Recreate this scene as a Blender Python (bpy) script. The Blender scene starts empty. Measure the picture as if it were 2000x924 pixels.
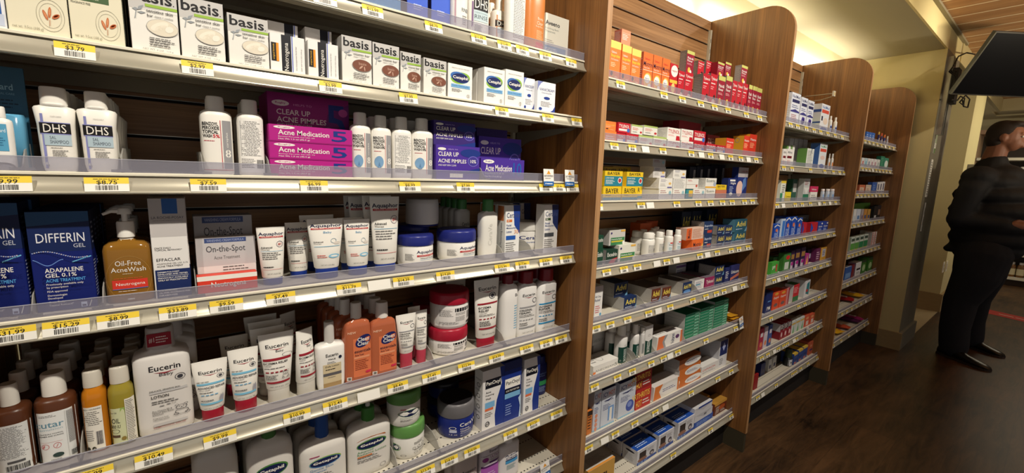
import bpy, math, random
from mathutils import Vector, Matrix, Euler
random.seed(7)
R_ = math.radians
# ------------------------------------------------------------------ camera, light, exposure
S = bpy.context.scene
COL = S.collection
CAM_Z = 1.37
YAW, PIT, ROL = R_(38.129), R_(8.4394), R_(1.9244)
FPX = 836.96
fwd = Vector((math.sin(YAW) * math.cos(PIT), math.cos(YAW) * math.cos(PIT), -math.sin(PIT)))
rt0 = Vector((math.cos(YAW), -math.sin(YAW), 0)); up0 = rt0.cross(fwd)
c_, s_ = math.cos(ROL), math.sin(ROL)
right = c_ * rt0 + s_ * up0; up = -s_ * rt0 + c_ * up0
cam = bpy.data.cameras.new('camera'); cam.lens = 36 * FPX / 2000; cam.sensor_width = 36; cam.clip_start = .05
camo = bpy.data.objects.new('camera', cam); COL.objects.link(camo); S.camera = camo
camo.matrix_world = Matrix(((right.x, up.x, -fwd.x, 0), (right.y, up.y, -fwd.y, 0), (right.z, up.z, -fwd.z, CAM_Z), (0, 0, 0, 1)))
S.view_settings.view_transform = 'Standard'; S.view_settings.look = 'None'; S.view_settings.gamma = 1
S.view_settings.use_curve_mapping = False
S.view_settings.exposure = 0.0
wd = bpy.data.worlds.new('world'); S.world = wd; wd.use_nodes = True
wd.node_tree.nodes['Background'].inputs[0].default_value = (1, .95, .92, 1)
wd.node_tree.nodes['Background'].inputs[1].default_value = 0.37
S.cycles.max_bounces = 5; S.cycles.transparent_max_bounces = 10; S.cycles.use_denoising = True
S.cycles.sample_clamp_indirect = 4

def lamp(name, kind, loc, tgt, energy, color=(1, .84, .62), **kw):
    l = bpy.data.lights.new(name, kind); l.energy = energy; l.color = color
    for k, v in kw.items(): setattr(l, k, v)
    o = bpy.data.objects.new(name, l); COL.objects.link(o); o.location = loc
    o.rotation_euler = (Vector(tgt) - Vector(loc)).to_track_quat('-Z', 'Y').to_euler()
    return o
WARM = (1, .915, .79)
for x_, e_ in ((-.85, 53), (.42, 98), (1.66, 90), (2.9, 50), (4.1, 32)):
    lamp('spot_lamp', 'SPOT', (x_, -.1, 2.55), (x_, .95, 1.0 if x_ < 1 else 1.45 if x_ < 2 else 1.85), e_, WARM, spot_size=R_(112 if x_ < 2 else 96), spot_blend=.9, shadow_soft_size=.022)
for x_ in (.35, 1.57, 2.8, 4.03):
    lamp('cove_lamp', 'AREA', (x_, 1.258, 2.185), (x_, 1.258 + .42, 2.185 + .5), 6.0, (1, .94, .82), shape='RECTANGLE', size=1.1, size_y=.03)
lamp('aisle_fill', 'AREA', (8.6, -.3, 2.38), (8.8, -.3, 0), 16, (1, .88, .66), shape='RECTANGLE', size=1.0, size_y=1.0)  # added fill light for the dark far aisle, no fixture
lamp('fascia_fill', 'SPOT', (2.9, -.55, 2.1), (3.75, .70, 2.56), 42, (1, .85, .58), spot_size=R_(70), spot_blend=1, shadow_soft_size=.08)  # added spot in mid-air, only there to brighten the fascia
lamp('ceiling_fill', 'SPOT', (4.6, -1.7, 1.7), (5.4, -.3, 2.6), 190, (1, .85, .62), spot_size=R_(110), spot_blend=1, shadow_soft_size=.1)  # added light without a fixture, lifts the plank ceiling
lamp('column_fill', 'SPOT', (7.25, -.75, 2.5), (6.98, .70, 1.75), 80, (1, .9, .66), spot_size=R_(80), spot_blend=1, shadow_soft_size=.05)  # added spot that brightens the far column's front face

# ------------------------------------------------------------------ frame of the fixture
U = .89
X1, BW, DP, TH, YB = 1.067 * U, 1.39 * U, .927 * U, .0225, 1.214
LIP = .89
BX = [(X1 - BW + TH, X1), (X1 + TH, X1 + BW), (X1 + BW + TH, X1 + 2 * BW), (X1 + 2 * BW + TH, X1 + 3 * BW)]
TIPS = [[.331, .155, -.057, -.297, -.578, -.858, -1.083],
        [.301, .091, -.123, -.368, -.579, -.815, -1.067, -1.358],
        [.304, .062, -.151, -.384, -.606, -.848, -1.088, -1.352],
        [.314, .105, -.106, -.346, -.596, -.840, -1.089, -1.341]]
DECK = [[CAM_Z + t * U + .030 for t in b] for b in TIPS]
DECK = [[z if z < 1.3 or True else z for z in b] for b in DECK]
def at(px, py, Y):
    d = right * ((px - 1000) / FPX) + up * ((462 - py) / FPX) + fwd
    return Vector((0, 0, CAM_Z)) + d * (Y / d.y)
def atx(px, py, X):
    d = right * ((px - 1000) / FPX) + up * ((462 - py) / FPX) + fwd
    return Vector((0, 0, CAM_Z)) + d * (X / d.x)

# ------------------------------------------------------------------ materials
MATS = {}
def lin(h):
    if isinstance(h, str):
        h = h.lstrip('#'); c = [int(h[i:i + 2], 16) / 255 for i in (0, 2, 4)]
    else: c = [v / 255 for v in h]
    return tuple((v / 12.92 if v <= .04045 else ((v + .055) / 1.055) ** 2.4) for v in c) + (1,)
def M(h, rough=.5, metal=0.0, noise=0.0):
    k = (h, rough, metal, noise)
    if k in MATS: return MATS[k]
    m = bpy.data.materials.new('paint_' + str(len(MATS))); m.use_nodes = True
    b = m.node_tree.nodes['Principled BSDF']
    b.inputs['Base Color'].default_value = lin(h); b.inputs['Roughness'].default_value = rough; b.inputs['Metallic'].default_value = metal
    b.inputs['Specular IOR Level'].default_value = .35
    if noise:
        nt = m.node_tree; n = nt.nodes.new('ShaderNodeTexNoise'); n.inputs['Scale'].default_value = 9; n.inputs['Detail'].default_value = 5
        mx = nt.nodes.new('ShaderNodeMix'); mx.data_type = 'RGBA'; mx.blend_type = 'MULTIPLY'
        mx.inputs[0].default_value = 1; mx.inputs[6].default_value = lin(h)
        mr = nt.nodes.new('ShaderNodeMapRange'); mr.inputs[3].default_value = 1 - noise; mr.inputs[4].default_value = 1 + noise
        nt.links.new(n.outputs[0], mr.inputs[0]); nt.links.new(mr.outputs[0], mx.inputs[7]); nt.links.new(mx.outputs[2], b.inputs['Base Color'])
    MATS[k] = m; return m
def clear(name, tint, haze, hazecol, alpha=1.0, rough=.12):
    m = bpy.data.materials.new(name); m.use_nodes = True; nt = m.node_tree; nt.nodes.clear()
    o = nt.nodes.new('ShaderNodeOutputMaterial'); t = nt.nodes.new('ShaderNodeBsdfTransparent'); t.inputs[0].default_value = lin(tint)
    d = nt.nodes.new('ShaderNodeBsdfDiffuse'); d.inputs[0].default_value = lin(hazecol)
    g = nt.nodes.new('ShaderNodeBsdfGlossy'); g.inputs['Roughness'].default_value = rough
    a = nt.nodes.new('ShaderNodeMixShader'); a.inputs[0].default_value = haze
    b = nt.nodes.new('ShaderNodeMixShader'); b.inputs[0].default_value = .07
    nt.links.new(t.outputs[0], a.inputs[1]); nt.links.new(d.outputs[0], a.inputs[2])
    nt.links.new(a.outputs[0], b.inputs[1]); nt.links.new(g.outputs[0], b.inputs[2]); nt.links.new(b.outputs[0], o.inputs[0])
    return m
FENCE = clear('clear_riser', (236, 236, 242), .29, (176, 174, 186))
DIVC = clear('clear_divider', (225, 225, 225), .45, (205, 203, 196))
CLEARCAP = clear('clear_cap', (225, 222, 215), .4, (200, 196, 188))
def wood(name, dark, light, axis, scale=1.0, rough=.42):
    m = bpy.data.materials.new(name); m.use_nodes = True; nt = m.node_tree; b = nt.nodes['Principled BSDF']
    tc = nt.nodes.new('ShaderNodeTexCoord'); mp = nt.nodes.new('ShaderNodeMapping')
    sc = [150 * scale] * 3; sc[axis] = 3.0 * scale; mp.inputs['Scale'].default_value = sc
    n = nt.nodes.new('ShaderNodeTexNoise'); n.inputs['Scale'].default_value = 1; n.inputs['Detail'].default_value = 4; n.inputs['Roughness'].default_value = .6
    mp2 = nt.nodes.new('ShaderNodeMapping'); sc2 = [22 * scale] * 3; sc2[axis] = .8 * scale; mp2.inputs['Scale'].default_value = sc2; sc2[axis] = .8
    n2 = nt.nodes.new('ShaderNodeTexNoise'); n2.inputs['Scale'].default_value = 1; n2.inputs['Detail'].default_value = 2
    ad = nt.nodes.new('ShaderNodeMath'); ad.operation = 'ADD'
    mr = nt.nodes.new('ShaderNodeMapRange'); mr.inputs[1].default_value = .66; mr.inputs[2].default_value = 1.32
    r = nt.nodes.new('ShaderNodeValToRGB'); r.color_ramp.elements[0].color = lin(dark); r.color_ramp.elements[1].color = lin(light)
    L = nt.links.new
    L(tc.outputs['Object'], mp.inputs[0]); L(tc.outputs['Object'], mp2.inputs[0]); L(mp.outputs[0], n.inputs['Vector']); L(mp2.outputs[0], n2.inputs['Vector'])
    L(n.outputs[0], ad.inputs[0]); L(n2.outputs[0], ad.inputs[1]); L(ad.outputs[0], mr.inputs[0]); L(mr.outputs[0], r.inputs[0]); L(r.outputs[0], b.inputs['Base Color'])
    b.inputs['Roughness'].default_value = rough
    return m
PANEL = wood('walnut_veneer_upright', (84, 52, 24), (150, 102, 54), 2, 1.25)
EDGE = wood('veneer_edge_lit', (150, 110, 70), (196, 152, 106), 2)  # paler than the panels: glare on the front edges put into the colour
SLAT = wood('slatwall_veneer', (128, 88, 52), (190, 144, 96), 0)
def plaster(name, c, v=.05):
    return M(c, .85, 0, v)
WALLC = plaster('w', (205, 188, 138)); 
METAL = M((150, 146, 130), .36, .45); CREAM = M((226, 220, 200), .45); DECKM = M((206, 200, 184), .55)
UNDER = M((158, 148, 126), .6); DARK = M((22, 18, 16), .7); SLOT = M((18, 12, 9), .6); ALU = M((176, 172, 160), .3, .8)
WHITE = (236, 232, 222)

def floor_mat():
    m = bpy.data.materials.new('dark_plank_floor'); m.use_nodes = True; nt = m.node_tree; b = nt.nodes['Principled BSDF']; L = nt.links.new
    tc = nt.nodes.new('ShaderNodeTexCoord'); br = nt.nodes.new('ShaderNodeTexBrick')
    br.inputs['Scale'].default_value = 1; br.inputs['Brick Width'].default_value = 1.2; br.inputs['Row Height'].default_value = .19
    br.inputs['Mortar Size'].default_value = .0015; br.inputs['Color1'].default_value = (.2, .2, .2, 1); br.inputs['Color2'].default_value = (1, 1, 1, 1); br.inputs['Mortar'].default_value = (0, 0, 0, 1)
    L(tc.outputs['Object'], br.inputs['Vector'])
    mp = nt.nodes.new('ShaderNodeMapping'); mp.inputs['Scale'].default_value = (2.2, 16, 1); L(tc.outputs['Object'], mp.inputs[0])
    n = nt.nodes.new('ShaderNodeTexNoise'); n.inputs['Scale'].default_value = 1.4; n.inputs['Detail'].default_value = 8; n.inputs['Roughness'].default_value = .68; n.inputs['Distortion'].default_value = 1.2; L(mp.outputs[0], n.inputs['Vector'])
    mp3 = nt.nodes.new('ShaderNodeMapping'); mp3.inputs['Scale'].default_value = (1.3, 3.2, 1); L(tc.outputs['Object'], mp3.inputs[0])
    n3 = nt.nodes.new('ShaderNodeTexNoise'); n3.inputs['Scale'].default_value = 1.5; n3.inputs['Detail'].default_value = 5; L(mp3.outputs[0], n3.inputs['Vector'])
    a = nt.nodes.new('ShaderNodeMath'); a.operation = 'MULTIPLY_ADD'; a.inputs[1].default_value = .22; L(br.outputs['Color'], a.inputs[0]); L(n.outputs[0], a.inputs[2])
    a2 = nt.nodes.new('ShaderNodeMath'); a2.operation = 'MULTIPLY_ADD'; a2.inputs[1].default_value = .7; L(n3.outputs[0], a2.inputs[0]); L(a.outputs[0], a2.inputs[2])
    mr = nt.nodes.new('ShaderNodeMapRange'); mr.inputs[1].default_value = .70; mr.inputs[2].default_value = 1.25; L(a2.outputs[0], mr.inputs[0])
    r = nt.nodes.new('ShaderNodeValToRGB'); r.color_ramp.elements[0].color = lin((13, 9, 7)); r.color_ramp.elements[1].color = lin((98, 70, 44))
    L(mr.outputs[0], r.inputs[0]); L(r.outputs[0], b.inputs['Base Color']); b.inputs['Roughness'].default_value = .38
    bu = nt.nodes.new('ShaderNodeBump'); bu.inputs['Strength'].default_value = .15; L(n.outputs[0], bu.inputs['Height']); L(bu.outputs[0], b.inputs['Normal'])
    return m
def plankceil_mat():
    m = wood('pale_wood_plank_ceiling', (172, 120, 76), (206, 156, 106), 1, .5, .5); nt = m.node_tree; L = nt.links.new; b = nt.nodes['Principled BSDF']
    src = b.inputs['Base Color'].links[0].from_socket
    tc = nt.nodes.new('ShaderNodeTexCoord'); sp = nt.nodes.new('ShaderNodeSeparateXYZ'); L(tc.outputs['Object'], sp.inputs[0])
    mo = nt.nodes.new('ShaderNodeMath'); mo.operation = 'FLOORED_MODULO'; mo.inputs[1].default_value = .215; L(sp.outputs[0], mo.inputs[0])
    lt = nt.nodes.new('ShaderNodeMath'); lt.operation = 'LESS_THAN'; lt.inputs[1].default_value = .02; L(mo.outputs[0], lt.inputs[0])
    mx = nt.nodes.new('ShaderNodeMix'); mx.data_type = 'RGBA'; L(lt.outputs[0], mx.inputs[0]); L(src, mx.inputs[6]); mx.inputs[7].default_value = lin((250, 226, 186)); L(mx.outputs[2], b.inputs['Base Color'])
    return m
def perf_mat():
    m = bpy.data.materials.new('perforated_deck'); m.use_nodes = True; nt = m.node_tree; L = nt.links.new; b = nt.nodes['Principled BSDF']
    tc = nt.nodes.new('ShaderNodeTexCoord'); sp = nt.nodes.new('ShaderNodeSeparateXYZ'); L(tc.outputs['Object'], sp.inputs[0])
    def mth(op, a, bb=None):
        n = nt.nodes.new('ShaderNodeMath'); n.operation = op
        for i, v in enumerate((a, bb)):
            if v is None: continue
            if hasattr(v, 'links') or hasattr(v, 'is_linked'): L(v, n.inputs[i])
            else: n.inputs[i].default_value = v
        return n.outputs[0]
    mx_ = mth('LESS_THAN', mth('FLOORED_MODULO', sp.outputs[0], .0127), .0052)
    rows = None
    for yy in (.934, .972, 1.05, 1.13):
        t = mth('LESS_THAN', mth('ABSOLUTE', mth('SUBTRACT', sp.outputs[1], yy)), .0021)
        rows = t if rows is None else mth('MAXIMUM', rows, t)
    k = mth('MULTIPLY', mx_, rows)
    mx = nt.nodes.new('ShaderNodeMix'); mx.data_type = 'RGBA'; L(k, mx.inputs[0]); mx.inputs[6].default_value = lin((212, 206, 190)); mx.inputs[7].default_value = lin((20, 17, 15)); L(mx.outputs[2], b.inputs['Base Color'])
    b.inputs['Roughness'].default_value = .5
    return m
PERF = perf_mat()

# ------------------------------------------------------------------ mesh builder
class MB:
    def __init__(s): s.v = []; s.f = []; s.m = []; s.sm = []; s.mats = []
    def mi(s, mat):
        if mat not in s.mats: s.mats.append(mat)
        return s.mats.index(mat)
    def face(s, pts, mat, smooth=False):
        i = len(s.v); s.v += [tuple(p) for p in pts]; s.f.append(tuple(range(i, i + len(pts)))); s.m.append(s.mi(mat)); s.sm.append(smooth)
    def raw(s, vs, fs, mat, smooth=False):
        i = len(s.v); s.v += [tuple(p) for p in vs]; k = s.mi(mat)
        for f in fs: s.f.append(tuple(i + j for j in f)); s.m.append(k); s.sm.append(smooth)
    def box(s, x0, x1, y0, y1, z0, z1, mat):
        v = [(x, y, z) for z in (z0, z1) for y in (y0, y1) for x in (x0, x1)]
        s.raw(v, [(0, 2, 3, 1), (4, 5, 7, 6), (0, 1, 5, 4), (2, 6, 7, 3), (0, 4, 6, 2), (1, 3, 7, 5)], mat)
    def extrude_x(s, prof, x0, x1, mat, smooth=False):
        n = len(prof); v = [(x0, y, z) for y, z in prof] + [(x1, y, z) for y, z in prof]
        s.raw(v, [(i, (i + 1) % n, n + (i + 1) % n, n + i) for i in range(n)], mat, smooth)
        s.raw(v, [tuple(range(n))[::-1], tuple(range(n, 2 * n))], mat)
    def rings(s, rings, mat, smooth=True, cap=True, capmat=None):
        n = len(rings[0]); v = [p for r in rings for p in r]
        s.raw(v, [(k * n + i, k * n + (i + 1) % n, (k + 1) * n + (i + 1) % n, (k + 1) * n + i) for k in range(len(rings) - 1) for i in range(n)], mat, smooth)
        if cap:
            s.raw(rings[0], [tuple(range(n))[::-1]], mat); s.raw(rings[-1], [tuple(range(n))], capmat or mat)
    def loft(s, secs, mat, n=24, e=2.0, cx=0, cy=0, capmat=None, cap=True):
        rs = []
        for sec in secs:
            z, hw, hd = sec[:3]; ee = sec[3] if len(sec) > 3 else e; r = []
            for i in range(n):
                a = 2 * math.pi * (i + .5) / n; ca, sa = math.cos(a), math.sin(a)
                r.append((cx + hw * math.copysign(abs(ca) ** (2 / ee), ca), cy + hd * math.copysign(abs(sa) ** (2 / ee), sa), z))
            rs.append(r)
        s.rings(rs, mat, True, cap, capmat)
    def lathe(s, prof, mat, n=20, cx=0, cy=0): s.loft([(z, r, r) for r, z in prof], mat, n, 2.0, cx, cy)
    def tube(s, pts, r, mat, n=8):
        rs = []; pts = [Vector(p) for p in pts]
        for i, p in enumerate(pts):
            d = (pts[min(i + 1, len(pts) - 1)] - pts[max(i - 1, 0)]).normalized()
            a = d.orthogonal().normalized() if i == 0 else (prev - d * prev.dot(d)).normalized()
            prev = a; b = d.cross(a); rr = r[i] if isinstance(r, (list, tuple)) else r
            rs.append([p + a * rr * math.cos(2 * math.pi * k / n) + b * rr * math.sin(2 * math.pi * k / n) for k in range(n)])
        s.rings(rs, mat)
    def build(s, name, parent=None):
        me = bpy.data.meshes.new(name); me.from_pydata(s.v, [], s.f)
        for m in s.mats: me.materials.append(m)
        me.polygons.foreach_set('material_index', s.m); me.polygons.foreach_set('use_smooth', s.sm); me.update()
        o = bpy.data.objects.new(name, me); COL.objects.link(o)
        if parent: o.parent = parent
        return o
LABELS = {}
def tag(o, label, cat=None, group=None, kind=None):
    o['label'] = label
    if cat: o['category'] = cat
    if group: o['group'] = group
    if kind: o['kind'] = kind
    if cat: LABELS.setdefault(label, []).append(o.name)
    return o
def struct(mb, name): o = mb.build(name); o['kind'] = 'structure'; return o
def empty(name, loc=(0, 0, 0)):
    o = bpy.data.objects.new(name, None); COL.objects.link(o); o.location = loc; o.empty_display_size = .02; return o
ITEMS = []
def reg(o, hw, hd, h, bay, row): ITEMS.append([o, hw, hd, h, bay, row]); return o
def clash(a, b):
    if a[4] != b[4] or a[5] != b[5]: return (0, 0)
    A, B = a[0].location, b[0].location
    if A.z + a[3] < B.z + .0002 or B.z + b[3] < A.z + .0002: return (0, 0)
    return (a[1] + b[1] - abs(A.x - B.x), a[2] + b[2] - abs(A.y - B.y))
def drop(a):
    o = a[0]; ITEMS.remove(a)
    for c in [c for c in bpy.data.objects if c.parent == o]: bpy.data.objects.remove(c)
    bpy.data.objects.remove(o)
def resolve():
    spare = lambda a: ' in line' in a[0]['label']
    for a in [a for a in ITEMS if spare(a)]:
        if any(b is not a and min(clash(a, b)) > (.004 if not spare(b) else .006) for b in ITEMS): drop(a)
    for it in range(24):
        moved = 0
        for i, a in enumerate(ITEMS):
            A = a[0].location
            for b in ITEMS[i + 1:]:
                if a[4] != b[4] or a[5] != b[5]: continue
                B = b[0].location
                if A.z + a[3] < B.z + .0002 or B.z + b[3] < A.z + .0002: continue
                ox = a[1] + b[1] + .0004 - abs(A.x - B.x); oy = a[2] + b[2] + .0004 - abs(A.y - B.y)
                if ox <= 0 or oy <= 0: continue
                moved += 1
                fa, fb = A.y - a[2], B.y - b[2]
                if ox < .0075 or (abs(fa - fb) < .012 and ox < .02):
                    s = .5 * ox * (1 if A.x < B.x else -1); A.x -= s; B.x += s
                elif fa < fb: B.y += oy
                else: A.y += oy
        for a in ITEMS:
            x0, x1 = BX[a[4]]; L = a[0].location
            L.x = min(max(L.x, x0 + a[1] + .001), x1 - a[1] - .001)
        if not moved: break
    for a in list(ITEMS):     # nothing may end inside the back wall
        if a[0].location.y + a[2] > YB - .018:
            o = a[0]; ITEMS.remove(a); LABELS.get(o.get('label'), [None])[:] = []
            for c in [c for c in bpy.data.objects if c.parent == o]: bpy.data.objects.remove(c)
            bpy.data.objects.remove(o)
    # two goods that still touch: the one standing further back goes
    gone = set()
    for i, a in enumerate(ITEMS):
        for b in ITEMS[i + 1:]:
            if a[4] != b[4] or a[5] != b[5] or id(a) in gone or id(b) in gone: continue
            A, B = a[0].location, b[0].location
            if A.z + a[3] < B.z + .0002 or B.z + b[3] < A.z + .0002: continue
            if a[1] + b[1] - abs(A.x - B.x) > .0008 and a[2] + b[2] - abs(A.y - B.y) > .0008:
                gone.add(id(a) if A.y > B.y + .004 else id(b)) if max(A.y, B.y) > .99 else None
    for a in [a for a in ITEMS if id(a) in gone]:
        o = a[0]; ITEMS.remove(a)
        for c in [c for c in bpy.data.objects if c.parent == o]: bpy.data.objects.remove(c)
        bpy.data.objects.remove(o)
DIVQ = []
def divider(bay, row, px, py, L=.20): DIVQ.append((bay, row, px, py, L))
def dup(root):
    c = root.copy(); COL.objects.link(c)
    for ch in KIDS.get(root.name, []):
        d = ch.copy(); COL.objects.link(d); d.parent = c
    return c
KIDS = {}
def kid(root, o): KIDS.setdefault(root.name, []).append(o); o.parent = root; return o

# ------------------------------------------------------------------ printed art on a surface
TXT = {}
def glyphs(t, bold):
    k = (t, bold)
    if k not in TXT:
        cu = bpy.data.curves.new('lettering', 'FONT'); cu.body = t; cu.size = 1; cu.resolution_u = 2; cu.offset = .011 * bold
        ob = bpy.data.objects.new('lettering', cu); me = bpy.data.meshes.new_from_object(ob)
        vs = [(v.co.x, v.co.y) for v in me.vertices]; fs = [tuple(p.vertices) for p in me.polygons]
        bpy.data.objects.remove(ob); bpy.data.curves.remove(cu); bpy.data.meshes.remove(me)
        if vs:
            x0 = min(v[0] for v in vs); x1 = max(v[0] for v in vs); y0 = min(v[1] for v in vs); y1 = max(v[1] for v in vs)
            vs = [((x - x0) / (x1 - x0 or 1), (y - y0) / (y1 - y0 or 1)) for x, y in vs]
        TXT[k] = (vs, fs)
    return TXT[k]
EPS = .00012
def emit(mb, art, P, curved=False, seed=1):
    """P(u,v,lift)->3D."""
    P_ = P; P = lambda u, v, l: P_(u, max(v, .004), l)
    rnd = random.Random(seed); k = 0; last = None
    for a in art:
        t = a[0]; q = 'txt' if t in 'tTlLb' else (t, a[-1])
        if q != last or t in 'rp': k += 1
        last = q; lift = EPS * k
        if t in 'rR':
            _, u0, v0, u1, v1, c = a[:6]; m = M(c)
            nu = max(1, int(round(abs(u1 - u0) * 12))) if curved else 1; nv = max(1, int(round(abs(v1 - v0) * 5))) if curved else 1
            vs = [P(u0 + (u1 - u0) * i / nu, v0 + (v1 - v0) * j / nv, lift) for j in range(nv + 1) for i in range(nu + 1)]
            mb.raw(vs, [(j * (nu + 1) + i, j * (nu + 1) + i + 1, (j + 1) * (nu + 1) + i + 1, (j + 1) * (nu + 1) + i) for j in range(nv) for i in range(nu)], m, curved)
        elif t == 'e':
            _, uc, vc, ru, rv, c = a[:6]; rot = a[6] if len(a) > 6 else 0; n = 22
            vs = [P(uc, vc, lift)]
            for i in range(n):
                an = 2 * math.pi * i / n; x, y = ru * math.cos(an), rv * math.sin(an)
                vs.append(P(uc + x * math.cos(rot) - y * math.sin(rot), vc + x * math.sin(rot) + y * math.cos(rot), lift))
            mb.raw(vs, [(0, 1 + i, 1 + (i + 1) % n) for i in range(n)], M(c), curved)
        elif t == 'o':   # ring
            _, uc, vc, ru, rv, w, c = a[:7]; n = 26
            vs = []
            for q in (1, 1 - w):
                vs += [P(uc + ru * q * math.cos(2 * math.pi * i / n), vc + rv * q * math.sin(2 * math.pi * i / n), lift) for i in range(n)]
            mb.raw(vs, [(i, (i + 1) % n, n + (i + 1) % n, n + i) for i in range(n)], M(c))
        elif t == 'p':
            mb.raw([P(u, v, lift) for u, v in a[1]], [tuple(range(len(a[1])))], M(a[2]))
        elif t in 'tT':
            _, s, u0, v0, u1, v1, c = a[:7]; bold = a[7] if len(a) > 7 else 1
            vs, fs = glyphs(s, bold)
            if t == 't': q = [P(u0 + (u1 - u0) * x, v0 + (v1 - v0) * y, lift) for x, y in vs]
            else: q = [P(u1 - (u1 - u0) * y, v0 + (v1 - v0) * x, lift) for x, y in vs]
            mb.raw(q, fs, M(c))
        elif t in 'lL':   # lines of small print
            _, u0, v0, u1, v1, n, c = a[:7]
            for i in range(n):
                if t == 'l':
                    p = (v1 - v0) / n; vv = v1 - p * (i + .5); e = u0 + (u1 - u0) * rnd.uniform(.72, 1); u = u0
                    while u < e:
                        w = (u1 - u0) * rnd.uniform(.08, .2); ue = min(u + w, e)
                        mb.raw([P(u, vv - p * .2, lift), P(ue, vv - p * .2, lift), P(ue, vv + p * .2, lift), P(u, vv + p * .2, lift)], [(0, 1, 2, 3)], M(c)); u = ue + (u1 - u0) * .025
                else:
                    p = (u1 - u0) / n; uu = u0 + p * (i + .5); e = v0 + (v1 - v0) * rnd.uniform(.72, 1)
                    mb.raw([P(uu - p * .2, v0, lift), P(uu + p * .2, v0, lift), P(uu + p * .2, e, lift), P(uu - p * .2, e, lift)], [(0, 1, 2, 3)], M(c))
        elif t == 'b':
            _, u0, v0, u1, v1, c = a[:6]; u = u0; st = (u1 - u0) / 36
            while u < u1 - st:
                w = st * rnd.choice((.6, .9, 1.5)); mb.raw([P(u, v0, lift), P(u + w, v0, lift), P(u + w, v1, lift), P(u, v1, lift)], [(0, 1, 2, 3)], M(c)); u += w + st * rnd.choice((.5, .8, 1.3))

# ------------------------------------------------------------------ product builders (origin: base centre)
def carton(name, w, d, h, base, art=(), side=(), top=None, sidecol=None, topart=(), fold=True):
    mb = MB(); b = M(base); sc = M(sidecol) if sidecol else b; tc = M(top) if top else b; x, y = w / 2, d / 2; r = min(.0008, w * .04)
    ring = [(-x + r, -y), (x - r, -y), (x, -y + r), (x, y - r), (x - r, y), (-x + r, y), (-x, y - r), (-x, -y + r)]
    mats = [b, b, sc, b, sc, b, sc, b]
    for i in range(8):
        p, q = ring[i], ring[(i + 1) % 8]; mb.face([(p[0], p[1], 0), (q[0], q[1], 0), (q[0], q[1], h), (p[0], p[1], h)], mats[i])
    mb.face([(p[0], p[1], 0) for p in ring[::-1]], sc); mb.face([(p[0], p[1], h) for p in ring], tc)
    if fold:  # tucked flap edge on the lid
        mb.raw([(-x * .96, y * .9, h + .0003), (x * .96, y * .9, h + .0003), (x * .96, y * .9 - .0012, h + .0003), (-x * .96, y * .9 - .0012, h + .0003)], [(0, 3, 2, 1)], M((90, 86, 80)))
    emit(mb, art, lambda u, v, l: (-x + w * u, -y - l, h * v))
    if side:
        emit(mb, side, lambda u, v, l: (-x - l, y - d * u, h * v)); emit(mb, side, lambda u, v, l: (x + l, -y + d * u, h * v))
    if topart: emit(mb, topart, lambda u, v, l: (-x + w * u, -y + d * v, h + l))
    return mb.build(name)
def bodysurf(secs, e=2.0):
    def f(x, z):
        for a, b in zip(secs, secs[1:]):
            if z <= b[0] or b is secs[-1]:
                t = min(1, max(0, (z - a[0]) / ((b[0] - a[0]) or 1))); hw = a[1] + (b[1] - a[1]) * t; hd = a[2] + (b[2] - a[2]) * t; break
        q = min(.97, abs(x) / hw); return -hd * (1 - q ** e) ** (1 / e)
    return f
def printed(mb, secs, e, art, hw, z0, z1, seed=1, follow=0):
    sf = bodysurf(secs, e)
    if follow:   # the print widens with the body
        def wid(z):
            for a, b in zip(secs, secs[1:]):
                if z <= b[0]: return (a[1] + (b[1] - a[1]) * max(0, (z - a[0]) / ((b[0] - a[0]) or 1))) * follow
            return secs[-1][1] * follow
        cu = lambda u: min(1.0, max(0.0, u))
        def Pf(u, v, l):
            z = z0 + (z1 - z0) * v; w = wid(z); x = -w + 2 * w * cu(u); return (x, sf(x, z) - l - .0003, z)
        emit(mb, art, Pf, True, seed); return
    cu = lambda u: min(1.0, max(0.0, u))
    emit(mb, art, lambda u, v, l: (-hw + 2 * hw * cu(u), sf(-hw + 2 * hw * cu(u), z0 + (z1 - z0) * v) - l - .0003, z0 + (z1 - z0) * v), True, seed)
def plastic(c, r=.32): return M(c, r)
def bottle(name, w, d, h, bh, cw, body, capc, art=(), e=2.6, cd=None, base=.9, lw=.94, v0=.03, v1=.97, sh=.04, label=None, capname='cap', neck=None, capmat=None, taper=1.0):
    """flat or round bottle: body up to bh, cap up to h"""
    root = empty(name); mb = MB(); hw, hd = w / 2, d / 2; cd = cd or cw; s = sh * bh * 2
    z1 = bh - s; nk = neck or cw * .42
    secs = [(0, hw * base * .93, hd * .88), (bh * .02, hw * base, hd * .96), (bh * .12, hw * (base + (1 - base) * .6), hd), (z1 * .75, hw, hd), (z1, hw * taper, hd * taper), (z1 + s * .55, hw * .93 * taper, hd * .9), (z1 + s * .88, hw * .72 * taper, hd * .7), (bh, max(nk * 1.15, hw * .4), max(nk * 1.1, hd * .4)), (bh + .003, nk, nk)]
    mb.loft(secs, body if not isinstance(body, (tuple, str)) else plastic(body), 28, e)
    if label: art = [('r', 0, 0, 1, 1, label)] + list(art)
    printed(mb, secs, e, art, hw * lw * base, z1 * v0, z1 * v1 + (s * .2 if v1 > .95 else 0))
    kid(root, mb.build('body'))
    cb = MB(); cz = bh + .001
    cb.loft([(cz, cw / 2, cd / 2), (cz + (h - cz) * .9, cw / 2 * .96, cd / 2 * .96), (h - .0012, cw / 2 * .93, cd / 2 * .93), (h, cw / 2 * .86, cd / 2 * .86)], capmat or plastic(capc), 20, 2.2)
    kid(root, cb.build(capname)); return root
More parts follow.
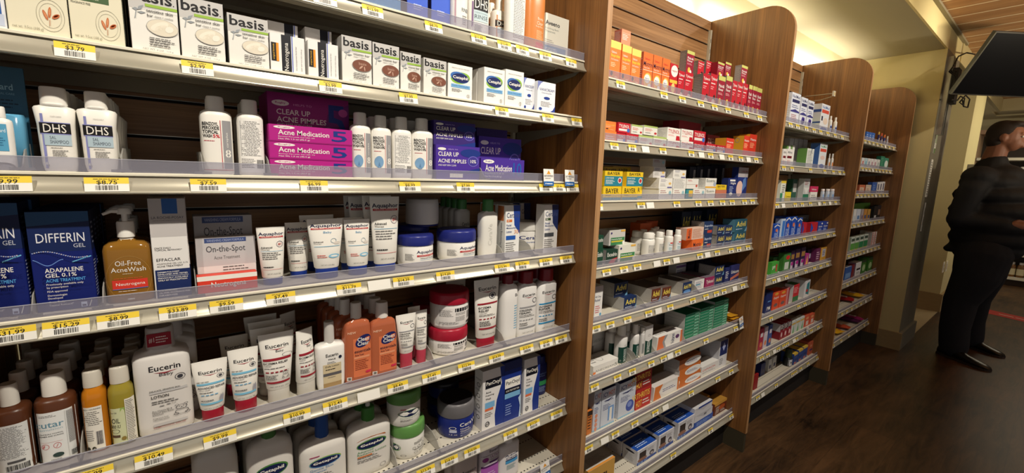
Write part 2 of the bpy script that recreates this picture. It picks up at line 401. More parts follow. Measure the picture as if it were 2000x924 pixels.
def tube(name, wt, wb, h, caph, body, capc, art=(), capw=None, capmat=None, d=None):
    """squeeze tube standing on its cap, crimped at the top"""
    root = empty(name); mb = MB(); d = d or wb * .62
    secs = [(caph, wb / 2 * .92, d / 2 * .92), (caph + .002, wb / 2, d / 2), (caph + (h - caph) * .4, wb / 2 + (wt - wb) / 2 * .42, d / 2 * .85), (caph + (h - caph) * .8, wt / 2 * .96, d / 2 * .42), (h * .955, wt / 2, .0022), (h, wt / 2, .0016)]
    mb.loft(secs, plastic(body) if isinstance(body, (tuple, str)) else body, 24, 2.1)
    printed(mb, secs, 2.1, art, wb / 2 * .95, caph + .001, h * .95, 1, .93)
    for i in range(9):  # crimp
        pass
    kid(root, mb.build('body')); cb = MB(); cw = (capw or wb * .92) / 2; cd = d / 2 * .95
    cb.loft([(0, cw * .96, cd * .96), (caph * .1, cw, cd), (caph * .95, cw, cd), (caph, cw * .97, cd * .97)], capmat or plastic(capc), 22, 2.1)
    kid(root, cb.build('cap')); return root
def jar(name, w, h, lidh, body, lid, art=(), lidtop=None):
    root = empty(name); r = w / 2; b = h - lidh; mb = MB(); 
    secs = [(0, r * .86, r * .86), (b * .08, r * .93, r * .93), (b * .3, r * .965, r * .965), (b * .92, r * .97, r * .97), (b, r * .93, r * .93)]
    mb.loft(secs, plastic(body), 30, 2.0); printed(mb, secs, 2.0, art, r * .93, b * .08, b * .9); kid(root, mb.build('body'))
    lb = MB(); lb.loft([(b + .0008, r * .985, r * .985), (b + lidh * .15, r, r), (h - lidh * .2, r * .99, r * .99), (h - .0008, r * .94, r * .94), (h, r * .88, r * .88)], plastic(lid), 32, 2.0, capmat=plastic(lidtop or lid))
    kid(root, lb.build('lid')); return root
def pump(root, x, z, s, col, ring, rw, rh, dirx=-1):
    cb = MB(); cb.lathe([(rw, z), (rw, z + rh * .9), (rw * .9, z + rh)], plastic(ring)); kid(root, cb.build('collar'))
    pb = MB(); pb.lathe([(rw * .35, z + rh), (rw * .35, z + rh + .012 * s)], plastic(col))
    pb.loft([(z + rh + .012 * s, rw * .8, rw * .7), (z + rh + .02 * s, rw * .75, rw * .62), (z + rh + .022 * s, rw * .5, rw * .4)], plastic(col), 16)
    pb.tube([(0, 0, z + rh + .016 * s), (dirx * rw * 1.4, -.002, z + rh + .017 * s), (dirx * rw * 2.3, -.003, z + rh + .012 * s)], [rw * .33, rw * .26, rw * .2], plastic(col)); kid(root, pb.build('pump'))
def bag(name, w, l, t, base, art=()):
    """filled pouch lying flat"""
    mb = MB(); n, m_ = 10, 8; f = lambda u, v: t / 2 * (max(0, math.sin(math.pi * u)) ** .45) * (max(0, math.sin(math.pi * v)) ** .5) + .0006
    wr = lambda u, v: .0014 * math.sin(9 * u + 5 * v) 
    for s in (1, -1):
        vs = [(-w / 2 + w * i / n, -l / 2 + l * j / m_, t / 2 + .0022 + s * f(i / n, j / m_) + wr(i, j)) for j in range(m_ + 1) for i in range(n + 1)]
        mb.raw(vs, [(j * (n + 1) + i, j * (n + 1) + i + 1, (j + 1) * (n + 1) + i + 1, (j + 1) * (n + 1) + i) for j in range(m_) for i in range(n)], M(base, .3), True)
    emit(mb, art, lambda u, v, q: (-w / 2 + w * u, -l / 2 + l * v, t / 2 + .0022 + f(u, v) + .0018 + q), True)
    return mb.build(name)

# ------------------------------------------------------------------ placing goods
ORD = ['', 'first', 'second', 'third', 'fourth', 'fifth', 'sixth', 'seventh', 'eighth', 'ninth', 'tenth', 'eleventh', 'twelfth', 'thirteenth', 'fourteenth', 'fifteenth', 'sixteenth', 'seventeenth', 'eighteenth', 'nineteenth', 'twentieth'] + ['twenty-' + q for q in ('first', 'second', 'third', 'fourth', 'fifth', 'sixth', 'seventh', 'eighth', 'ninth')] + ['thirtieth', 'thirty-first', 'thirty-second', 'thirty-third', 'thirty-fourth', 'thirty-fifth', 'thirty-sixth', 'thirty-seventh', 'thirty-eighth', 'thirty-ninth', 'fortieth', 'forty-first', 'forty-second']
BAYN = ['nearest', 'second', 'third', 'farthest']
def dims(bay, row, l, r, top, ym, y0=.932, bot=None):
    a, b = at(l, ym, y0), at(r, ym, y0); z0 = DECK[bay][row] if bot is None else bot
    return (a.x + b.x) / 2, b.x - a.x, at((l + r) / 2, top, y0).z - z0, z0
def put(o, x, y0, d, z, rz=0, rx=0, ry=0):
    o.location = (x, y0 + d / 2, z); o.rotation_euler = (rx, ry, rz); return o
CNT = {}
def back(o, n, pitch, desc, cat, group, jitter=.002):
    for i in range(n):
        c = dup(o); c.location.y += pitch * (i + 1); c.location.x += random.uniform(-jitter, jitter)
        q = [t for t in ITEMS if t[0] is o]
        if q: reg(c, *q[0][1:])
        tag(c, desc + (', %s in line' % ORD[i + 2]), cat, group)

# ================================================================== the setting
m = MB(); m.box(-3, 13, -5, 3, -.04, 0, floor_mat()); fl = struct(m, 'floor')
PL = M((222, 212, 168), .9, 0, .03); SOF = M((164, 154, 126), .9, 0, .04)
m = MB(); m.box(-3, 4.72, 1.304, 1.36, 0, 2.75, PL); struct(m, 'wall_back')
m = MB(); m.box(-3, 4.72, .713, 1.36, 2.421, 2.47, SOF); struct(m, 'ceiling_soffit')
m = MB(); m.box(-3, 4.72, .70, .713, 2.421, 2.62, M((222, 204, 146), .85)); m.box(5.2855, 8.9799, .692, .6995, 2.418, 2.589, M((190, 174, 124), .85)); m.box(-3, 5.4, .676, .70, 2.572, 2.62, M((150, 140, 112), .6)); struct(m, 'trim_1')
m = MB(); m.box(-3, 9.0, -5, .70, 2.59, 2.64, plankceil_mat()); struct(m, 'ceiling')
m = MB(); m.box(4.72, 5.285, .70, 1.36, 0, 2.62, M((196, 180, 128), .85, 0, .04)); struct(m, 'wall_column')
m = MB(); m.box(4.722, 5.285, .697, .70, .15, 2.42, M((128, 122, 104), .5, .35, .12)); struct(m, 'trim_2')
ST = M((150, 128, 88), .7, 0, .18)
m = MB(); m.box(4.70, 4.72, .676, 1.30, 0, .148, ST); m.box(4.7203, 5.29, .676, .698, 0, .148, M((120, 112, 96), .55, 0, .15)); struct(m, 'baseboard_column')
m = MB(); m.box(6.6, 7.38, .70, 1.6, 0, 2.62, M((196, 184, 136), .85, 0, .04)); struct(m, 'wall_right')
m = MB(); m.box(6.58, 7.39, .676, .70, 0, .2, ST); m.box(6.58, 6.6, .70, 1.6, 0, .2, ST); struct(m, 'baseboard_right')
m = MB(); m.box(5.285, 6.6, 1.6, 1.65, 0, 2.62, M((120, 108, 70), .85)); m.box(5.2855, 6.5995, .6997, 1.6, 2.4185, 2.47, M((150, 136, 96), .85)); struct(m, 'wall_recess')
m = MB(); m.box(5.29, 6.58, .69, 1.6, .0005, .004, M((166, 152, 120), .6, 0, .1)); struct(m, 'floor_recess_lit')  # recess floor slab, its pale tone is the wedge of light painted in
m = MB(); m.box(9.96, 10.02, -4.5, 1.8, 0, 2.7, M((196, 184, 142), .85)); struct(m, 'wall_far')
m = MB(); CL = M((200, 186, 142), .85)
m.box(9.0, 9.96, -4.5, 1.8, 2.452, 2.66, CL); m.box(7.3805, 8.9995, .6997, 1.8, 2.43, 2.5, CL); m.box(9.0, 9.96, .78, 1.8, 2.43, 2.4519, CL); m.box(9.6, 9.96, -4.5, .7799, 2.43, 2.4519, CL)
struct(m, 'ceiling_entry')
m = MB(); m.box(8.98, 8.9995, -4.5, .691, 2.43, 2.6395, CL); struct(m, 'trim_4')

# ================================================================== fixture
def upright(i, x):
    root = empty('fixture_upright', (x, 0, 0)); mb = MB(); pts = [(YB + .004, .105), (YB + .004, 2.16)]; r = .125
    for k in range(11):
        a = math.pi / 2 * (1 + k / 10.0) ; pts.append((DP + r + r * math.cos(a), 2.16 - r + r * math.sin(a)))
    pts.append((DP, .105)); n = len(pts)
    vs = [(0, y, z) for y, z in pts] + [(TH - .001, y, z) for y, z in pts]
    mb.raw(vs, [tuple(range(n)), tuple(range(n, 2 * n))[::-1]], PANEL)
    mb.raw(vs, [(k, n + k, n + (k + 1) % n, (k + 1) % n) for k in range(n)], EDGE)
    kid(root, mb.build('side_panel'))
    f = MB(); f.box(.0005, TH - .0015, DP + .004, YB, 0, .1045, M((62, 56, 40), .6)); kid(root, f.build('plinth'))
    tag(root, ['dark wood upright panel at the left end of the nearest bay', 'dark wood upright panel between the nearest bay and the second bay', 'tall round-cornered wood upright between the second and third bays', 'round-cornered wood upright between the third and farthest bays', 'round-cornered wood upright panel next to the cream column'][i], 'shelf upright', 'fixture uprights')
UPX = [X1 - BW, X1, X1 + BW, X1 + 2 * BW, X1 + 3 * BW]
for i, x in enumerate(UPX): upright(i, x)
def slatwall(i):
    x0, x1 = BX[i]; root = empty('slatwall', ((x0 + x1) / 2, 0, 0)); w = (x1 - x0) / 2 - .0015
    mb = MB(); mb.box(-w, w, YB + .012, YB + .024, .1, 2.158, SLOT); kid(root, mb.build('backing'))
    b = MB(); z = 2.158; hs = [.044, .058]
    while z > .2:
        h = hs.pop(0) if hs else .0705
        b.box(-w, w, YB, YB + .0125, z - h, z, SLAT); z -= h
        b.box(-w, w, YB - .0006, YB + .004, z - .0014, z, ALU); z -= .0075
    kid(root, b.build('boards'))
    for s in (-1, 1):
        u = MB(); xc = s * (w - .012); u.box(xc - .006, xc + .006, YB - .014, YB - .0007, .12, 2.112, M((206, 200, 178), .4, .3))
        for k in range(40): u.box(xc - .0015, xc + .0015, YB - .0146, YB - .0139, .14 + k * .049, .158 + k * .049, DARK)
        kid(root, u.build('slotted_standard'))
    k_ = MB(); k_.box(-w, w, .93, .95, .001, DECK[i][-1] - .031 if i else .1, M((26, 22, 18), .7)); kid(root, k_.build('kick_plate'))
    tag(root, 'brown horizontal slatwall backing of the %s shelving bay' % BAYN[i], 'slatwall', 'slatwall backings')
for i in range(4): slatwall(i)

CHAN = M((192, 187, 168), .27, .5)
FENCED = {0: [1, 0, 1, 1, 1, 1, 1], 1: [1] * 8, 2: [1] * 8, 3: [1] * 8}
def shelf(bay, row):
    x0, x1 = BX[bay]; z = DECK[bay][row] - .0005; w = (x1 - x0) / 2 - .0012; t = z - .0295; last = bay and row == 7
    root = empty('shelf', ((x0 + x1) / 2, 0, z))
    d = MB(); perf = PERF if (row >= 5 or bay >= 2) else DECKM
    d.box(-w, w, .9075, YB - .016, -.0035, 0, perf); kid(root, d.build('deck'))
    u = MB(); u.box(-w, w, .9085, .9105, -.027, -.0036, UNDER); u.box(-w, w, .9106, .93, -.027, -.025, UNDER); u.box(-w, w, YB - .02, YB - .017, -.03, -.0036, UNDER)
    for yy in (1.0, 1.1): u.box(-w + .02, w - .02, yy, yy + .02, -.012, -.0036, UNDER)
    kid(root, u.build('underframe'))
    c = MB(); g = .8999
    c.extrude_x([(.9075, .0002), (.9005, .0006), (.8985, -.0008), (.8985, -.0035), (.9015, -.0042), (.9013, -.024), (.9, -.0305), (.9075, -.0285)], -w, w, METAL)
    fp = [(.9012, -.0042), (.8998, -.0095), (.8984, -.0140), (.8965, -.0182), (.8940, -.0220), (.8912, -.0254), (.8889, -.0280), (.8884, -.0300), (.8905, -.0314), (.9, -.0307)]
    n_ = len(fp); c.raw([(x_, y_, z_) for x_ in (-w, w) for y_, z_ in fp], [(k, k + 1, n_ + k + 1, n_ + k) for k in range(n_ - 1)], CHAN, True)
    for s_ in (-w, w): c.raw([(s_, y_, z_) for y_, z_ in fp], [tuple(range(n_))], METAL)
    c.extrude_x([(.9072, .0012), (.8990, .0014), (.8978, .0002), (.8978, -.0030), (.8990, -.0036), (.8993, .0002), (.9072, .0005)], -w, w, CREAM)
    kid(root, c.build('price_channel'))
    if FENCED[bay][row]:
        f = MB(); fh = .0215; f.box(-w, w, .9008, .9022, .0018, fh, FENCE); f.box(-w, w, .9008, .9024, fh, fh + .0009, clear('clear_edge', (255, 255, 255), .75, (190, 190, 200)) if 'CE' not in MATS else MATS['CE'])
        MATS.setdefault('CE', f.mats[-1]); kid(root, f.build('clear_fence'))
    if not last:
        for s in (-1, 1):
            b = MB(); b.raw([(s * (w - .002) + dx, y, zz) for dx in (0, -s * .003) for y, zz in ((.915, -.0275), (YB - .018, -.0275), (YB - .018, -.085), (1.12, -.06), (.93, -.036))], [(0, 1, 2, 3, 4), (9, 8, 7, 6, 5)] + [(i, (i + 1) % 5, 5 + (i + 1) % 5, 5 + i) for i in range(5)], METAL); kid(root, b.build('bracket'))
    tag(root, '%s metal shelf from the top of the %s shelving bay' % (ORD[row + 1], BAYN[bay]), 'shelf', 'metal shelves of the fixture')
    return root
SH = [[shelf(b, r) for r in range(len(DECK[b]))] for b in range(4)]

for p in (45, 143, 226, 400, 520, 716, 828, 900, 950): divider(0, 2, p, 330)
for p in (62, 198, 283, 380, 512, 610, 668, 722, 855, 935, 975, 1050): divider(0, 3, p, 520)
for p in (150, 212, 282, 397, 508, 558, 660, 733, 835, 920, 985, 1050): divider(0, 4, p, 740)
for p in (480, 580, 765, 850, 935, 1000): divider(0, 5, p, 850)
for p, q in ((1240, 595), (1262, 590), (1305, 580), (1365, 570)): divider(1, 4, p, q)
for p, q in ((1228, 700), (1247, 690), (1273, 680), (1335, 650)): divider(1, 5, p, q)

# ================================================================== price tags
TM = {}
Y_, W_ = (240, 208, 64), (240, 238, 228)
def tagmesh(txt, blank, wide=.050):
    k = (txt, blank, wide)
    if k in TM: return TM[k]
    mb = MB(); w, h = wide / 2, .0215; c = M(W_, .55)
    mb.box(-w, w, -.0004, 0, 0, h, c)
    if not blank:
        rnd = sum(ord(q) for q in (txt or 'x'))
        art = [('r', 0, .56, 1, 1, Y_), ('b', .24, .1, .76, .44, (50, 48, 46)), ('l', .2, .82, .8, .95, 1, (96, 84, 30))]
        if txt: art.append(('t', txt, .5 - .046 * len(txt), .47, .5 + .046 * len(txt), .80, (20, 18, 16), 1))
        emit(mb, art, lambda u, v, l: (-w + 2 * w * u, -.0004 - l, h * v), seed=rnd)
    o = mb.build('price_tag'); TM[k] = o.data; bpy.data.objects.remove(o); return TM[k]
TN = {}
def ptag(bay, row, px, py, txt, blank=False, wide=.050):
    p = at(px, py, .892); n = TN[(bay, row)] = TN.get((bay, row), 0) + 1
    o = bpy.data.objects.new('price_tag', tagmesh(txt, blank, wide)); COL.objects.link(o)
    o.location = (min(p.x, BX[bay][1] - wide / 2 - .001), .8889, DECK[bay][row] - .0275); o.rotation_euler = (R_(-14) + random.uniform(-.03, .03), random.uniform(-.02, .02), 0)
    d = 'blank white shelf tag' if blank else ('price tag reading %s' % txt if txt and bay == 0 else 'yellow-topped price tag')
    tag(o, '%s, %s from left, %s shelf of %s bay' % (d, ORD[n], ORD[row + 1], BAYN[bay]), 'price tag', 'price tags in the shelf channels')
def T(bay, row, items, y0, y1, x0, x1, wide=.050):
    for it in items:
        px, tx = it[0], it[1]; ptag(bay, row, px, y0 + (y1 - y0) * (px - x0) / (x1 - x0), tx, tx is None, wide)
T(0, 0, [(552, '$7.29'), (635, '$9.49'), (728, '$12.99'), (847, '$8.79'), (935, '$11.99'), (985, '$15.49'), (1020, '$9.49'), (1065, '$7.89'), (1115, '$8.99')], 30, 130, 728, 1115, .042)
T(0, 1, [(148, '$3.79'), (387, '$2.99'), (646, '$2.99'), (798, '$7.99'), (980, '$5.79'), (1070, '$4.99'), (1126, '$9.29')], 108, 242, 148, 1126, .042)
T(0, 2, [(12, '$9.99'), (210, '$8.75'), (408, '$7.59'), (614, '$6.99'), (801, '$8.99'), (909, '$7.99'), (1066, '$9.99'), (1092, '$8.49'), (1118, '$8.29')], 364, 370, 12, 1118)
T(0, 3, [(22, '$31.99'), (130, '$15.29'), (232, '$8.99'), (348, '$33.89'), (443, '$9.59'), (549, '$7.49'), (682, '$11.79'), (741, None), (788, '$14.39'), (870, '$19.89'), (981, '$15.99'), (1020, '$17.99'), (1066, '$18.89'), (1105, '$17.89')], 655, 510, 22, 1105)
T(0, 4, [(90, '$11.49'), (180, '$9.99'), (300, '$10.49'), (430, '$9.99'), (580, '$10.99'), (655, '$12.49'), (720, None), (777, '$8.49'), (843, '$7.49'), (911, '$12.99'), (970, '$14.99'), (1029, '$12.99'), (1067, '$9.89'), (1096, '$9.89')], 920, 660, 180, 1096)
T(0, 5, [(832, '$13.99'), (878, '$18.99'), (922, '$19.99'), (997, '$11.29'), (1042, '$11.29'), (1087, '$10.79')], 915, 805, 832, 1087)
def TR(bay, row, px, wide=.042, blanks=()):
    z = DECK[bay][row] - .016
    for k, p in enumerate(px):
        # height comes from the channel itself; only the place along it is read off
        lo, hi = 0., 924.
        for _ in range(30):
            mid = (lo + hi) / 2
            if at(p, mid, .892).z > z: lo = mid
            else: hi = mid
        ptag(bay, row, p, lo, ['$8.99', '$12.49', '$6.79', '$14.99', '$9.29', '$7.49'][(k * 5 + row) % 6], k in blanks, wide)
TR(1, 0, [1212, 1297, 1333, 1369, 1396, 1422, 1458, 1484]); TR(1, 1, [1200, 1235, 1261, 1295, 1350, 1370, 1388, 1410, 1427, 1447, 1462, 1477], .040, (2, 5, 7, 10))
TR(1, 2, [1168, 1252, 1270, 1322, 1364, 1388, 1411, 1430, 1454, 1470], .044, (2,)); TR(1, 3, [1185, 1219, 1245, 1283, 1302, 1321, 1367, 1382, 1401, 1428, 1443, 1461], .042, (3, 5, 7))
TR(1, 4, [1164, 1192, 1226, 1267, 1286, 1309, 1353, 1379, 1399, 1414, 1435, 1451], .042, (4, 10)); TR(1, 5, [1162, 1206, 1235, 1272, 1296, 1309, 1324, 1379, 1437, 1448], .040, (5, 9))
TR(1, 6, [1150, 1181, 1202, 1240, 1280, 1300, 1350, 1402, 1428], .042, (1, 5)); TR(1, 7, [1315, 1388, 1441])
TR(2, 0, [1544, 1558, 1575, 1590, 1603, 1617, 1631, 1645], .045); TR(2, 1, [1531, 1547, 1583, 1611, 1628, 1640, 1648]); TR(2, 2, [1518, 1530, 1553, 1567, 1583, 1600, 1610, 1621, 1632], .042, (1, 5, 7))
TR(2, 3, [1514, 1530, 1543, 1556, 1571, 1591, 1617, 1629], .042); TR(2, 4, [1512, 1521, 1536, 1556, 1574, 1591, 1603, 1616], .042, (1,)); TR(2, 5, [1506, 1536, 1560, 1572, 1587, 1600, 1611])
TR(2, 6, [1488, 1500, 1513, 1520, 1531, 1538, 1551, 1556, 1572, 1585, 1598], .042, (2, 6)); TR(2, 7, [1480, 1490, 1516, 1548, 1554, 1564, 1578, 1604], .042, (1,))
for r_, (a_, b_, n_) in enumerate([(1690, 1745, 8), (1685, 1738, 9), (1675, 1732, 9), (1668, 1725, 8), (1658, 1716, 9), (1655, 1708, 8), (1645, 1700, 7), (1628, 1703, 6)]):
    TR(3, r_, [a_ + (b_ - a_) * k / (n_ - 1) for k in range(n_)], .042, (3,) if r_ % 2 else (5,))
def oos(bay, row, px, py, where, rz=0, tilt=0):
    p = at(px, py, .889); w, h = .019, .047; mb = MB(); mb.box(-w, w, -.0005, 0, 0, h, M((238, 236, 230), .5))
    emit(mb, [('r', 0, 0, 1, .27, (36, 100, 170)), ('p', [(.5, .93), (.3, .7), (.7, .7)], (230, 150, 40)), ('p', [(.5, .885), (.37, .73), (.63, .73)], (244, 176, 60)), ('r', .48, .77, .52, .84, (40, 30, 20)), ('t', 'OUT OF STOCK', .06, .53, .94, .65, (28, 26, 26), 1), ('l', .14, .42, .86, .48, 1, (40, 40, 40)), ('p', [(.1, .1), (.2, .2), (.24, .12)], (238, 238, 238)), ('r', .28, .1, .84, .16, (220, 230, 240))], lambda u, v, l: (-w + 2 * w * u, -.0005 - l, h * v))
    o = mb.build('out_of_stock_card'); o.location = (p.x, .8872, DECK[bay][row] - .012); o.rotation_euler = (R_(-6), tilt, rz)
    tag(o, 'white and blue out of stock card %s' % where, 'sign card', 'out of stock cards')
oos(0, 2, 1072, 345, 'clipped on the third shelf, left of the two'); oos(0, 2, 1113, 345, 'clipped on the third shelf beside the upright')
oos(0, 6, 1067, 905, 'tilted on the bottom shelf of the nearest bay', tilt=-.12); oos(1, 5, 1449, 628, 'at the right end of a second bay shelf', tilt=-.2); oos(2, 6, 1576, 648, 'hanging on a low shelf of the third bay', tilt=.35)

# ================================================================== peg hook, column notices, TV
root = empty('peg_hook', (0, 0, 0)); p = at(1628, 187, .98)
h = MB(); h.tube([(p.x, YB - .001, p.z + .012), (p.x, .985, p.z + .014)], .0028, ALU); h.tube([(p.x, YB - .001, p.z - .02), (p.x, 1.05, p.z - .02), (p.x, .99, p.z - .005)], .0025, ALU); kid(root, h.build('wire'))
h = MB(); h.box(p.x - .016, p.x + .016, .975, .984, p.z - .004, p.z + .028, M((214, 206, 186), .4)); emit(h, [('r', .3, .2, .7, .8, (224, 196, 90)), ('l', .32, .3, .68, .7, 3, (90, 80, 70))], lambda u, v, l: (p.x - .016 + .032 * u, .975 - l, p.z - .004 + .032 * v)); kid(root, h.build('label_holder'))
tag(root, 'long metal peg hook with small label on the third bay wall', 'hook')
def notice(px0, py0, px1, py1, art, label):
    a, b = at(px0, py0, .69), at(px1, py1, .69); w, h = abs(b.x - a.x), abs(a.z - b.z); mb = MB(); mb.box(0, w, -.004, 0, 0, h, M((214, 212, 200), .6)); emit(mb, art, lambda u, v, l: (w * u, -.004 - l, h * v))
    o = mb.build('notice'); o.location = (min(a.x, b.x), .696, min(a.z, b.z)); tag(o, label, 'notice', 'notices on the column')
G1, G2 = (96, 120, 70), (90, 88, 84)
notice(1832, 250, 1826, 300, [('r', 0, 0, 1, .2, G1), ('r', 0, .4, 1, 1, (150, 160, 130)), ('l', .1, .24, .9, .38, 3, G2)], 'small green and white leaflet fixed high on the metal column face')
notice(1824, 312, 1808, 385, [('l', .1, .05, .9, .95, 14, G2)], 'white printed notice fixed on the metal column face below the leaflet')
notice(1810, 396, 1799, 452, [('e', .5, .7, .3, .14, (60, 58, 56)), ('e', .4, .35, .3, .16, (84, 82, 80)), ('l', .1, .05, .9, .18, 2, G2)], 'black and white picture sheet on the column below the notice')
root = empty('television_rail', (4.80, .70, 1.9)); 
for dx in (-.03, .05):
    h = MB(); h.box(dx, dx + .028, -.036, -.0035, -.12, .47, ALU); h.box(dx + .008, dx + .02, -.040, -.036, -.12, .47, M((110, 108, 100), .3, .8)); kid(root, h.build('rail'))
h = MB(); h.box(-.03, .1, -.075, -.041, .12, .38, DARK); h.tube([(.04, -.07, .3), (.1, -.13, .28), (.14, -.17, .27)], .014, DARK); kid(root, h.build('bracket_arm'))
tag(root, 'vertical aluminium wall rails with black television bracket on the column', 'bracket')
tp, tt = R_(36), R_(32); TP = at(1856, 184, .60); TP.z = TP.z
ax = Vector((math.cos(tp), -math.sin(tp), 0)); nn = Vector((-math.sin(tp), -math.cos(tp), 0)); uu = math.cos(tt) * Vector((0, 0, 1)) + math.sin(tt) * nn; ff = ax.cross(uu)
tv = empty('television'); tv.matrix_world = Matrix(((ax.x, uu.x, -ff.x * -1, TP.x), (ax.y, uu.y, ff.y, TP.y), (ax.z, uu.z, ff.z, TP.z), (0, 0, 0, 1)))
h = MB(); tw, th_ = .74, .42; h.box(0, tw, 0, th_, -.022, 0, M((34, 32, 28), .5)); h.box(.12, tw - .12, .08, th_ - .08, -.045, -.022, M((18, 17, 16), .6)); kid(tv, h.build('casing'))
h = MB(); h.box(0, tw, 0, .008, .0002, .004, M((52, 48, 40), .4)); h.box(0, tw, th_ - .008, th_, .0002, .004, M((52, 48, 40), .4)); h.box(0, .008, .0085, th_ - .0085, .0002, .004, M((70, 66, 54), .4)); h.box(tw - .008, tw, .0085, th_ - .0085, .0002, .004, M((52, 48, 40), .4)); kid(tv, h.build('bezel'))
h = MB(); h.box(.0085, tw - .0085, .0085, th_ - .0085, .0002, .0022, M((5, 5, 6), .25)); kid(tv, h.build('screen'))
tag(tv, 'large black wall-mounted television tilted down, switched off', 'television')
def cable(px, Y, label):
    mb = MB(); mb.tube([at(a, b, Y) for a, b in px], .005, DARK, 6); tag(mb.build('cable'), label, 'cable', 'loose television cables')
cable([(1862, 128), (1872, 110), (1888, 103), (1904, 106)], .62, 'black cable looping up behind the television')
cable([(1868, 118), (1860, 132), (1854, 140), (1862, 146), (1868, 138), (1856, 136), (1866, 150), (1862, 165), (1858, 178)], .63, 'tangled black cable on the rails left of the television')
cable([(1858, 195), (1870, 196), (1876, 188), (1884, 192), (1882, 206), (1874, 200), (1886, 186), (1894, 194), (1890, 210), (1882, 208), (1880, 196)], .62, 'coiled black cable hanging below the television')
p = at(1892, 345, .69); h = MB(); h.box(-.16, .16, -.07, 0, -.1, .13, M((118, 116, 108), .45)); h.box(.0, .13, -.074, -.0705, -.06, .1, M((196, 194, 180), .4)); h.box(.02, .11, -.076, -.0745, .0, .07, M((44, 46, 50), .3))
o = h.build('wall_dispenser'); o.location = (p.x, .70, p.z); tag(o, 'grey wall-mounted box behind the standing person', 'dispenser')
for k, (a_, b_) in enumerate(((1843, 522), (1849, 520))):
    p = at(a_, b_, .695); h = MB(); h.box(-.036, .036, -.006, 0, -.058, .058, M((222, 216, 200), .5)); h.box(-.016, .016, -.0075, -.006, -.032, .032, M((190, 184, 168), .5)); h.box(-.006, .006, -.011, -.0075, -.01, .012, M((236, 232, 220), .4))
    o = h.build('wall_switch'); o.location = (p.x, .70, p.z); tag(o, 'white %s switch plate low on the far cream wall' % ('left' if k == 0 else 'right'), 'switch', 'wall switch plates')
mb = MB(); pts = [(7.36, .62), (7.12, .62), (6.8, -.35), (7.04, -.35)]; mb.raw([(x, y, .0012) for x, y in pts] + [(x, y, .0004) for x, y in pts], [(0, 1, 2, 3), (4, 7, 6, 5)], M((176, 34, 26), .5))
fu = lambda u, v, l: (7.12 + .24 * v - .32 * u, .62 - .97 * u, .0012 + l)
emit(mb, [('p', [(.12, .5), (.2, .8), (.2, .62), (.27, .62), (.27, .38), (.2, .38), (.2, .2)][::-1], (226, 210, 190)), ('t', 'PLEASE WAIT HERE', .36, .3, .95, .62, (222, 200, 184), 1)][0:1] + [('l', .36, .38, .98, .56, 1, (222, 200, 184))], fu)
tag(mb.build('floor_decal'), 'red floor sticker strip with white arrow beyond the person', 'floor sticker')

# far display shelving
root = empty('display_shelving', (9.4, 0, 0)); TAN = M((176, 148, 116), .6)
h = MB(); h.box(.05, .5, -3.2, .92, .0, .1, M((60, 44, 30), .6)); h.box(.44, .5, -3.2, .92, .1, 2.16, M((60, 52, 44), .6)); h.box(0, .5, .88, .92, .1, 2.16, TAN); kid(root, h.build('carcass'))
h = MB(); h.box(-.03, .5, -3.2, .95, 2.1601, 2.22, M((170, 136, 108), .6)); kid(root, h.build('cornice'))
for z in (.13, .47, .80, 1.14, 1.48, 1.82):
    h = MB(); h.box(-.02, .43, -3.18, .875, z - .04, z, M((196, 190, 176), .5)); h.box(-.024, -.0205, -3.18, .875, z - .038, z - .004, M((226, 220, 196), .4)); kid(root, h.build('shelf_board'))
h = MB(); n = 20; pr_ = [(-.02 + 0, .78 - 2.0 * i / n, 2.2205 + .085 * math.sin(math.pi * i / n) ** .45) for i in range(n + 1)]
h.raw(pr_ + [(x + .03, y, z) for x, y, z in pr_], [tuple(range(n + 1))[::-1], tuple(range(n + 1, 2 * n + 2))] + [(i, i + 1, n + 2 + i, n + 1 + i) for i in range(n)], M((96, 102, 98), .5))
emit(h, [('t', 'DIGESTIVE HEALTH', .10, .35, .90, .72, (226, 226, 214), 1)], lambda u, v, l: (-.0215 - l, .78 - 2.0 * u, 2.2205 + .085 * v)); kid(root, h.build('header_sign'))
tag(root, 'distant wooden display shelving with dark header sign at the far wall', 'shelving')
h = MB(); h.lathe([(.038, 0), (.04, .01), (.04, .15), (.034, .17), (.022, .18)], M((120, 84, 44), .25), 12); h.lathe([(.024, .181), (.024, .21), (.02, .212)], M((200, 196, 186), .4), 12); h.lathe([(.0405, .03), (.0405, .12)], M((212, 200, 160), .6), 12)
fb = h.build('jar_bottle'); h = MB(); h.box(-.03, .03, -.04, .04, 0, .16, M((220, 222, 214), .5)); h.box(-.031, -.0302, -.036, .036, .02, .09, M((90, 140, 80), .5)); fc = h.build('supplement_carton')
first = {0: True, 1: True}; fi = 0
for zi, z in enumerate((.13, .47, .80, 1.14, 1.48)):
    for k in range(9):
        kind = (zi == 1) or (zi == 3 and k % 3 == 0); src = fc if kind else fb; y = .5 - .086 * k
        o = src if first[int(kind)] else src.copy()
        if not first[int(kind)]: COL.objects.link(o)
        first[int(kind)] = False; o.location = (9.45, y, z + .0005)
        tag(o, ('pale carton' if kind else 'amber bottle with pale label') + ', %s from left on %s shelf of the distant display' % (ORD[k + 1], ['lowest', 'second-lowest', 'third-lowest', 'fourth-lowest', 'fifth-lowest'][zi]), 'carton' if kind else 'bottle', 'goods on the distant display')

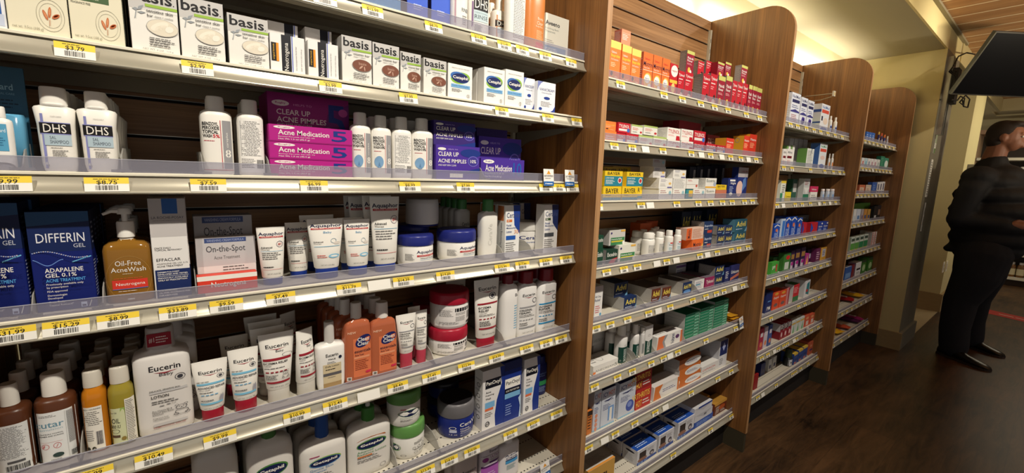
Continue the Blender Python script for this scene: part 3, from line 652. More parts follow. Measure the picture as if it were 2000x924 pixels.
# ================================================================== goods of the nearest bay
K, GR, MG = (26, 24, 26), (110, 108, 106), (150, 148, 146)
WH = (238, 235, 226)
def BOX(bay, row, l, r, top, ym, base, art, desc, cat='carton', group=None, y0=.932, d=.03, n=0, side=(), topc=None, sidecol=None, h=None, on=None, name='carton', pitch=None, rz=0, topart=(), ry=0, bot=None, gap=.0006):
    x, w, hh, z = dims(bay, row, l, r, top, ym, y0, bot); w -= gap
    if on is not None: z = on + .0004; hh = at((l + r) / 2, top, y0).z - z
    if h: hh = h
    o = carton(name, w, d, hh, base, art, side, topc, sidecol, topart); put(o, x, y0, d, z, rz, 0, ry); reg(o, w / 2, d / 2, hh, bay, row)
    tag(o, desc, cat, group); TOPS[desc] = z + hh
    if n: back(o, n, pitch or d + .0015, desc, cat, group)
    return o
TOPS = {}
def BOT(bay, row, l, r, top, spx, cl, cr, ym, desc, cat='bottle', group=None, y0=.932, d=.035, n=0, pitch=None, name='bottle', h=None, bh=None, rz=0, **kw):
    x, w, hh, z = dims(bay, row, l, r, top, ym, y0); yc = y0 + d / 2; bhh = at((l + r) / 2, spx, yc).z - z
    hh = at((l + r) / 2, top, yc).z - z
    if h: hh = h
    if bh: bhh = bh
    
    if bay:   # seen at a slant: the round silhouette gives the diameter
        c = at((l + r) / 2, ym, yc); q = (c - Vector((0, 0, CAM_Z))); w = (r - l) * q.dot(fwd) / FPX * q.dot(fwd) / q.length; x = c.x; d = min(w * .92, .075)
    cwid = (cr - cl) / (r - l) * w
    kw.setdefault('body', WH); kw.setdefault('capc', WH)
    o = bottle(name, w, d, hh, bhh, cwid, kw.pop('body'), kw.pop('capc'), **kw); put(o, x, y0, d, z, rz); reg(o, max(w, cwid) / 2 * kw.get('taper', 1), d / 2, hh, bay, row)
    tag(o, desc, cat, group)
    if n: back(o, n, pitch or d + .003, desc, cat, group)
    return o
# --- shelf 1 (top, only the feet of the goods in view)
g = 'goods on the uppermost shelf of the nearest bay'
BOX(0, 0, 655, 783, -90, 8, (58, 150, 206), [('r', 0, .02, 1, .1, (110, 186, 226))], 'sky-blue carton on the uppermost shelf left of the royal blue ones', group=g, d=.05, h=.15, name='carton', cat='carton')
RB = (64, 98, 205)
for l, r, nm in ((795, 836, 'left'), (843, 880, 'right')):
    BOX(0, 0, l, r, -90, 20, RB, [('t', 'DERMATOLOGIST', .2, .115, .75, .135, WH), ('t', 'RECOMMENDED BRAND', .12, .085, .86, .108, WH), ('r', 0, 0, 1, .05, (24, 28, 90)), ('l', .3, .2, .8, .3, 3, (190, 200, 240))], 'royal blue carton on the uppermost shelf, %s of the pair' % nm, group=g, d=.05, h=.14, y0=.945, sidecol=(30, 40, 110))
def dhs(name, c1, t1, t2, strip=(138, 142, 200)):
    return [('r', .06, .02, .15, .93, strip), ('r', .0, .60, 1, .79, (20, 18, 20)), ('r', 0, .595, 1, .608, strip), ('r', 0, .782, 1, .795, strip), ('t', 'DHS', .12, .625, .86, .765, (240, 236, 226), 0), ('r', .12, .41, .99, .592, c1), ('t', t1, .3, .515, .3 + .07 * len(t1), .565, (60, 66, 80), 0), ('t', t2, .3, .44, .3 + .085 * len(t2), .50, (60, 66, 80), 0), ('l', .3, .36, .8, .385, 1, GR), ('l', .34, .22, .9, .34, 4, GR), ('L', .12, .05, .2, .1, 2, GR), ('t', 'TARGETED SHAMPOO', .38, .885, .75, .90, GR, 0)]
pk = (186, 150, 160)
BOT(0, 0, 884, 917, -90, -60, 890, 908, 50, 'white rinse bottle turned sideways on the uppermost shelf', group=g, h=.17, bh=.14, art=dhs('', (190, 208, 212), 'NORMAL', 'RINSE', pk)[:1] + [('t', 'RINSE', .5, .36, .98, .43, (70, 90, 100), 0), ('l', .55, .12, .95, .3, 5, GR)])
BOT(0, 0, 919, 960, -90, -60, 926, 950, 55, 'white conditioning rinse bottle facing front on the uppermost shelf', group=g, h=.17, bh=.145, art=[('r', .02, .02, .09, .6, (130, 100, 140)), ('r', .1, .46, .9, .7, (20, 18, 20)), ('t', 'DHS', .16, .49, .84, .66, WH, 0), ('r', .1, .26, .9, .455, (190, 208, 212)), ('t', 'CONDITIONING', .14, .40, .86, .425, (110, 140, 150), 0), ('t', 'RINSE', .14, .30, .86, .375, (60, 76, 84), 0), ('l', .14, .08, .6, .2, 5, GR)])
BOT(0, 0, 967, 994, -30, -5, 975, 986, 60, 'zinc shampoo bottle with orange stripe on the uppermost shelf', group=g, y0=.975, h=.13, bh=.1, n=1, art=dhs('', (190, 204, 206), 'ZINC', 'SHAM', (204, 140, 92)))
BOT(0, 0, 993, 1029, -90, -60, 1000, 1020, 80, 'white bottle showing its dense back label on the uppermost shelf', group=g, h=.17, bh=.15, art=[('r', .15, .03, 1, 1, (244, 240, 230)), ('l', .2, .14, .95, .9, 26, (96, 94, 92)), ('l', .2, .05, .6, .11, 2, GR)])
BOT(0, 0, 1030, 1067, -90, -60, 1040, 1056, 80, 'orange body wash bottle on the uppermost shelf', group=g, h=.19, bh=.17, body=(206, 128, 66), art=[('t', 'Body', .5, .52, .86, .58, (250, 226, 196), 0), ('t', 'Clear', .46, .45, .86, .51, (250, 226, 196), 0), ('t', 'Body Wash', .4, .40, .86, .435, (250, 226, 196), 0), ('l', .45, .2, .9, .36, 8, (240, 200, 150)), ('r', .42, .03, 1, .15, (222, 62, 44)), ('t', 'Neutrogena', .46, .065, .96, .11, (250, 170, 150), 0), ('r', .42, .0, 1, .025, (150, 120, 160))])
BOX(0, 0, 1064, 1110, 31, 80, (222, 220, 206), [('t', 'Aveeno', -.0, .75, .60, .85, (36, 40, 48), 2), ('t', 'Soothing Bath', .0, .65, .56, .70, (120, 128, 124), 0), ('t', 'Treatment', .0, .59, .42, .635, (120, 128, 124), 0), ('l', 0, .36, .4, .44, 2, MG), ('r', -.0, .06, .9, .30, (104, 148, 184)), ('l', .02, .18, .7, .26, 2, WH), ('l', .02, .1, .5, .13, 1, WH)], 'cream bath treatment carton at the right end of the uppermost shelf', group=g, y0=.955, d=.05, name='carton', cat='carton')
# --- shelf 2: soap cartons standing at the edge
g = 'soap cartons on the second shelf of the nearest bay'; Y2 = .9085
CRM = (226, 220, 194)
def aveeno():
    a = [('t', 'Aveeno', .12, .92, .5, .985, (70, 76, 70), 0), ('t', 'Moisturizing Bar', .06, .80, .88, .875, (86, 88, 78), 0), ('t', 'Nourishes Dry Skin', .05, .655, .55, .70, (96, 96, 84), 0), ('r', .05, .545, .75, .645, (72, 98, 62)), ('t', 'Cleanses and soothes skin', .08, .575, .56, .61, (206, 214, 186), 0), ('t', 'FRAGRANCE FREE', .05, .495, .4, .525, (96, 96, 84), 0), ('o', .70, .27, .235, .20, .02, (120, 116, 100)), ('o', .70, .27, .185, .155, .02, (120, 116, 100))]
    for cx, cy, rot in ((.615, .27, 2.1), (.69, .31, 1.35), (.79, .27, .35)): a.append(('e', cx, cy, .07, .026, (190, 106, 62), rot)); a.append(('e', cx, cy + .005, .045, .012, (224, 160, 112), rot))
    a += [('p', [(.665, .14), (.68, .14), (.69, .22), (.675, .22)], (200, 160, 130)), ('t', 'net wt. 3.5oz (100 g)', .07, .055, .56, .10, (150, 146, 126), 0)]
    return a
BOX(0, 1, -60, 15, -30, 55, (226, 228, 232), [('r', .55, .2, .9, .45, (40, 90, 160)), ('l', .1, .5, .9, .9, 8, (90, 60, 60)), ('r', .3, .05, .95, .2, (190, 200, 220))], 'pale blue and white carton at the far left of the second shelf', group=g, y0=Y2, h=.10, name='soap_carton', cat='soap carton')
BOX(0, 1, 17, 137, -60, 60, CRM, aveeno(), 'cream moisturizing bar carton with grain emblem, left of two', group=g, y0=Y2, n=2, h=.106, sidecol=(60, 66, 50), side=[('l', .1, .1, .9, .9, 22, (190, 190, 170))], name='soap_carton', cat='soap carton')
BOX(0, 1, 138.5, 243, -60, 60, CRM, aveeno(), 'cream moisturizing bar carton with grain emblem, right of two', group=g, y0=Y2, n=3, h=.106, sidecol=(60, 66, 50), side=[('l', .1, .1, .9, .9, 22, (190, 190, 170))], name='soap_carton', cat='soap carton')
def basis(kind):
    so = kind == 's'; oc = (224, 216, 196) if so else (122, 74, 56)
    a = [('r', 0, .655, 1, 1, (196, 194, 190)), ('p', [(0, .655), (1, .655), (1, .70), (.0, .655)], (232, 230, 224)), ('t', 'basis', .05, .775, .90, .965, (22, 20, 22), 1.6), ('e', .93, .79, .012, .008, K), ('r', .33, .705, 1, .75, (150, 186, 70)),  # grey upper field with slanting edge: shelf shade painted on the white box
         ('p', [(.06, .64), (.13, .665), (.19, .64), (.14, .615)], (150, 156, 160)), ('p', [(.16, .63), (.20, .69), (.30, .72), (.25, .65)], (150, 156, 160)), ('p', [(.16, .60), (.24, .62), (.34, .61), (.24, .58)], (150, 156, 160)), ('p', [(.15, .66), (.165, .66), (.12, .50), (.10, .50)], (150, 156, 160))]
    a += [('t', 'sensitive skin', .35, .625, .90, .675, K, 0), ('t', 'bar', .36, .555, .48, .60, K, 0), ('t', 'cleans + soothes', .51, .56, .9, .59, GR, 0)] if so else [('t', 'vitamin bar', .37, .62, .92, .665, K, 0), ('t', 'cleans + softens', .38, .572, .78, .60, GR, 0)]
    a += [('e', .66, .41, .335, .135, (170, 166, 158)), ('e', .66, .41, .325, .128, oc)]
    if so: a += [('e', .6, .43, .2, .06, (236, 230, 212), .3), ('e', .62, .41, .14, .035, (216, 206, 184), .3), ('e', .8, .40, .09, .05, (238, 233, 218), .2)]
    else: a += [('t', 'basis', .55, .42, .8, .48, (196, 160, 140), 0), ('e', .62, .37, .07, .02, (196, 160, 140), .5), ('e', .74, .35, .05, .018, (196, 160, 140), 1.8)]
    a += [('l', .37, .1, .95, .25, 4, GR), ('t', 'NET WT. 4 OZ   113 g', .22, .03, .85, .06, (120, 118, 112), 0)]
    return a
BS = (232, 230, 222)
for l, r, t, d_ in ((259.5, 353, -20, 'leftmost'), (355.5, 441, 1, 'middle'), (447.5, 526, 33, 'rightmost')):
    BOX(0, 1, l, r, t, 110, BS, basis('s'), 'white sensitive skin soap carton with cream oval window, %s' % d_, group=g, y0=Y2, n=3, sidecol=(150, 148, 144), name='soap_carton', cat='soap carton')
def neut():
    return [('r', .32, 0, .60, 1, (20, 22, 30)), ('r', .62, 0, .645, 1, (60, 90, 190)), ('T', 'Neutrogena', .39, .06, .55, .80, WH, 0), ('r', .03, .28, .17, .76, (22, 20, 18)), ('r', .17, .28, .24, .76, (230, 150, 40)), ('T', 'original formula', .07, .32, .13, .72, (240, 190, 60), 0), ('T', 'the transparent facial bar', .72, .1, .77, .75, GR, 0), ('T', 'NET WT 3.5 OZ (100 g)', .88, .1, .92, .7, GR, 0)]
for l, r, t, t2, d_ in ((529.5, 597, 70, 46, 'left'), (602.5, 662, 84, 58, 'right')):
    BOX(0, 1, l, r, t, 145, (236, 234, 230), neut(), 'white facial bar carton with black vertical band, %s one' % d_, group=g, y0=Y2, name='soap_carton', cat='soap carton')
    BOX(0, 1, l - 4, r - 12, t2, 145, (214, 210, 206), [('r', .55, 0, .85, 1, (20, 22, 30)), ('r', .87, 0, .9, 1, (60, 90, 190))], 'taller white carton with black band behind the %s facial bar' % d_, group=g, y0=Y2 + .0335, n=1, name='soap_carton', cat='soap carton')  # greyer white than in front: the shadow there is in the colour
for l, r, t, d_, yo in ((669, 727, 74, 'first', 0), (728.5, 780, 87, 'second', 0), (784, 824, 104, 'third', .012), (825.5, 870, 116, 'fourth', 0)):
    BOX(0, 1, l, r, t, 170, BS, basis('v'), 'white vitamin soap carton with brown oval window, %s from left' % d_, group=g, y0=Y2 + yo, n=2, sidecol=(176, 174, 168), name='soap_carton', cat='soap carton')
def cet(): return [('e', .5, .62, .40, .17, (140, 186, 60), .12), ('e', .47, .635, .38, .155, (60, 110, 180), -.1), ('e', .5, .62, .35, .135, (20, 34, 92)), ('t', 'Cetaphil', .19, .565, .81, .675, WH, 2), ('r', .12, .33, .9, .43, (120, 176, 220)), ('t', 'Gentle Cleansing Bar', .16, .355, .86, .405, (40, 90, 150), 0), ('l', .15, .2, .6, .3, 3, GR), ('o', .83, .12, .07, .055, .12, GR), ('t', '5', .8, .09, .86, .15, GR, 0), ('t', 'DERMATOLOGIST RECOMMENDED', .14, .88, .86, .905, GR, 0), ('r', .85, .0, 1, .0, GR)]
for l, r, t, d_, n in ((874.5, 922, 127, 'left', 2), (944.5, 985, 134, 'middle', 3), (986, 1022, 138, 'right', 3)):
    BOX(0, 1, l, r, t, 195, (240, 238, 232), cet(), 'white cleansing bar carton with navy oval logo, %s of three' % d_, group=g, y0=Y2, n=n, name='soap_carton', cat='soap carton')
def van(): return [('p', [(0, 1), (0, .68), (.06, .82), (.18, .94), (.3, 1)][::-1], (120, 132, 190)), ('p', [(1, 0), (1, .25), (.88, .1), (.66, 0)], (40, 60, 140)), ('t', 'VANICREAM', .1, .70, .92, .79, (60, 74, 130), 0), ('t', 'Cleansing Bar', .22, .61, .8, .66, (110, 120, 150), 0), ('e', .52, .47, .17, .05, (30, 60, 140)), ('l', .2, .18, .85, .36, 4, MG), ('e', .18, .1, .09, .05, (30, 60, 140))]
BOX(0, 1, 1023, 1045, 153, 210, (230, 232, 236), van(), 'white gentle soap carton with blue corner, behind left', group=g, y0=Y2 + .012, n=1, name='soap_carton', cat='soap carton')
BOX(0, 1, 1046.5, 1082, 160, 210, (232, 234, 238), van(), 'white gentle soap carton with blue corner, last on the right', group=g, y0=Y2, n=2, name='soap_carton', cat='soap carton')
# --- shelf 3
g = 'goods on the third shelf of the nearest bay'
root = empty('blister_pack', (0, 0, 0)); a, b = at(-60, 300, .94), at(57, 300, .94); zt = at(30, 128, .94).z; z0 = DECK[0][2]; w = b.x - a.x
mb = MB(); mb.box(0, w, .0, .003, 0, zt - z0, M((40, 92, 118), .4)); emit(mb, [('t', 'Guard', .35, .78, .78, .84, (150, 190, 205), 1), ('t', 'SPECIAL CARE', .4, .735, .8, .755, (120, 165, 185), 0), ('l', .3, .6, .9, .7, 3, (20, 50, 66))], lambda u, v, l: (w * u, -l, (zt - z0) * v)); kid(root, mb.build('card'))
mb = MB(); mb.loft([(.001, .01, .004), (.004, w * .48, .016), (.075, w * .48, .016), (.08, w * .46, .01)], M((96, 164, 200), .2), 20, 5, w * .5, -.0175); kid(root, mb.build('blister'))
root.location = (a.x, .965, z0); tag(root, 'teal hanging pack with light blue blister, far left of third shelf', 'blister pack', g)
BOT(0, 2, -30, 24, 200, 200, -20, 10, 260, 'white stick with light blue label in front of the teal pack', group=g, y0=.911, d=.018, bh=.072, h=.088, body=(238, 236, 230), capc=(238, 236, 230), art=[('r', .05, .4, .86, .98, (86, 160, 196)), ('t', 'Guard', .3, .8, .8, .88, (210, 228, 236), 1), ('l', .2, .5, .8, .7, 4, (40, 100, 140))], name='applicator_stick')
for l, r, t, s, cl, cr, d_ in ((77, 152, 172, 208, 73, 128, 'left'), (158, 229, 181, 214, 158, 204, 'right')):
    BOT(0, 2, l, r, t, s, cl, cr, 300, 'white medicated shampoo bottle with black name band, %s of two' % d_, group=g, y0=.932, d=.026, n=5, pitch=.037, taper=1.12, base=.86, art=dhs('', (176, 196, 206), 'SAL', 'SHAMPOO'), e=3, sh=.025, cd=.022)
def benz(pc, col): return [('t', 'BENZOYL', .02, .83, .54, .89, K, 2.2), ('t', 'PEROXIDE', .02, .76, .57, .82, K, 2.2), ('t', 'TOPICAL', .02, .69, .53, .75, K, 2.2), ('t', 'WASH', .02, .62, .32, .68, K, 2.2), ('t', pc, .35, .62, .58, .68, col, 2.2), ('l', .05, .55, .5, .58, 1, (180, 40, 60)), ('r', .605, .08, .625, .93, (190, 40, 60)), ('r', .68, .08, .98, .93, (150, 150, 152)), ('t', '8', .74, .28, .93, .42, WH, 1), ('T', 'careplus', .78, .46, .87, .72, WH, 0)]
shell = [('e', .28, .33, .23, .13, (120, 160, 196)), ('p', [(.2, .2), (.36, .2), (.28, .33)], (90, 130, 170))]
lines = [('r', .02, .02, .98, 1, (240, 238, 232)), ('l', .06, .32, .94, .96, 24, (70, 68, 66)), ('l', .06, .1, .6, .28, 6, (100, 98, 96)), ('b', .66, .1, .94, .26, K)]
kw = dict(group=g, d=.032, base=.98, sh=.045, cd=None)
BOT(0, 2, 395, 458, 190, 216, 401, 437, 300, 'white five percent acne wash bottle with red line', n=1, art=benz('5%', (200, 30, 50)) + [('r', 0, .05, 1, .06, (190, 40, 60))], **kw)
BOT(0, 2, 467, 519, 197, 222, 472, 504, 300, 'white bottle with dense back label beside the pink cartons', n=2, art=lines, **kw)
for i, (l, r, t, s, cl, cr, ar) in enumerate(((688, 727, 221, 244, 692, 716, 0), (729, 768, 227, 249, 735, 757, 0), (770, 808, 230, 253, 777, 799, 1), (811, 852, 233, 255, 820, 842, 0))):
    BOT(0, 2, l, r, t, s, cl, cr, 310, 'white acne wash bottle, %s of the four beside the purple boxes' % ORD[i + 1], n=2, art=lines if ar else benz('10%', K) + shell, **kw)
MGT, PUR, NV = (178, 26, 132), (72, 44, 150), (24, 50, 130)
def med(n5, c): return [('p', [(0, 0), (1, 0), (1, .08), (0, .08)], (150, 16, 110) if n5 == '5' else (50, 30, 110)), ('e', .17, .86, .12, .09, WH), ('t', 'Rugby', .1, .82, .24, .90, c, 1), ('t', 'Acne Medication', .10, .42, .70, .72, WH, 1), ('t', 'Benzoyl Peroxide Gel USP, %s%%' % n5, .10, .27, .52, .345, WH, 0), ('t', 'Net Wt 1.5 oz (42.5 g)', .10, .12, .46, .22, WH, 1), ('t', n5, .73, .2, .93, .86, NV if n5 == '5' else (30, 90, 170), 1)]
x_, w_, h_, z_ = dims(0, 2, 528, 689, 250, 318, .932); hc = h_ / 2.93; zz = z_
for i, nm in enumerate(('bottom', 'middle', 'top')):
    o = carton('carton', w_, .042, hc - .0006, MGT, med('5', MGT), topart=[('r', .1, .2, .6, .6, (200, 90, 170))]); put(o, x_ + (.0006 * (i - 1)), .932, .042, zz); zz += hc; reg(o, w_ / 2, .021, hc - .0006, 0, 2); tag(o, 'flat magenta acne medication carton, %s of the front stack' % nm, 'carton', g)
BOX(0, 2, 526, 683, 188, 300, (150, 24, 116), [('e', .15, .88, .1, .035, WH), ('t', 'Rugby', .09, .865, .21, .895, MGT, 1), ('t', 'HELPS TO', .3, .86, .52, .885, (220, 150, 200), 0), ('t', 'CLEAR UP', .1, .745, .50, .81, WH, 1), ('t', 'ACNE PIMPLES', .1, .655, .70, .72, WH, 1), ('t', 'AND KEEP SKIN CLEAR', .1, .615, .52, .64, WH, 0), ('p', [(.66, .5), (1, .5), (1, .95), (.72, .8)][::1], (110, 20, 110)), ('t', '5', .7, .5, .95, .92, NV, 1), ('e', .92, .83, .06, .05, (196, 80, 160)), ('e', .72, .58, .07, .05, (220, 120, 190)), ('t', '5%', .68, .56, .77, .6, MGT, 1)], 'large magenta acne treatment display carton behind the stacked cartons', group=g, y0=.985, d=.10, name='acne_cream_carton', cat='acne cream carton')
def clr(c): return [('e', .13, .86, .09, .05, WH), ('t', 'HELPS TO', .26, .84, .48, .88, (190, 170, 230), 0), ('t', 'CLEAR UP', .05, .60, .50, .76, WH, 1), ('t', 'ACNE PIMPLES', .05, .36, .68, .50, WH, 1), ('t', 'AND KEEP SKIN CLEAR', .05, .24, .45, .30, WH, 0), ('e', .78, .75, .24, .16, NV), ('e', .84, .45, .13, .2, (110, 100, 190)), ('e', .84, .45, .11, .17, (60, 50, 140)), ('t', '10%', .77, .38, .91, .51, WH, 1), ('p', [(.5, 0), (1, 0), (1, .2)], NV)]
o = BOX(0, 2, 852, 937, 318, 322, PUR, [('r', .3, .3, .6, .9, WH)], 'flat purple carton under the lower purple acne carton', group=g, d=.06, h=.016, name='acne_cream_carton', cat='acne cream carton')
o = BOX(0, 2, 850, 936, 285, 322, PUR, clr(0), 'purple acne pimple carton, lower of the left pair', group=g, d=.06, on=DECK[0][2] + .016, name='acne_cream_carton', cat='acne cream carton')
BOX(0, 2, 845, 926, 238, 300, (56, 36, 116), clr(0), 'purple acne pimple carton, upper of the left pair', group=g, y0=.938, d=.06, on=TOPS['purple acne pimple carton, lower of the left pair'], name='acne_cream_carton', cat='acne cream carton')  # same purple as the lower carton, dimmed to carry the shade
x_, w_, h_, z_ = dims(0, 2, 939, 1024, 311, 326, .932); o = carton('carton', w_, .042, h_, PUR, med('10', PUR), top=(110, 70, 160)); put(o, x_, .932, .042, z_); reg(o, w_ / 2, .021, h_, 0, 2); tag(o, 'small flat purple acne medication carton below right purple box', 'carton', g)
BOX(0, 2, 934, 1017, 269, 318, PUR, clr(0), 'purple acne pimple carton above the small purple carton', group=g, y0=.98, d=.06, name='acne_cream_carton', cat='acne cream carton')
BOX(0, 2, 930, 990, 252, 300, (56, 36, 116), [], 'dark purple carton at the back of the third shelf', group=g, y0=1.06, d=.05, name='acne_cream_carton', cat='acne cream carton')  # purple dimmed, shade at the back put into the colour
# --- shelf 4
g = 'goods on the fourth shelf of the nearest bay'
DB = (10, 26, 100)
def diff():
    a = [('r', 0, .60, 1, 1, (14, 34, 84)), ('p', [(0, .86), (1, .9), (1, 1), (0, 1)], (36, 84, 134)), ('t', 'DIFFERIN', .12, .695, .9, .785, (226, 228, 234), 0), ('t', 'GEL', .7, .635, .9, .675, (200, 204, 214), 0)]
    for k in range(26):
        u = k / 26; v = .575 + .035 * math.sin(u * 5 + .6)
        a.append(('e', .04 + .92 * u, v, .014, .005, (196, 190, 200) if k % 2 else (150, 170, 220)))
        a.append(('e', .04 + .5 * u, .50 + .03 * math.sin(u * 6 + 2) + (.0), .01, .004, (120, 160, 230)))
        a.append(('e', .66 + .34 * u, .49 + .06 * u, .009, .006, (120, 200, 240)))
    a += [('t', 'ADAPALENE', .22, .405, .84, .448, WH, 1), ('t', 'GEL 0.1%', .22, .355, .72, .395, WH, 1), ('t', 'ACNE TREATMENT', .22, .308, .86, .34, (90, 170, 230), 1), ('t', 'Previously available only', .22, .27, .82, .295, WH, 0), ('t', 'by prescription', .22, .24, .56, .265, WH, 0), ('t', 'FDA approved', .22, .2, .54, .225, WH, 0), ('t', 'Dermatologist', .22, .16, .53, .185, WH, 0), ('t', 'Developed', .22, .13, .45, .155, WH, 0), ('t', 'Once Daily', .22, .09, .48, .115, WH, 0), ('t', 'Topical Retinoid*', .22, .06, .62, .085, WH, 0), ('p', [(.74, .03), (.84, .03), (.84, .08), (.74, .08)], (200, 214, 240)), ('p', [(.755, .035), (.825, .035), (.825, .055), (.755, .055)], DB), ('p', [(.87, .03), (.885, .03), (.93, .09), (.92, .095)], WH)]
    return a
DIFS = [('l', .15, .1, .85, .5, 12, (190, 200, 225)), ('r', 0, .6, 1, 1, (10, 26, 66)), ('l', .3, .65, .8, .9, 5, (150, 160, 190))]
BOX(0, 3, -76, 55, 397, 560, (9, 27, 104), diff(), 'dark blue acne gel carton cut by the left picture edge', group=g, d=.034, n=3, side=DIFS, name='skincare_carton', cat='skincare carton')
BOX(0, 3, 66, 188, 413, 560, (9, 27, 104), diff(), 'dark blue acne gel carton with white lettering, fully visible', group=g, d=.034, n=4, side=DIFS, name='skincare_carton', cat='skincare carton')
x, w, hh, z = dims(0, 3, 203, 301, 470, 530, .932); d = .038; AMB = clear('amber_gel', (186, 128, 40), .5, (168, 112, 36)); AMB2 = M((136, 95, 34), .12)
o = bottle('pump_bottle', w, d, hh + .004, hh - .002, w * .3, AMB2, WH, [('o', .5, .45, .5, .44, .01, (190, 150, 80)), ('t', 'Oil-Free', .22, .70, .78, .80, WH, 0), ('t', 'AcneWash', .12, .58, .88, .67, WH, 0), ('l', .36, .53, .66, .55, 1, (230, 220, 190)), ('l', .16, .44, .86, .465, 1, (220, 90, 50)), ('r', .12, .25, .9, .425, (208, 54, 40)), ('t', 'Neutrogena', .2, .295, .84, .37, WH, 0), ('r', .12, .236, .9, .25, (90, 110, 180)), ('l', .24, .19, .8, .21, 1, WH), ('t', '6 FL. OZ. (177 mL)', .26, .11, .78, .145, WH, 0), ('b', .42, .02, .58, .05, WH)], e=4, base=.98, sh=.07, neck=w * .16)
ztop = at(245, 410, .95).z - z; zc = hh + .0045; pump(o, 0, 0 + zc, 1.0, WH, WH, w * .185, (at(245, 432, .95).z - z) - zc)
put(o, x, .932, d, z); reg(o, w / 2, d / 2, ztop, 0, 3); tag(o, 'amber acne wash pump bottle with red label strip', 'pump bottle', g); back(o, 2, .05, 'amber acne wash pump bottle with red label strip', 'pump bottle', g)
LRP = [('r', 0, .62, 1, 1, (196, 192, 190)), ('r', .36, .85, .78, 1, (40, 96, 170)), ('t', 'LA ROCHE-POSAY', .06, .80, .94, .825, (70, 74, 84), 0), ('t', 'LABORATOIRE DERMATOLOGIQUE', .08, .778, .9, .788, GR, 0), ('t', 'ONCE DAILY', .07, .5, .52, .518, K, 0), ('t', 'TOPICAL RETINOID*', .07, .48, .82, .496, K, 0), ('t', 'EFFACLAR', .1, .375, .76, .405, K, 0), ('t', 'ADAPALENE GEL USP, 0.1%', .1, .34, .96, .358, GR, 0), ('t', 'ACNE TREATMENT', .1, .315, .82, .333, K, 0), ('r', .04, 0, 1, .29, (22, 40, 92)), ('t', 'DERMATOLOGIST', .1, .258, .7, .272, WH, 1), ('t', 'DEVELOPED AND TESTED', .1, .235, .93, .25, WH, 1), ('r', .1, .222, .95, .225, WH), ('t', 'PREVIOUSLY AVAILABLE', .1, .198, .93, .212, WH, 1), ('t', 'ONLY BY PRESCRIPTION', .1, .175, .9, .19, WH, 1), ('t', 'FDA APPROVED', .1, .07, .6, .084, WH, 1), ('t', 'OIL-FREE, FRAGRANCE-FREE', .1, .045, .96, .06, WH, 1), ('t', 'PARABEN-FREE', .1, .02, .6, .036, WH, 1)]  # grey upper part of the white box is painted shelf shadow
BOX(0, 3, 299, 371, 388, 540, (232, 230, 226), LRP, 'tall white carton with blue square and navy lower panel', group=g, d=.032, n=3, side=[('l', .1, .1, .9, .9, 30, MG)], h=.172, name='skincare_carton', cat='skincare carton')
OTS = lambda: [('r', .14, .9, .84, .985, (62, 80, 130)), ('t', 'VANISHING CREAM FORMULA', .18, .92, .80, .965, (170, 180, 210), 0), ('t', 'On-the-Spot', .16, .68, .82, .84, (60, 60, 66), 0), ('t', 'Acne Treatment', .28, .575, .72, .64, GR, 0)]
BOX(0, 3, 382, 496, 421, 500, (176, 174, 176), OTS(), 'grey-white acne cream carton, rearmost of the stepped three', group=g, y0=.99, d=.045, h=None, name='skincare_carton', cat='skincare carton')  # white box, the shelf shade is in its grey base
BOX(0, 3, 383, 500, 463, 500, (226, 224, 220), [('r', .0, .45, 1, 1, (196, 194, 194))] + [tuple(list(q[:2]) + [v if i != 1 and i != 3 else v for i, v in enumerate(q[2:])]) for q in OTS()] + [('l', .42, .33, .9, .44, 2, GR), ('r', .0, .17, 1, .27, (216, 60, 44)), ('t', 'CLINICALLY PROVEN POWER', .18, .2, .84, .24, WH, 1)], 'white acne cream carton with red line, middle of the stepped three', group=g, y0=.958, d=.026, name='skincare_carton', cat='skincare carton')  # grey upper half painted as the shadow of the shelf above
BOX(0, 3, 384, 503, 536, 545, (216, 62, 44), [('r', 0, .72, 1, 1, WH), ('t', 'Neutrogena', .22, .2, .8, .6, WH, 1)], 'low white and red carton, foremost of the stepped three', group=g, y0=.932, d=.024, name='skincare_carton', cat='skincare carton')
RED = (186, 44, 48)
def aqua(baby=False):
    a = [('t', 'Aquaphor', .02, .87, .98, .955, (36, 38, 70), 2), ('r', .04, .84, .96, .872, RED), ('t', 'HEALING OINTMENT', .1, .848, .9, .865, WH, 0)]
    if baby: a += [('t', 'Baby', .4, .74, .66, .80, (90, 150, 190), 0), ('t', 'Advanced', .05, .56, .36, .59, K, 1), ('t', 'Therapy', .05, .52, .3, .55, GR, 0), ('o', .72, .59, .1, .05, .14, (120, 150, 170)), ('e', .84, .54, .12, .03, (214, 206, 196)), ('r', .05, .47, .96, .48, (120, 180, 210)), ('l', .1, .22, .5, .3, 2, (200, 90, 80)), ('e', .74, .26, .22, .045, (130, 190, 220)), ('e', .74, .26, .15, .02, WH), ('t', 'NET WT 3 OZ. (85g)', .2, .05, .75, .08, K, 0)]
    else: a += [('o', .82, .70, .14, .065, .12, (110, 90, 110)), ('t', '#1', .75, .67, .89, .73, RED, 1), ('t', 'Advanced', .05, .62, .5, .66, K, 1), ('t', 'Therapy', .05, .575, .4, .61, K, 0), ('r', .03, .555, .97, .562, (120, 170, 200)), ('l', .06, .38, .95, .54, 4, GR), ('l', .06, .2, .6, .25, 1, K), ('r', .04, .17, .96, .176, RED), ('t', 'NET WT 1.75 OZ. (50g)', .2, .06, .85, .09, K, 0)]
    return a
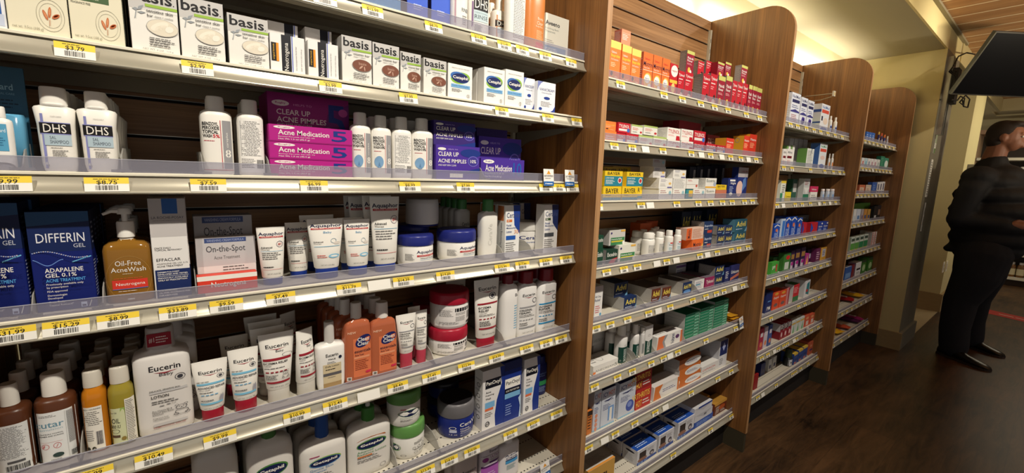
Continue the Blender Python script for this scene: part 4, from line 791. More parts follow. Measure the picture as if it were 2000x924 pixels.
def TUBE(bay, row, tl, tr, bl, br, top, bot, desc, art, body=WH, cap=NV, y0=.932, n=0, d=.03, caph=None, rz=0, g_=None, capmat=None, rx=0, ry=0):
    x, wb, _, z = dims(bay, row, bl, br, top, bot, y0); wt = at(tr, top, y0 + d / 2).x - at(tl, top, y0 + d / 2).x; h = at((tl + tr) / 2, top, y0 + d / 2).z - z
    ch = caph if caph else max(.006, at((bl + br) / 2, bot, y0).z - z)
    o = tube('squeeze_tube', wt, wb, h, ch, body, cap, art, capmat=capmat, d=d); put(o, x, y0, d, z, rz, rx, ry); reg(o, (max(wt, wb) / 2 if not rz else max(wt, wb) / 2 * .95), d / 2 if not rz else d / 2 + .01, h, bay, row); tag(o, desc, 'tube', g_ or g)
    if n: back(o, n, d + .01, desc, 'tube', g_ or g)
    return o
TUBE(0, 3, 506, 562, 514, 556, 443, 543, 'small white ointment tube, leftmost of the ointment tubes', aqua(), d=.028)
TUBE(0, 3, 563, 610, 568, 604, 434, 530, 'small ointment tube in shade, second of the ointment tubes', aqua(), y0=.965, d=.028, n=1)
TUBE(0, 3, 604, 675, 621, 669, 427, 524, 'wide white baby ointment tube, left of the two baby tubes', aqua(True), d=.03, n=2)
TUBE(0, 3, 676, 727, 682, 722, 428, 520, 'white baby ointment tube, right of the two baby tubes', aqua(True), d=.03, n=2)
TUBE(0, 3, 723, 781, 733, 776, 384, 516, 'tall white ointment tube with large lettering', aqua(), d=.032, n=2)
TUBE(0, 3, 686, 735, 692, 730, 384, 516, 'tall ointment tube standing behind in the shade', aqua(), y0=1.03, d=.032, n=1)
def JAR(bay, row, l, r, top, lidb, ym, desc, body, lid, art, y0=.932, zbase=None, n=0, lidtop=None, hh=None):
    x, w, h, z = dims(bay, row, l, r, top, ym, y0 + .03); yc = y0 + w / 2; x = (at(l, ym, yc).x + at(r, ym, yc).x) / 2; w = at(r, ym, yc).x - at(l, ym, yc).x
    if zbase is not None: z = zbase + .0005
    ha = hh or at((l + r) / 2, top, yc).z - z; lh = max(.008, ha - (at((l + r) / 2, lidb, yc).z - z)) if not hh else hh * .28
    o = jar('jar', w, ha, lh, body, lid, art, lidtop); put(o, x, y0, w, z); reg(o, w / 2, w / 2, ha, bay, row); tag(o, desc, 'jar', g)
    if n: back(o, n, w + .004, desc, 'jar', g)
    TOPS[desc] = z + ha; return o
AJ = [('t', 'Aquaphor', .32, .66, .93, .88, (30, 34, 80), 1), ('r', .33, .52, .93, .62, RED), ('t', 'HEALING OINTMENT', .38, .55, .88, .59, WH, 0), ('t', 'Advanced Therapy', .42, .38, .9, .47, K, 1), ('l', .06, .3, .26, .7, 8, GR), ('r', .42, .33, .95, .345, (90, 150, 190))]
JAR(0, 3, 777, 843, 456, 476, 500, 'white ointment jar with navy lid, left one in front', (238, 236, 230), (34, 42, 118), AJ)
o = JAR(0, 3, 862, 928, 446, 468, 495, 'white ointment jar with navy lid, right one in front', (238, 236, 230), (34, 42, 118), AJ)
JAR(0, 3, 787, 846, 440, 460, 495, 'ointment jar with navy lid in the second row', (200, 198, 196), (34, 42, 118), AJ, y0=1.004)  # duller white than the front jars, back-row shade put into the colour
JAR(0, 3, 795, 853, 388, 436, 470, 'ointment jar upside down on top of the second row jar', (34, 42, 118), (216, 212, 208), [], y0=1.004, zbase=TOPS['ointment jar with navy lid in the second row'])  # white part greyed, shadow put into the colour
HYD = [('r', 0, 0, .0, 0, WH)]
LG = (214, 212, 204)
o = BOT(0, 3, 937, 969, 389, 413, 943, 961, 470, 'white hydrating cleanser pump bottle with green collar, in front', name='pump_bottle', cat='pump bottle', group=g, y0=.94, d=.032, n=0, body=(226, 224, 216), capc=(66, 128, 66), art=[('T', 'CeraVe', .34, .3, .62, .82, (206, 204, 196), 1)], e=4, capname='collar')
BOT(0, 3, 916, 944, 392, 412, 922, 938, 450, 'hydrating cleanser bottle with green cap right behind the pump bottle', group=g, y0=.977, d=.032, n=5, pitch=.0345, body=(196, 194, 188), capc=(66, 128, 66), art=[('t', 'CeraVe', .3, .68, .95, .78, (40, 44, 60), 1), ('t', 'Hydrating', .3, .58, .9, .64, (60, 100, 70), 0), ('l', .3, .3, .9, .5, 5, GR)], e=3)  # greyer than the front bottle: shade painted into the body colour
CB = (26, 60, 146)
def ceravebox(am): return [('p', [(.62, .62), (1, .45), (1, 1), (.52, 1)], CB if am else (30, 44, 92)), ('t', 'CeraVe', .08, .76, .94, .86, (60, 70, 110), 1), ('r', .08, .68, .46, .73, (216, 120, 60) if am else (60, 84, 60)), ('t', 'AM' if am else 'PM', .12, .69, .26, .72, WH, 1), ('t', 'Facial', .08, .60, .4, .64, (50, 80, 140), 1), ('t', 'Moisturizing', .08, .54, .84, .585, (50, 80, 140), 1), ('t', 'Lotion', .08, .475, .44, .52, (50, 80, 140), 1), ('r', .06, .34, .72, .42, (30, 84, 170) if am else (70, 74, 80)), ('l', .06, .1, .8, .3, 5, GR)] + ([('t', '30', .62, .45, .92, .53, (226, 150, 90), 0)] if am else [])
BOX(0, 3, 986, 1014, 401, 470, (232, 232, 228), ceravebox(True), 'white and blue morning face lotion carton with orange side', group=g, d=.04, n=2, side=[('r', .1, .7, .8, .98, (200, 120, 70)), ('T', 'Facial Moisturizing Lotion', .4, .1, .7, .66, (60, 60, 80), 0)], name='skincare_carton', cat='skincare carton')
BOX(0, 3, 1061, 1088, 400, 470, (222, 220, 216), ceravebox(False), 'white evening face lotion carton at the right shelf end', group=g, d=.038, n=2, name='skincare_carton', cat='skincare carton')
for i, (l, r) in enumerate(((1019, 1038), (1040, 1059))):
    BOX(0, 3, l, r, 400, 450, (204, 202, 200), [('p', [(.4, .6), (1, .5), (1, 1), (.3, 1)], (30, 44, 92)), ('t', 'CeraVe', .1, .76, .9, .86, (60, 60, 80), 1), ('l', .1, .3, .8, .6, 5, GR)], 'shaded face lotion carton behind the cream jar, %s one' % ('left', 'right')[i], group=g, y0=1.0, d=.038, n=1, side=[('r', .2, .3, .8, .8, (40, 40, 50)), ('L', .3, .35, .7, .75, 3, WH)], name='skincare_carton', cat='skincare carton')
JAR(0, 3, 1015, 1060, 434, 451, 470, 'white moisturizing cream jar with blue triangle', (232, 230, 224), (228, 226, 218), [('p', [(.55, 0), (1, 0), (1, .9), (.9, .9)], CB), ('t', 'CeraVe', .06, .62, .86, .84, (30, 50, 120), 1), ('t', 'Moisturizing', .06, .4, .62, .5, (40, 80, 150), 1), ('t', 'Cream', .06, .24, .36, .34, (40, 80, 150), 1)])
# --- shelf 5
TWH = (240, 220, 216); g = 'goods on the fifth shelf of the nearest bay'
DA = (86, 48, 28); LBL = (228, 230, 228)
bkl = [('l', .1, .3, .9, .96, 30, (80, 80, 82)), ('b', .3, .04, .9, .16, (40, 40, 42)), ('r', .35, .2, .8, .25, (90, 90, 92))]
BOT(0, 4, -24, 62, 748, 790, -16, 26, 860, 'brown bottle with white printed label at the left picture edge', group=g, d=.046, n=3, body=DA, capc=(226, 222, 212), label=LBL, v1=.84, art=bkl, base=1, lw=.96)
cut = [('l', .06, .9, .6, .95, 2, GR), ('t', 'cutar', .0, .70, .72, .80, (108, 150, 168), 1), ('t', 'emulsion', .1, .645, .68, .685, (150, 180, 190), 0), ('t', 'CONTROLS ITCHING,', .04, .56, .68, .585, K, 1), ('t', 'REDNESS AND SCALING', .04, .52, .68, .545, K, 1), ('r', .06, .41, .64, .413, (200, 90, 90)), ('o', .2, .33, .1, .055, .12, (200, 90, 90)), ('o', .5, .33, .1, .055, .12, (200, 90, 90)), ('e', .16, .33, .04, .02, (200, 120, 120), .8), ('e', .5, .33, .05, .008, (200, 120, 120), .8), ('e', .5, .14, .14, .045, (50, 70, 66)), ('p', [(0, .0), (.25, .0), (.0, .26)], (110, 170, 164)), ('r', .76, .02, .765, .98, MG), ('l', .8, .32, .99, .97, 34, (80, 80, 82)), ('b', .82, .05, .98, .16, K), ('l', .3, .04, .6, .07, 1, GR)]
BOT(0, 4, 66, 152, 725, 768, 76, 128, 850, 'brown bottle with white label and grey-blue lettering', group=g, d=.046, n=3, body=DA, capc=(228, 224, 214), label=LBL, v1=.88, art=cut, base=1, lw=.96)
for l, r, t, s, cl, cr, body, nm, ar in ((160, 212, 720, 752, 158, 199, (188, 116, 26), 'amber oil bottle with white back label', [('r', 0, 0, .8, .86, (232, 228, 216)), ('t', 'RICH + NOURISHING', .06, .8, .76, .83, K, 0), ('l', .06, .5, .76, .78, 8, (90, 86, 80)), ('l', .06, .2, .4, .42, 6, GR), ('b', .48, .12, .74, .38, (50, 44, 60)), ('e', .12, .05, .07, .04, (60, 56, 44)), ('e', .34, .05, .09, .045, (60, 56, 44)), ('p', [(.3, .05), (.33, .03), (.4, .08), (.33, .045)], WH)]), (228, 281, 709, 741, 222, 262, (150, 136, 52), 'green-gold vitamin oil bottle', [('r', 0, .0, .62, .74, (206, 210, 168)), ('p', [(.3, 0), (.62, 0), (.62, .74), (.45, .74)], (150, 180, 90)), ('t', 'OIL', .08, .44, .4, .54, K, 0), ('t', '000 IU', .04, .34, .4, .41, K, 0), ('t', 'Pure Oils', .06, .64, .3, .67, GR, 0), ('r', .04, .15, .36, .20, (90, 70, 54)), ('o', .2, .28, .16, .04, .1, K), ('e', .5, .12, .1, .04, (140, 120, 60)), ('r', .64, -.06, 1, .9, (232, 228, 214)), ('l', .67, 0, .98, .88, 26, (90, 86, 80))])):
    BOT(0, 4, l, r, t, s, cl, cr, 820, nm, group=g, d=.036, n=4, body=M(body, .14), capc=WH, capmat=CLEARCAP if False else M((206, 200, 186), .2), art=ar, base=1, lw=.97, sh=.08)
bear = lambda u, v, s, c: [('o', u, v + .055 * s, .1 * s, .032 * s, .12, c), ('o', u - .08 * s, v + .085 * s, .035 * s, .012 * s, .25, c), ('o', u + .08 * s, v + .085 * s, .035 * s, .012 * s, .25, c), ('o', u, v, .12 * s, .036 * s, .1, c), ('e', u - .035 * s, v + .06 * s, .01 * s, .004 * s, c), ('e', u + .035 * s, v + .06 * s, .01 * s, .004 * s, c), ('e', u, v + .05 * s, .014 * s, .005 * s, c), ('o', u - .1 * s, v - .025 * s, .045 * s, .016 * s, .25, c), ('o', u + .1 * s, v - .025 * s, .045 * s, .016 * s, .25, c)]
DR = (150, 32, 46)
euc = lambda u0, v0, u1, v1: [('t', 'Eucerin', u0, v0, u1, v1, (30, 28, 34), 1), ('p', [(u0 + (u1 - u0) * .12, v0 - (v1 - v0) * .25), (u0 + (u1 - u0) * .5, v0 - (v1 - v0) * .62), (u0 + (u1 - u0) * .92, v0 - (v1 - v0) * .2), (u0 + (u1 - u0) * .5, v0 - (v1 - v0) * .38)], DR)]
BL = euc(.26, .855, .84, .93) + [('t', 'Baby', .44, .765, .7, .82, (60, 56, 62), 0), ('o', .82, .73, .1, .045, .12, (70, 70, 76)), ('e', .82, .73, .055, .025, (60, 60, 66)), ('r', .24, .55, .94, .585, (196, 194, 192)), ('t', 'DELICATE, SENSITIVE SKIN', .24, .575, .8, .60, K, 1), ('t', 'LOTION', .26, .485, .58, .525, K, 1), ('l', .26, .4, .8, .455, 2, GR), ('r', .4, .365, .48, .378, MG), ('r', .53, .375, .6, .388, MG), ('o', .66, .385, .04, .012, .2, GR), ('t', 'Pro-Vitamin B5 &', .26, .3, .62, .322, K, 0), ('t', 'Natural Shea Butter', .26, .275, .66, .297, K, 0), ('t', 'Enriched', .26, .25, .45, .27, K, 0), ('t', 'Fragrance free', .26, .2, .54, .22, K, 0), ('t', 'Hypoallergenic', .26, .175, .56, .195, K, 0), ('r', .26, .1, .9, .135, (196, 194, 192)), ('t', 'DERMATOLOGICAL SKINCARE', .26, .07, .86, .09, DR, 1)] + bear(.8, .24, 1.1, (60, 58, 62))
o = BOT(0, 4, 280, 393, 632, 672, 306, 364, 760, 'large white baby lotion bottle with teddy outline', group=g, y0=.935, d=.05, n=3, art=BL, base=.99, lw=.95, e=4.5, sh=.05, body=(222, 218, 212), capc=(206, 200, 196))
lb = MB(); lz = at(330, 668, .95).z - DECK[0][4]; lb.box(-.017, .016, -.0012, 0, 0, .023, M((160, 30, 48), .4)); emit(lb, [('t', '#1', .08, .3, .3, .7, TWH, 1), ('l', .36, .2, .92, .8, 3, TWH)], lambda u, v, l: (-.017 + .033 * u, -.0012 - l, .023 * v)); lo = kid(o, lb.build('red_label')); cb_ = [c for c in KIDS[o.name] if c.name.startswith('cap')][0]; lo.location = (0, min(v.co.y for v in cb_.data.vertices) - .0004, lz)
def eu(style, col):
    a = euc(.14, .80, .86, .87)
    if style == 'adv': a += [('o', .82, .72, .12, .05, .14, (90, 90, 96)), ('e', .82, .72, .06, .028, (80, 80, 86)), ('t', 'VERY DRY SKIN', .02, .62, .42, .645, K, 1), ('r', .02, .565, .96, .605, (120, 186, 216)), ('t', 'ADVANCED REPAIR', .02, .48, .98, .53, (60, 60, 70), 1), ('t', 'HAND CREAM', .04, .44, .45, .465, GR, 0), ('l', .06, .38, .7, .42, 1, GR)] + [('r', .1 + .17 * k, .335, .22 + .17 * k, .355, (110, 170, 206)) for k in range(4)] + [('p', [(.8, .16), (.95, .16), (.96, .26), (.92, .33), (.88, .27), (.85, .32), (.8, .25)], (160, 160, 170)), ('r', .02, .13, .94, .17, (120, 186, 216)), ('l', .06, .2, .6, .25, 1, GR), ('t', 'NET WT. 2.7 OZ. 78g', .12, .03, .9, .055, K, 0)]
    else: a += [('t', 'Baby', .44, .70, .7, .755, (60, 56, 62), 0), ('o', .82, .65, .18, .035, .1, GR), ('r', 0, .565, .96, .61, DR), ('t', 'ECZEMA RELIEF', 0, .5, .84, .54, K, 1), ('t', 'CREAM', 0, .46, .24, .485, GR, 0), ('l', 0, .405, .95, .44, 1, GR)] + [('r', .02 + .17 * k, .335, .13 + .17 * k, .36, DR) for k in range(5)] + [('r', 0, .13, .96, .165, DR), ('l', 0, .2, .5, .3, 4, K), ('t', 'NET WT 5 OZ.  141g', .1, .05, .9, .075, K, 0)] + bear(.76, .25, 1.1, (70, 66, 70))
    return a
CR = (150, 24, 44)
TUBE(0, 4, 391, 462, 404, 452, 700, 798, 'white hand cream tube with light blue bands, front left', eu('adv', 0), cap=CR, d=.032, n=3, g_=g)
TUBE(0, 4, 447, 508, 456, 504, 680, 782, 'white hand cream tube with light blue bands, right', eu('adv', 0), cap=CR, d=.032, n=3, g_=g)
TUBE(0, 4, 494, 566, 512, 560, 651, 764, 'white baby eczema tube with red bands, left', eu('ecz', 0), cap=WH, capmat=M((196, 192, 182), .2), d=.034, n=3, g_=g)
TUBE(0, 4, 565, 606, 570, 612, 644, 750, 'white baby eczema tube turned to the right', eu('ecz', 0), cap=WH, capmat=M((196, 192, 182), .2), d=.034, n=3, g_=g, rz=R_(28))
o = BOT(0, 4, 614, 671, 627, 668, 633, 653, 730, 'white face lotion bottle with gold label and clear pump cap', name='pump_bottle', cat='pump bottle', group=g, d=.034, n=2, e=4, body=(236, 234, 228), capmat=M((200, 196, 190), .15), art=[('t', 'Eucerin', .25, .80, .78, .88, (30, 30, 36), 1), ('t', 'FACE', .36, .715, .66, .755, K, 1), ('l', .3, .62, .7, .68, 2, GR), ('r', .12, .04, .9, .62, (206, 190, 154)), ('r', .12, .04, .9, .15, (168, 140, 96)), ('t', 'Daily Lotion', .22, .53, .8, .585, K, 0), ('l', .22, .46, .8, .51, 1, K), ('r', .12, .33, .9, .4, (92, 90, 92)), ('l', .3, .27, .75, .3, 1, GR), ('e', .86, .76, .07, .04, (30, 36, 60))], lw=.9)
ORG = M((178, 98, 66), .12)
cc = [('r', .28, .07, .97, .80, (214, 118, 76)), ('t', 'NEW', .1, .9, .4, .94, (240, 200, 170), 1), ('e', .66, .74, .3, .11, (30, 34, 90), .15), ('t', 'Clean', .44, .74, .88, .81, WH, 1), ('t', 'Clear', .44, .66, .88, .73, WH, 1), ('t', 'essentials', .32, .53, .94, .59, (50, 34, 50), 1), ('t', 'Acne Toner', .34, .47, .68, .51, (50, 34, 50), 0), ('r', .3, .42, .9, .46, (226, 150, 110)), ('l', .34, .2, .9, .4, 6, (140, 60, 40)), ('r', .04, .03, .2, .1, WH), ('b', .07, .04, .18, .09, K), ('r', .74, .12, .95, .16, (200, 40, 80))]
for i, (l, r, t, s, cl, cr) in enumerate(((661, 716, 591, 622, 673, 694), (724, 777, 588, 618, 734, 757))):
    BOT(0, 4, l, r, t, s, cl, cr, 700, 'clear orange acne toner bottle with white cap, %s of two' % ('left', 'right')[i], group=g, d=.036, n=4, body=ORG, capc=(228, 222, 214), art=cc, e=4.5, base=1, sh=.06, taper=.93, lw=.96)
oh = lambda b, nm: euc(.16, .84, .84, .90) + [('o', .82, .74, .13, .055, .2, (80, 80, 88)), ('r', .04, .60, .96, .63, b), ('t', nm.split()[0], .04, .53, .7, .575, K, 1), ('t', nm.split()[1], .04, .475, .6, .52, K, 1), ('l', .04, .4, .9, .46, 2, GR)] + [('r', .05 + .15 * k, .335, .15 + .15 * k, .355, b) for k in range(5)] + [('r', .04, .17, .96, .2, b), ('l', .05, .22, .6, .3, 2, GR), ('t', 'NET WT 2 OZ', .2, .06, .8, .085, GR, 0)]
GRB = (150, 150, 152)
TUBE(0, 4, 781, 820, 787, 812, 612, 690, 'small white healing cream tube in front of the pink cap row', oh(GRB, 'ORIGINAL HEALING'), cap=(176, 60, 78), d=.026, n=2, g_=g)
TUBE(0, 4, 814, 838, 814, 834, 605, 684, 'small white healing cream tube, right of the pair', oh(GRB, 'ORIGINAL HEALING'), cap=(176, 60, 78), y0=.94, d=.026, n=1, g_=g)
TUBE(0, 4, 757, 780, 760, 779, 640, 690, 'short pale tube tucked behind the orange toner', [], cap=(176, 60, 78), y0=.99, d=.02, n=0, g_=g)
JL = [('r', 0, .05, 1, .98, (236, 232, 228)), ('r', .38, .78, .97, .96, (30, 30, 34)), ('l', .05, .55, .34, .9, 7, GR), ('l', .4, .6, .75, .74, 4, GR), ('l', .4, .3, .72, .55, 6, GR), ('b', .78, .35, .97, .72, K), ('r', .76, .1, .97, .22, K), ('l', .05, .15, .5, .3, 3, MG)]
JAR(0, 4, 843, 910, 632, 653, 675, 'white cream jar with red lid, lower of the two stacked', (230, 226, 222), (164, 28, 50), JL)
JAR(0, 4, 845, 912, 564, 586, 640, 'white cream jar with red lid, upper of the two stacked', (230, 226, 222), (164, 28, 50), JL, zbase=TOPS['white cream jar with red lid, lower of the two stacked'])
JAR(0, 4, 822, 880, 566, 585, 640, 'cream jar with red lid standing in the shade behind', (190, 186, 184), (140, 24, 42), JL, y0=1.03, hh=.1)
er = euc(.12, .865, .88, .93) + [('o', .7, .76, .16, .06, .2, (80, 80, 88)), ('e', .7, .76, .08, .035, (70, 70, 78)), ('r', .03, .615, .97, .645, DR), ('t', 'ECZEMA', .06, .54, .62, .58, K, 1), ('t', 'RELIEF', .06, .485, .5, .525, K, 1), ('t', 'CREAM', .06, .45, .4, .47, GR, 0), ('l', .06, .4, .9, .44, 2, GR)] + [('r', .06 + .17 * k, .345, .16 + .17 * k, .365, DR) for k in range(5)] + [('l', .06, .22, .7, .32, 4, K), ('r', .03, .165, .97, .195, DR), ('t', 'NET WT 8 OZ. 226g', .15, .06, .85, .085, K, 0)]
TUBE(0, 4, 925, 974, 932, 968, 545, 661, 'tall white eczema cream tube with dark red bands', er, cap=CR, d=.034, n=0, g_=g)
TUBE(0, 4, 896, 935, 902, 934, 552, 655, 'eczema cream tube half hidden behind the tall one', er, cap=CR, y0=.975, d=.034, n=1, g_=g)
BOT(0, 4, 984, 1014, 534, 552, 990, 1007, 610, 'white lotion bottle turned sideways with dark red cap', group=g, d=.044, n=1, body=(232, 230, 226), capc=(120, 22, 34), art=[('l', .7, .2, .98, .7, 10, (120, 180, 210)), ('t', 'Eu', .75, .86, .98, .92, K, 1)], e=3.5, base=1)
ol = lambda b, nm: [q if q[0] != 't' or q[1] != 'Eucerin' else q for q in oh(b, nm)]
BOT(0, 4, 1014, 1050, 527, 551, 1019, 1040, 610, 'white healing lotion bottle with dark red cap and grey bands', group=g, d=.036, n=2, body=(226, 224, 220), capc=(130, 20, 34), art=ol(GRB, 'ORIGINAL HEALING'), e=3.5, base=1, lw=.96)
BOT(0, 4, 1052, 1088, 522, 546, 1060, 1081, 610, 'white repair lotion bottle with dark red cap and blue bands', group=g, d=.036, n=2, body=(230, 228, 224), capc=(130, 20, 34), art=ol((40, 140, 190), 'INTENSIVE REPAIR'), e=3.5, base=1, lw=.96)
# --- shelf 6
g = 'goods on the sixth shelf of the nearest bay'
cl = lambda ring, l1, l2, c: [('e', .51, .735, .4, .105, ring), ('e', .5, .72, .395, .1, (70, 130, 190) if ring != (90, 140, 70) else (60, 120, 60)), ('e', .5, .725, .37, .088, (20, 30, 74)), ('t', 'Cetaphil', .2, .69, .8, .765, WH, 2), ('t', l1, .12, .565, .12 + .052 * len(l1), .615, c, 0), ('t', l2, .12, .505, .12 + .052 * len(l2), .555, c, 0), ('l', .12, .42, .7, .47, 2, K), ('l', .12, .32, .9, .4, 3, GR), ('o', .8, .12, .09, .05, .16, MG)]
BW_ = (222, 218, 210)
for i, (l, r, s, cpl, cpr, t, capc, ring, l1, l2, c, nm, extra) in enumerate((
    (372, 466, 866, 401, 436, 835, (26, 46, 120), (140, 180, 60), 'Gentle Skin', 'Cleanser', (90, 140, 190), 'lotion bottle with navy cap, leftmost on the sixth shelf', []),
    (482, 576, 850, 511, 541, 828, (72, 120, 60), (90, 140, 70), 'Moisturizing', 'Lotion', (110, 140, 100), 'lotion bottle with green cap and dark oval logo', []),
    (588, 680, 848, 616, 643, 802, (40, 80, 150), (140, 180, 60), 'Gentle Skin', 'Cleanser', (90, 140, 190), 'skin cleanser bottle with blue cap and dark oval logo', [('r', .12, .885, .36, .905, (170, 50, 100))]),
    (684, 768, 815, 711, 736, 790, (66, 128, 56), (90, 140, 70), 'Advanced', 'Radiance Lotion', (96, 150, 100), 'radiance lotion pump bottle with green collar and orange label', [('p', [(.1, .845), (.9, .845), (.86, .885), (.5, .91), (.22, .885)], (196, 112, 50)), ('t', 'Shea Butter', .3, .855, .75, .88, WH, 0), ('r', .12, .46, .5, .49, (206, 120, 60))]))):
    kw_ = {}
    o = BOT(0, 5, l, r, t, s, cpl, cpr, 900, nm, group=g, y0=.94, d=.05, n=0, body=BW_, capc=capc, art=cl(ring, l1, l2, c) + extra, e=3.2, base=1, sh=.09, lw=.86, h=None, capname='collar' if i == 3 else 'cap', name='pump_bottle' if i == 3 else 'bottle', cat='pump bottle' if i == 3 else 'bottle')
    if i == 3:
        hz = at(724, 790, .965).z - DECK[0][5]; pb = MB(); pb.lathe([(.0055, hz), (.0055, hz + .014), (.012, hz + .015), (.013, hz + .02), (.009, hz + .024)], plastic((222, 218, 210)), 16); pb.tube([(0, 0, hz + .019), (.022, 0, hz + .02), (.034, 0, hz + .014)], [.005, .0045, .003], plastic((222, 218, 210))); kid(o, pb.build('pump'))
    back(o, 3, .054, nm, 'bottle', g)
JC = [('e', .5, .66, .36, .19, (90, 140, 70)), ('e', .5, .655, .335, .17, (24, 30, 70)), ('t', 'Cetaphil', .24, .6, .76, .71, WH, 1), ('t', 'Moisturizing Cream', .2, .37, .8, .44, (110, 150, 90), 0), ('l', .2, .22, .6, .33, 3, GR), ('o', .88, .3, .05, .07, .2, GR), ('r', .2, .88, .36, .92, (180, 60, 60))]
JC2 = [('e', .0, .6, .14, .2, (90, 140, 70)), ('e', -.02, .6, .13, .17, (24, 30, 70)), ('t', 'Cetaphil', .62, .84, .8, .88, K, 1), ('l', .5, .68, .9, .82, 5, GR), ('o', .5, .5, .05, .07, .2, GR), ('o', .66, .52, .05, .07, .2, GR), ('o', .82, .54, .05, .07, .2, GR), ('l', .5, .36, .9, .44, 2, K), ('o', .56, .24, .06, .08, .15, GR), ('l', .66, .2, .9, .32, 4, GR), ('o', .2, .16, .07, .06, .2, GR)]
JAR(0, 5, 762, 826, 815, 838, 865, 'white cream jar with green lid, lower of the stacked pair', (232, 230, 222), (96, 146, 76), JC2)
JAR(0, 5, 756, 818, 755, 777, 850, 'white cream jar with green lid, upper of the stacked pair', (228, 226, 218), (96, 146, 76), JC, zbase=TOPS['white cream jar with green lid, lower of the stacked pair'])
NB = (22, 34, 96)
TUBE(0, 5, 812, 850, 818, 848, 742, 830, 'dark blue healing ointment tube with clear cap', [('t', 'CeraVe', .14, .74, .92, .82, (200, 206, 220), 1), ('t', 'Healing', .2, .58, .8, .63, (190, 196, 212), 1), ('t', 'Ointment', .2, .51, .86, .56, (190, 196, 212), 1), ('l', .2, .2, .8, .42, 5, (150, 156, 190))], body=NB, cap=WH, capmat=M((190, 188, 180), .15), d=.034, n=1, g_=g)
CJ = [('p', [(.9, .9), (1.1, .9), (1.1, .1), (.82, .1)], (226, 226, 226)), ('t', 'CeraVe', .34, .62, .94, .84, WH, 1), ('t', 'Healing', .36, .42, .64, .52, WH, 1), ('t', 'Ointment', .36, .3, .7, .4, WH, 1), ('l', .36, .16, .8, .27, 2, (190, 196, 220)), ('o', .17, .56, .08, .09, .2, WH), ('r', .1, .3, .26, .46, (190, 196, 220)), ('t', '12 oz', .1, .14, .28, .22, WH, 0), ('o', .56, .08, .2, .05, .2, (190, 196, 220))]
JAR(0, 5, 864, 926, 773, 798, 830, 'navy healing ointment jar with grey-black lid', (24, 40, 118), (104, 102, 104), CJ, lidtop=(34, 32, 34))
JAR(0, 5, 846, 900, 757, 775, 810, 'navy jar with dark lid behind, lower one', (20, 34, 100), (34, 34, 40), [('t', 'CeraVe', .3, .6, .9, .8, (150, 156, 180), 1)], y0=1.01, hh=.06)
JAR(0, 5, 848, 902, 700, 712, 790, 'navy jar with dark lid behind, upper one', (20, 34, 100), (34, 34, 40), [('p', [(.4, .1), (.6, .1), (.9, .9), (.7, .9)], (150, 156, 180))], y0=1.01, hh=.05, zbase=TOPS['navy jar with dark lid behind, lower one'])
PX = (26, 50, 130)
pan = lambda l: [('p', [(.62, 0), (1, 0), (1, 1), (.78, 1), (.88, .72), (.66, .45), (.58, .2)], PX), ('r', .12, .69, .84, .84, (16, 18, 30)), ('t', 'PanOxyl', .16, .725, .8, .805, WH, 1), ('t', 'Acne', .14, .61, .38, .645, K, 1), ('t', l, .14, .555, .52, .59, K, 1), ('t', 'Wash', .14, .50, .38, .535, K, 1), ('r', .12, .36, .56, .46, (120, 176, 216)), ('r', .12, .315, .5, .355, (222, 112, 70)), ('l', .12, .2, .5, .29, 3, GR), ('o', .24, .09, .1, .045, .25, (20, 20, 30)), ('t', '#1', .18, .07, .3, .11, K, 1)]
PS = [('o', .5, v, .2, .035, .25, K) for v in (.2, .38, .56, .74)] + [('l', .15, v - .1, .85, v - .07, 2, GR) for v in (.38, .56, .74, .92)]
BOX(0, 5, 938, 980, 722, 800, (226, 224, 222), pan('Foaming'), 'white and blue acne foaming wash carton, leftmost of three', group=g, y0=.93, d=.042, n=1, side=PS, name='wash_carton', cat='wash carton')
BOX(0, 5, 982, 1015, 706, 790, PX, [('r', 0, .86, 1, 1, (34, 44, 96)), ('r', .04, .56, .94, .72, WH), ('t', 'PanOxyl', .1, .60, .88, .68, (16, 18, 30), 1), ('r', .04, .48, .94, .555, (16, 18, 30)), ('t', 'ACNE TREATMENT BAR', .1, .5, .88, .53, WH, 0), ('r', .04, .39, .94, .475, (120, 176, 216)), ('l', .1, .1, .5, .3, 5, (150, 170, 220)), ('p', [(.9, 0), (1, 0), (1, .4), (.84, .34), (.95, .2)], (190, 210, 230))], 'blue acne treatment bar carton between two white ones', group=g, y0=.93, d=.042, n=1, side=[('l', .2, .3, .8, .7, 6, (150, 170, 220))], name='wash_carton', cat='wash carton')
BOX(0, 5, 1022, 1052, 700, 780, (226, 224, 222), pan('Creamy'), 'white and blue acne creamy wash carton, rightmost of three', group=g, y0=.93, d=.042, n=1, side=PS, name='wash_carton', cat='wash carton')
BOT(0, 5, 1052, 1072, 692, 706, 1056, 1068, 760, 'dark blue shampoo bottle with green stripe behind the last carton', group=g, y0=.985, d=.03, body=(24, 36, 100), capc=(24, 36, 100), art=[('t', 'selsun', .1, .74, .9, .8, (120, 150, 210), 1), ('t', 'blue', .1, .66, .7, .72, (120, 150, 210), 1), ('r', 0, .34, 1, .5, (50, 150, 90)), ('l', .1, .1, .9, .3, 5, (150, 170, 210))])
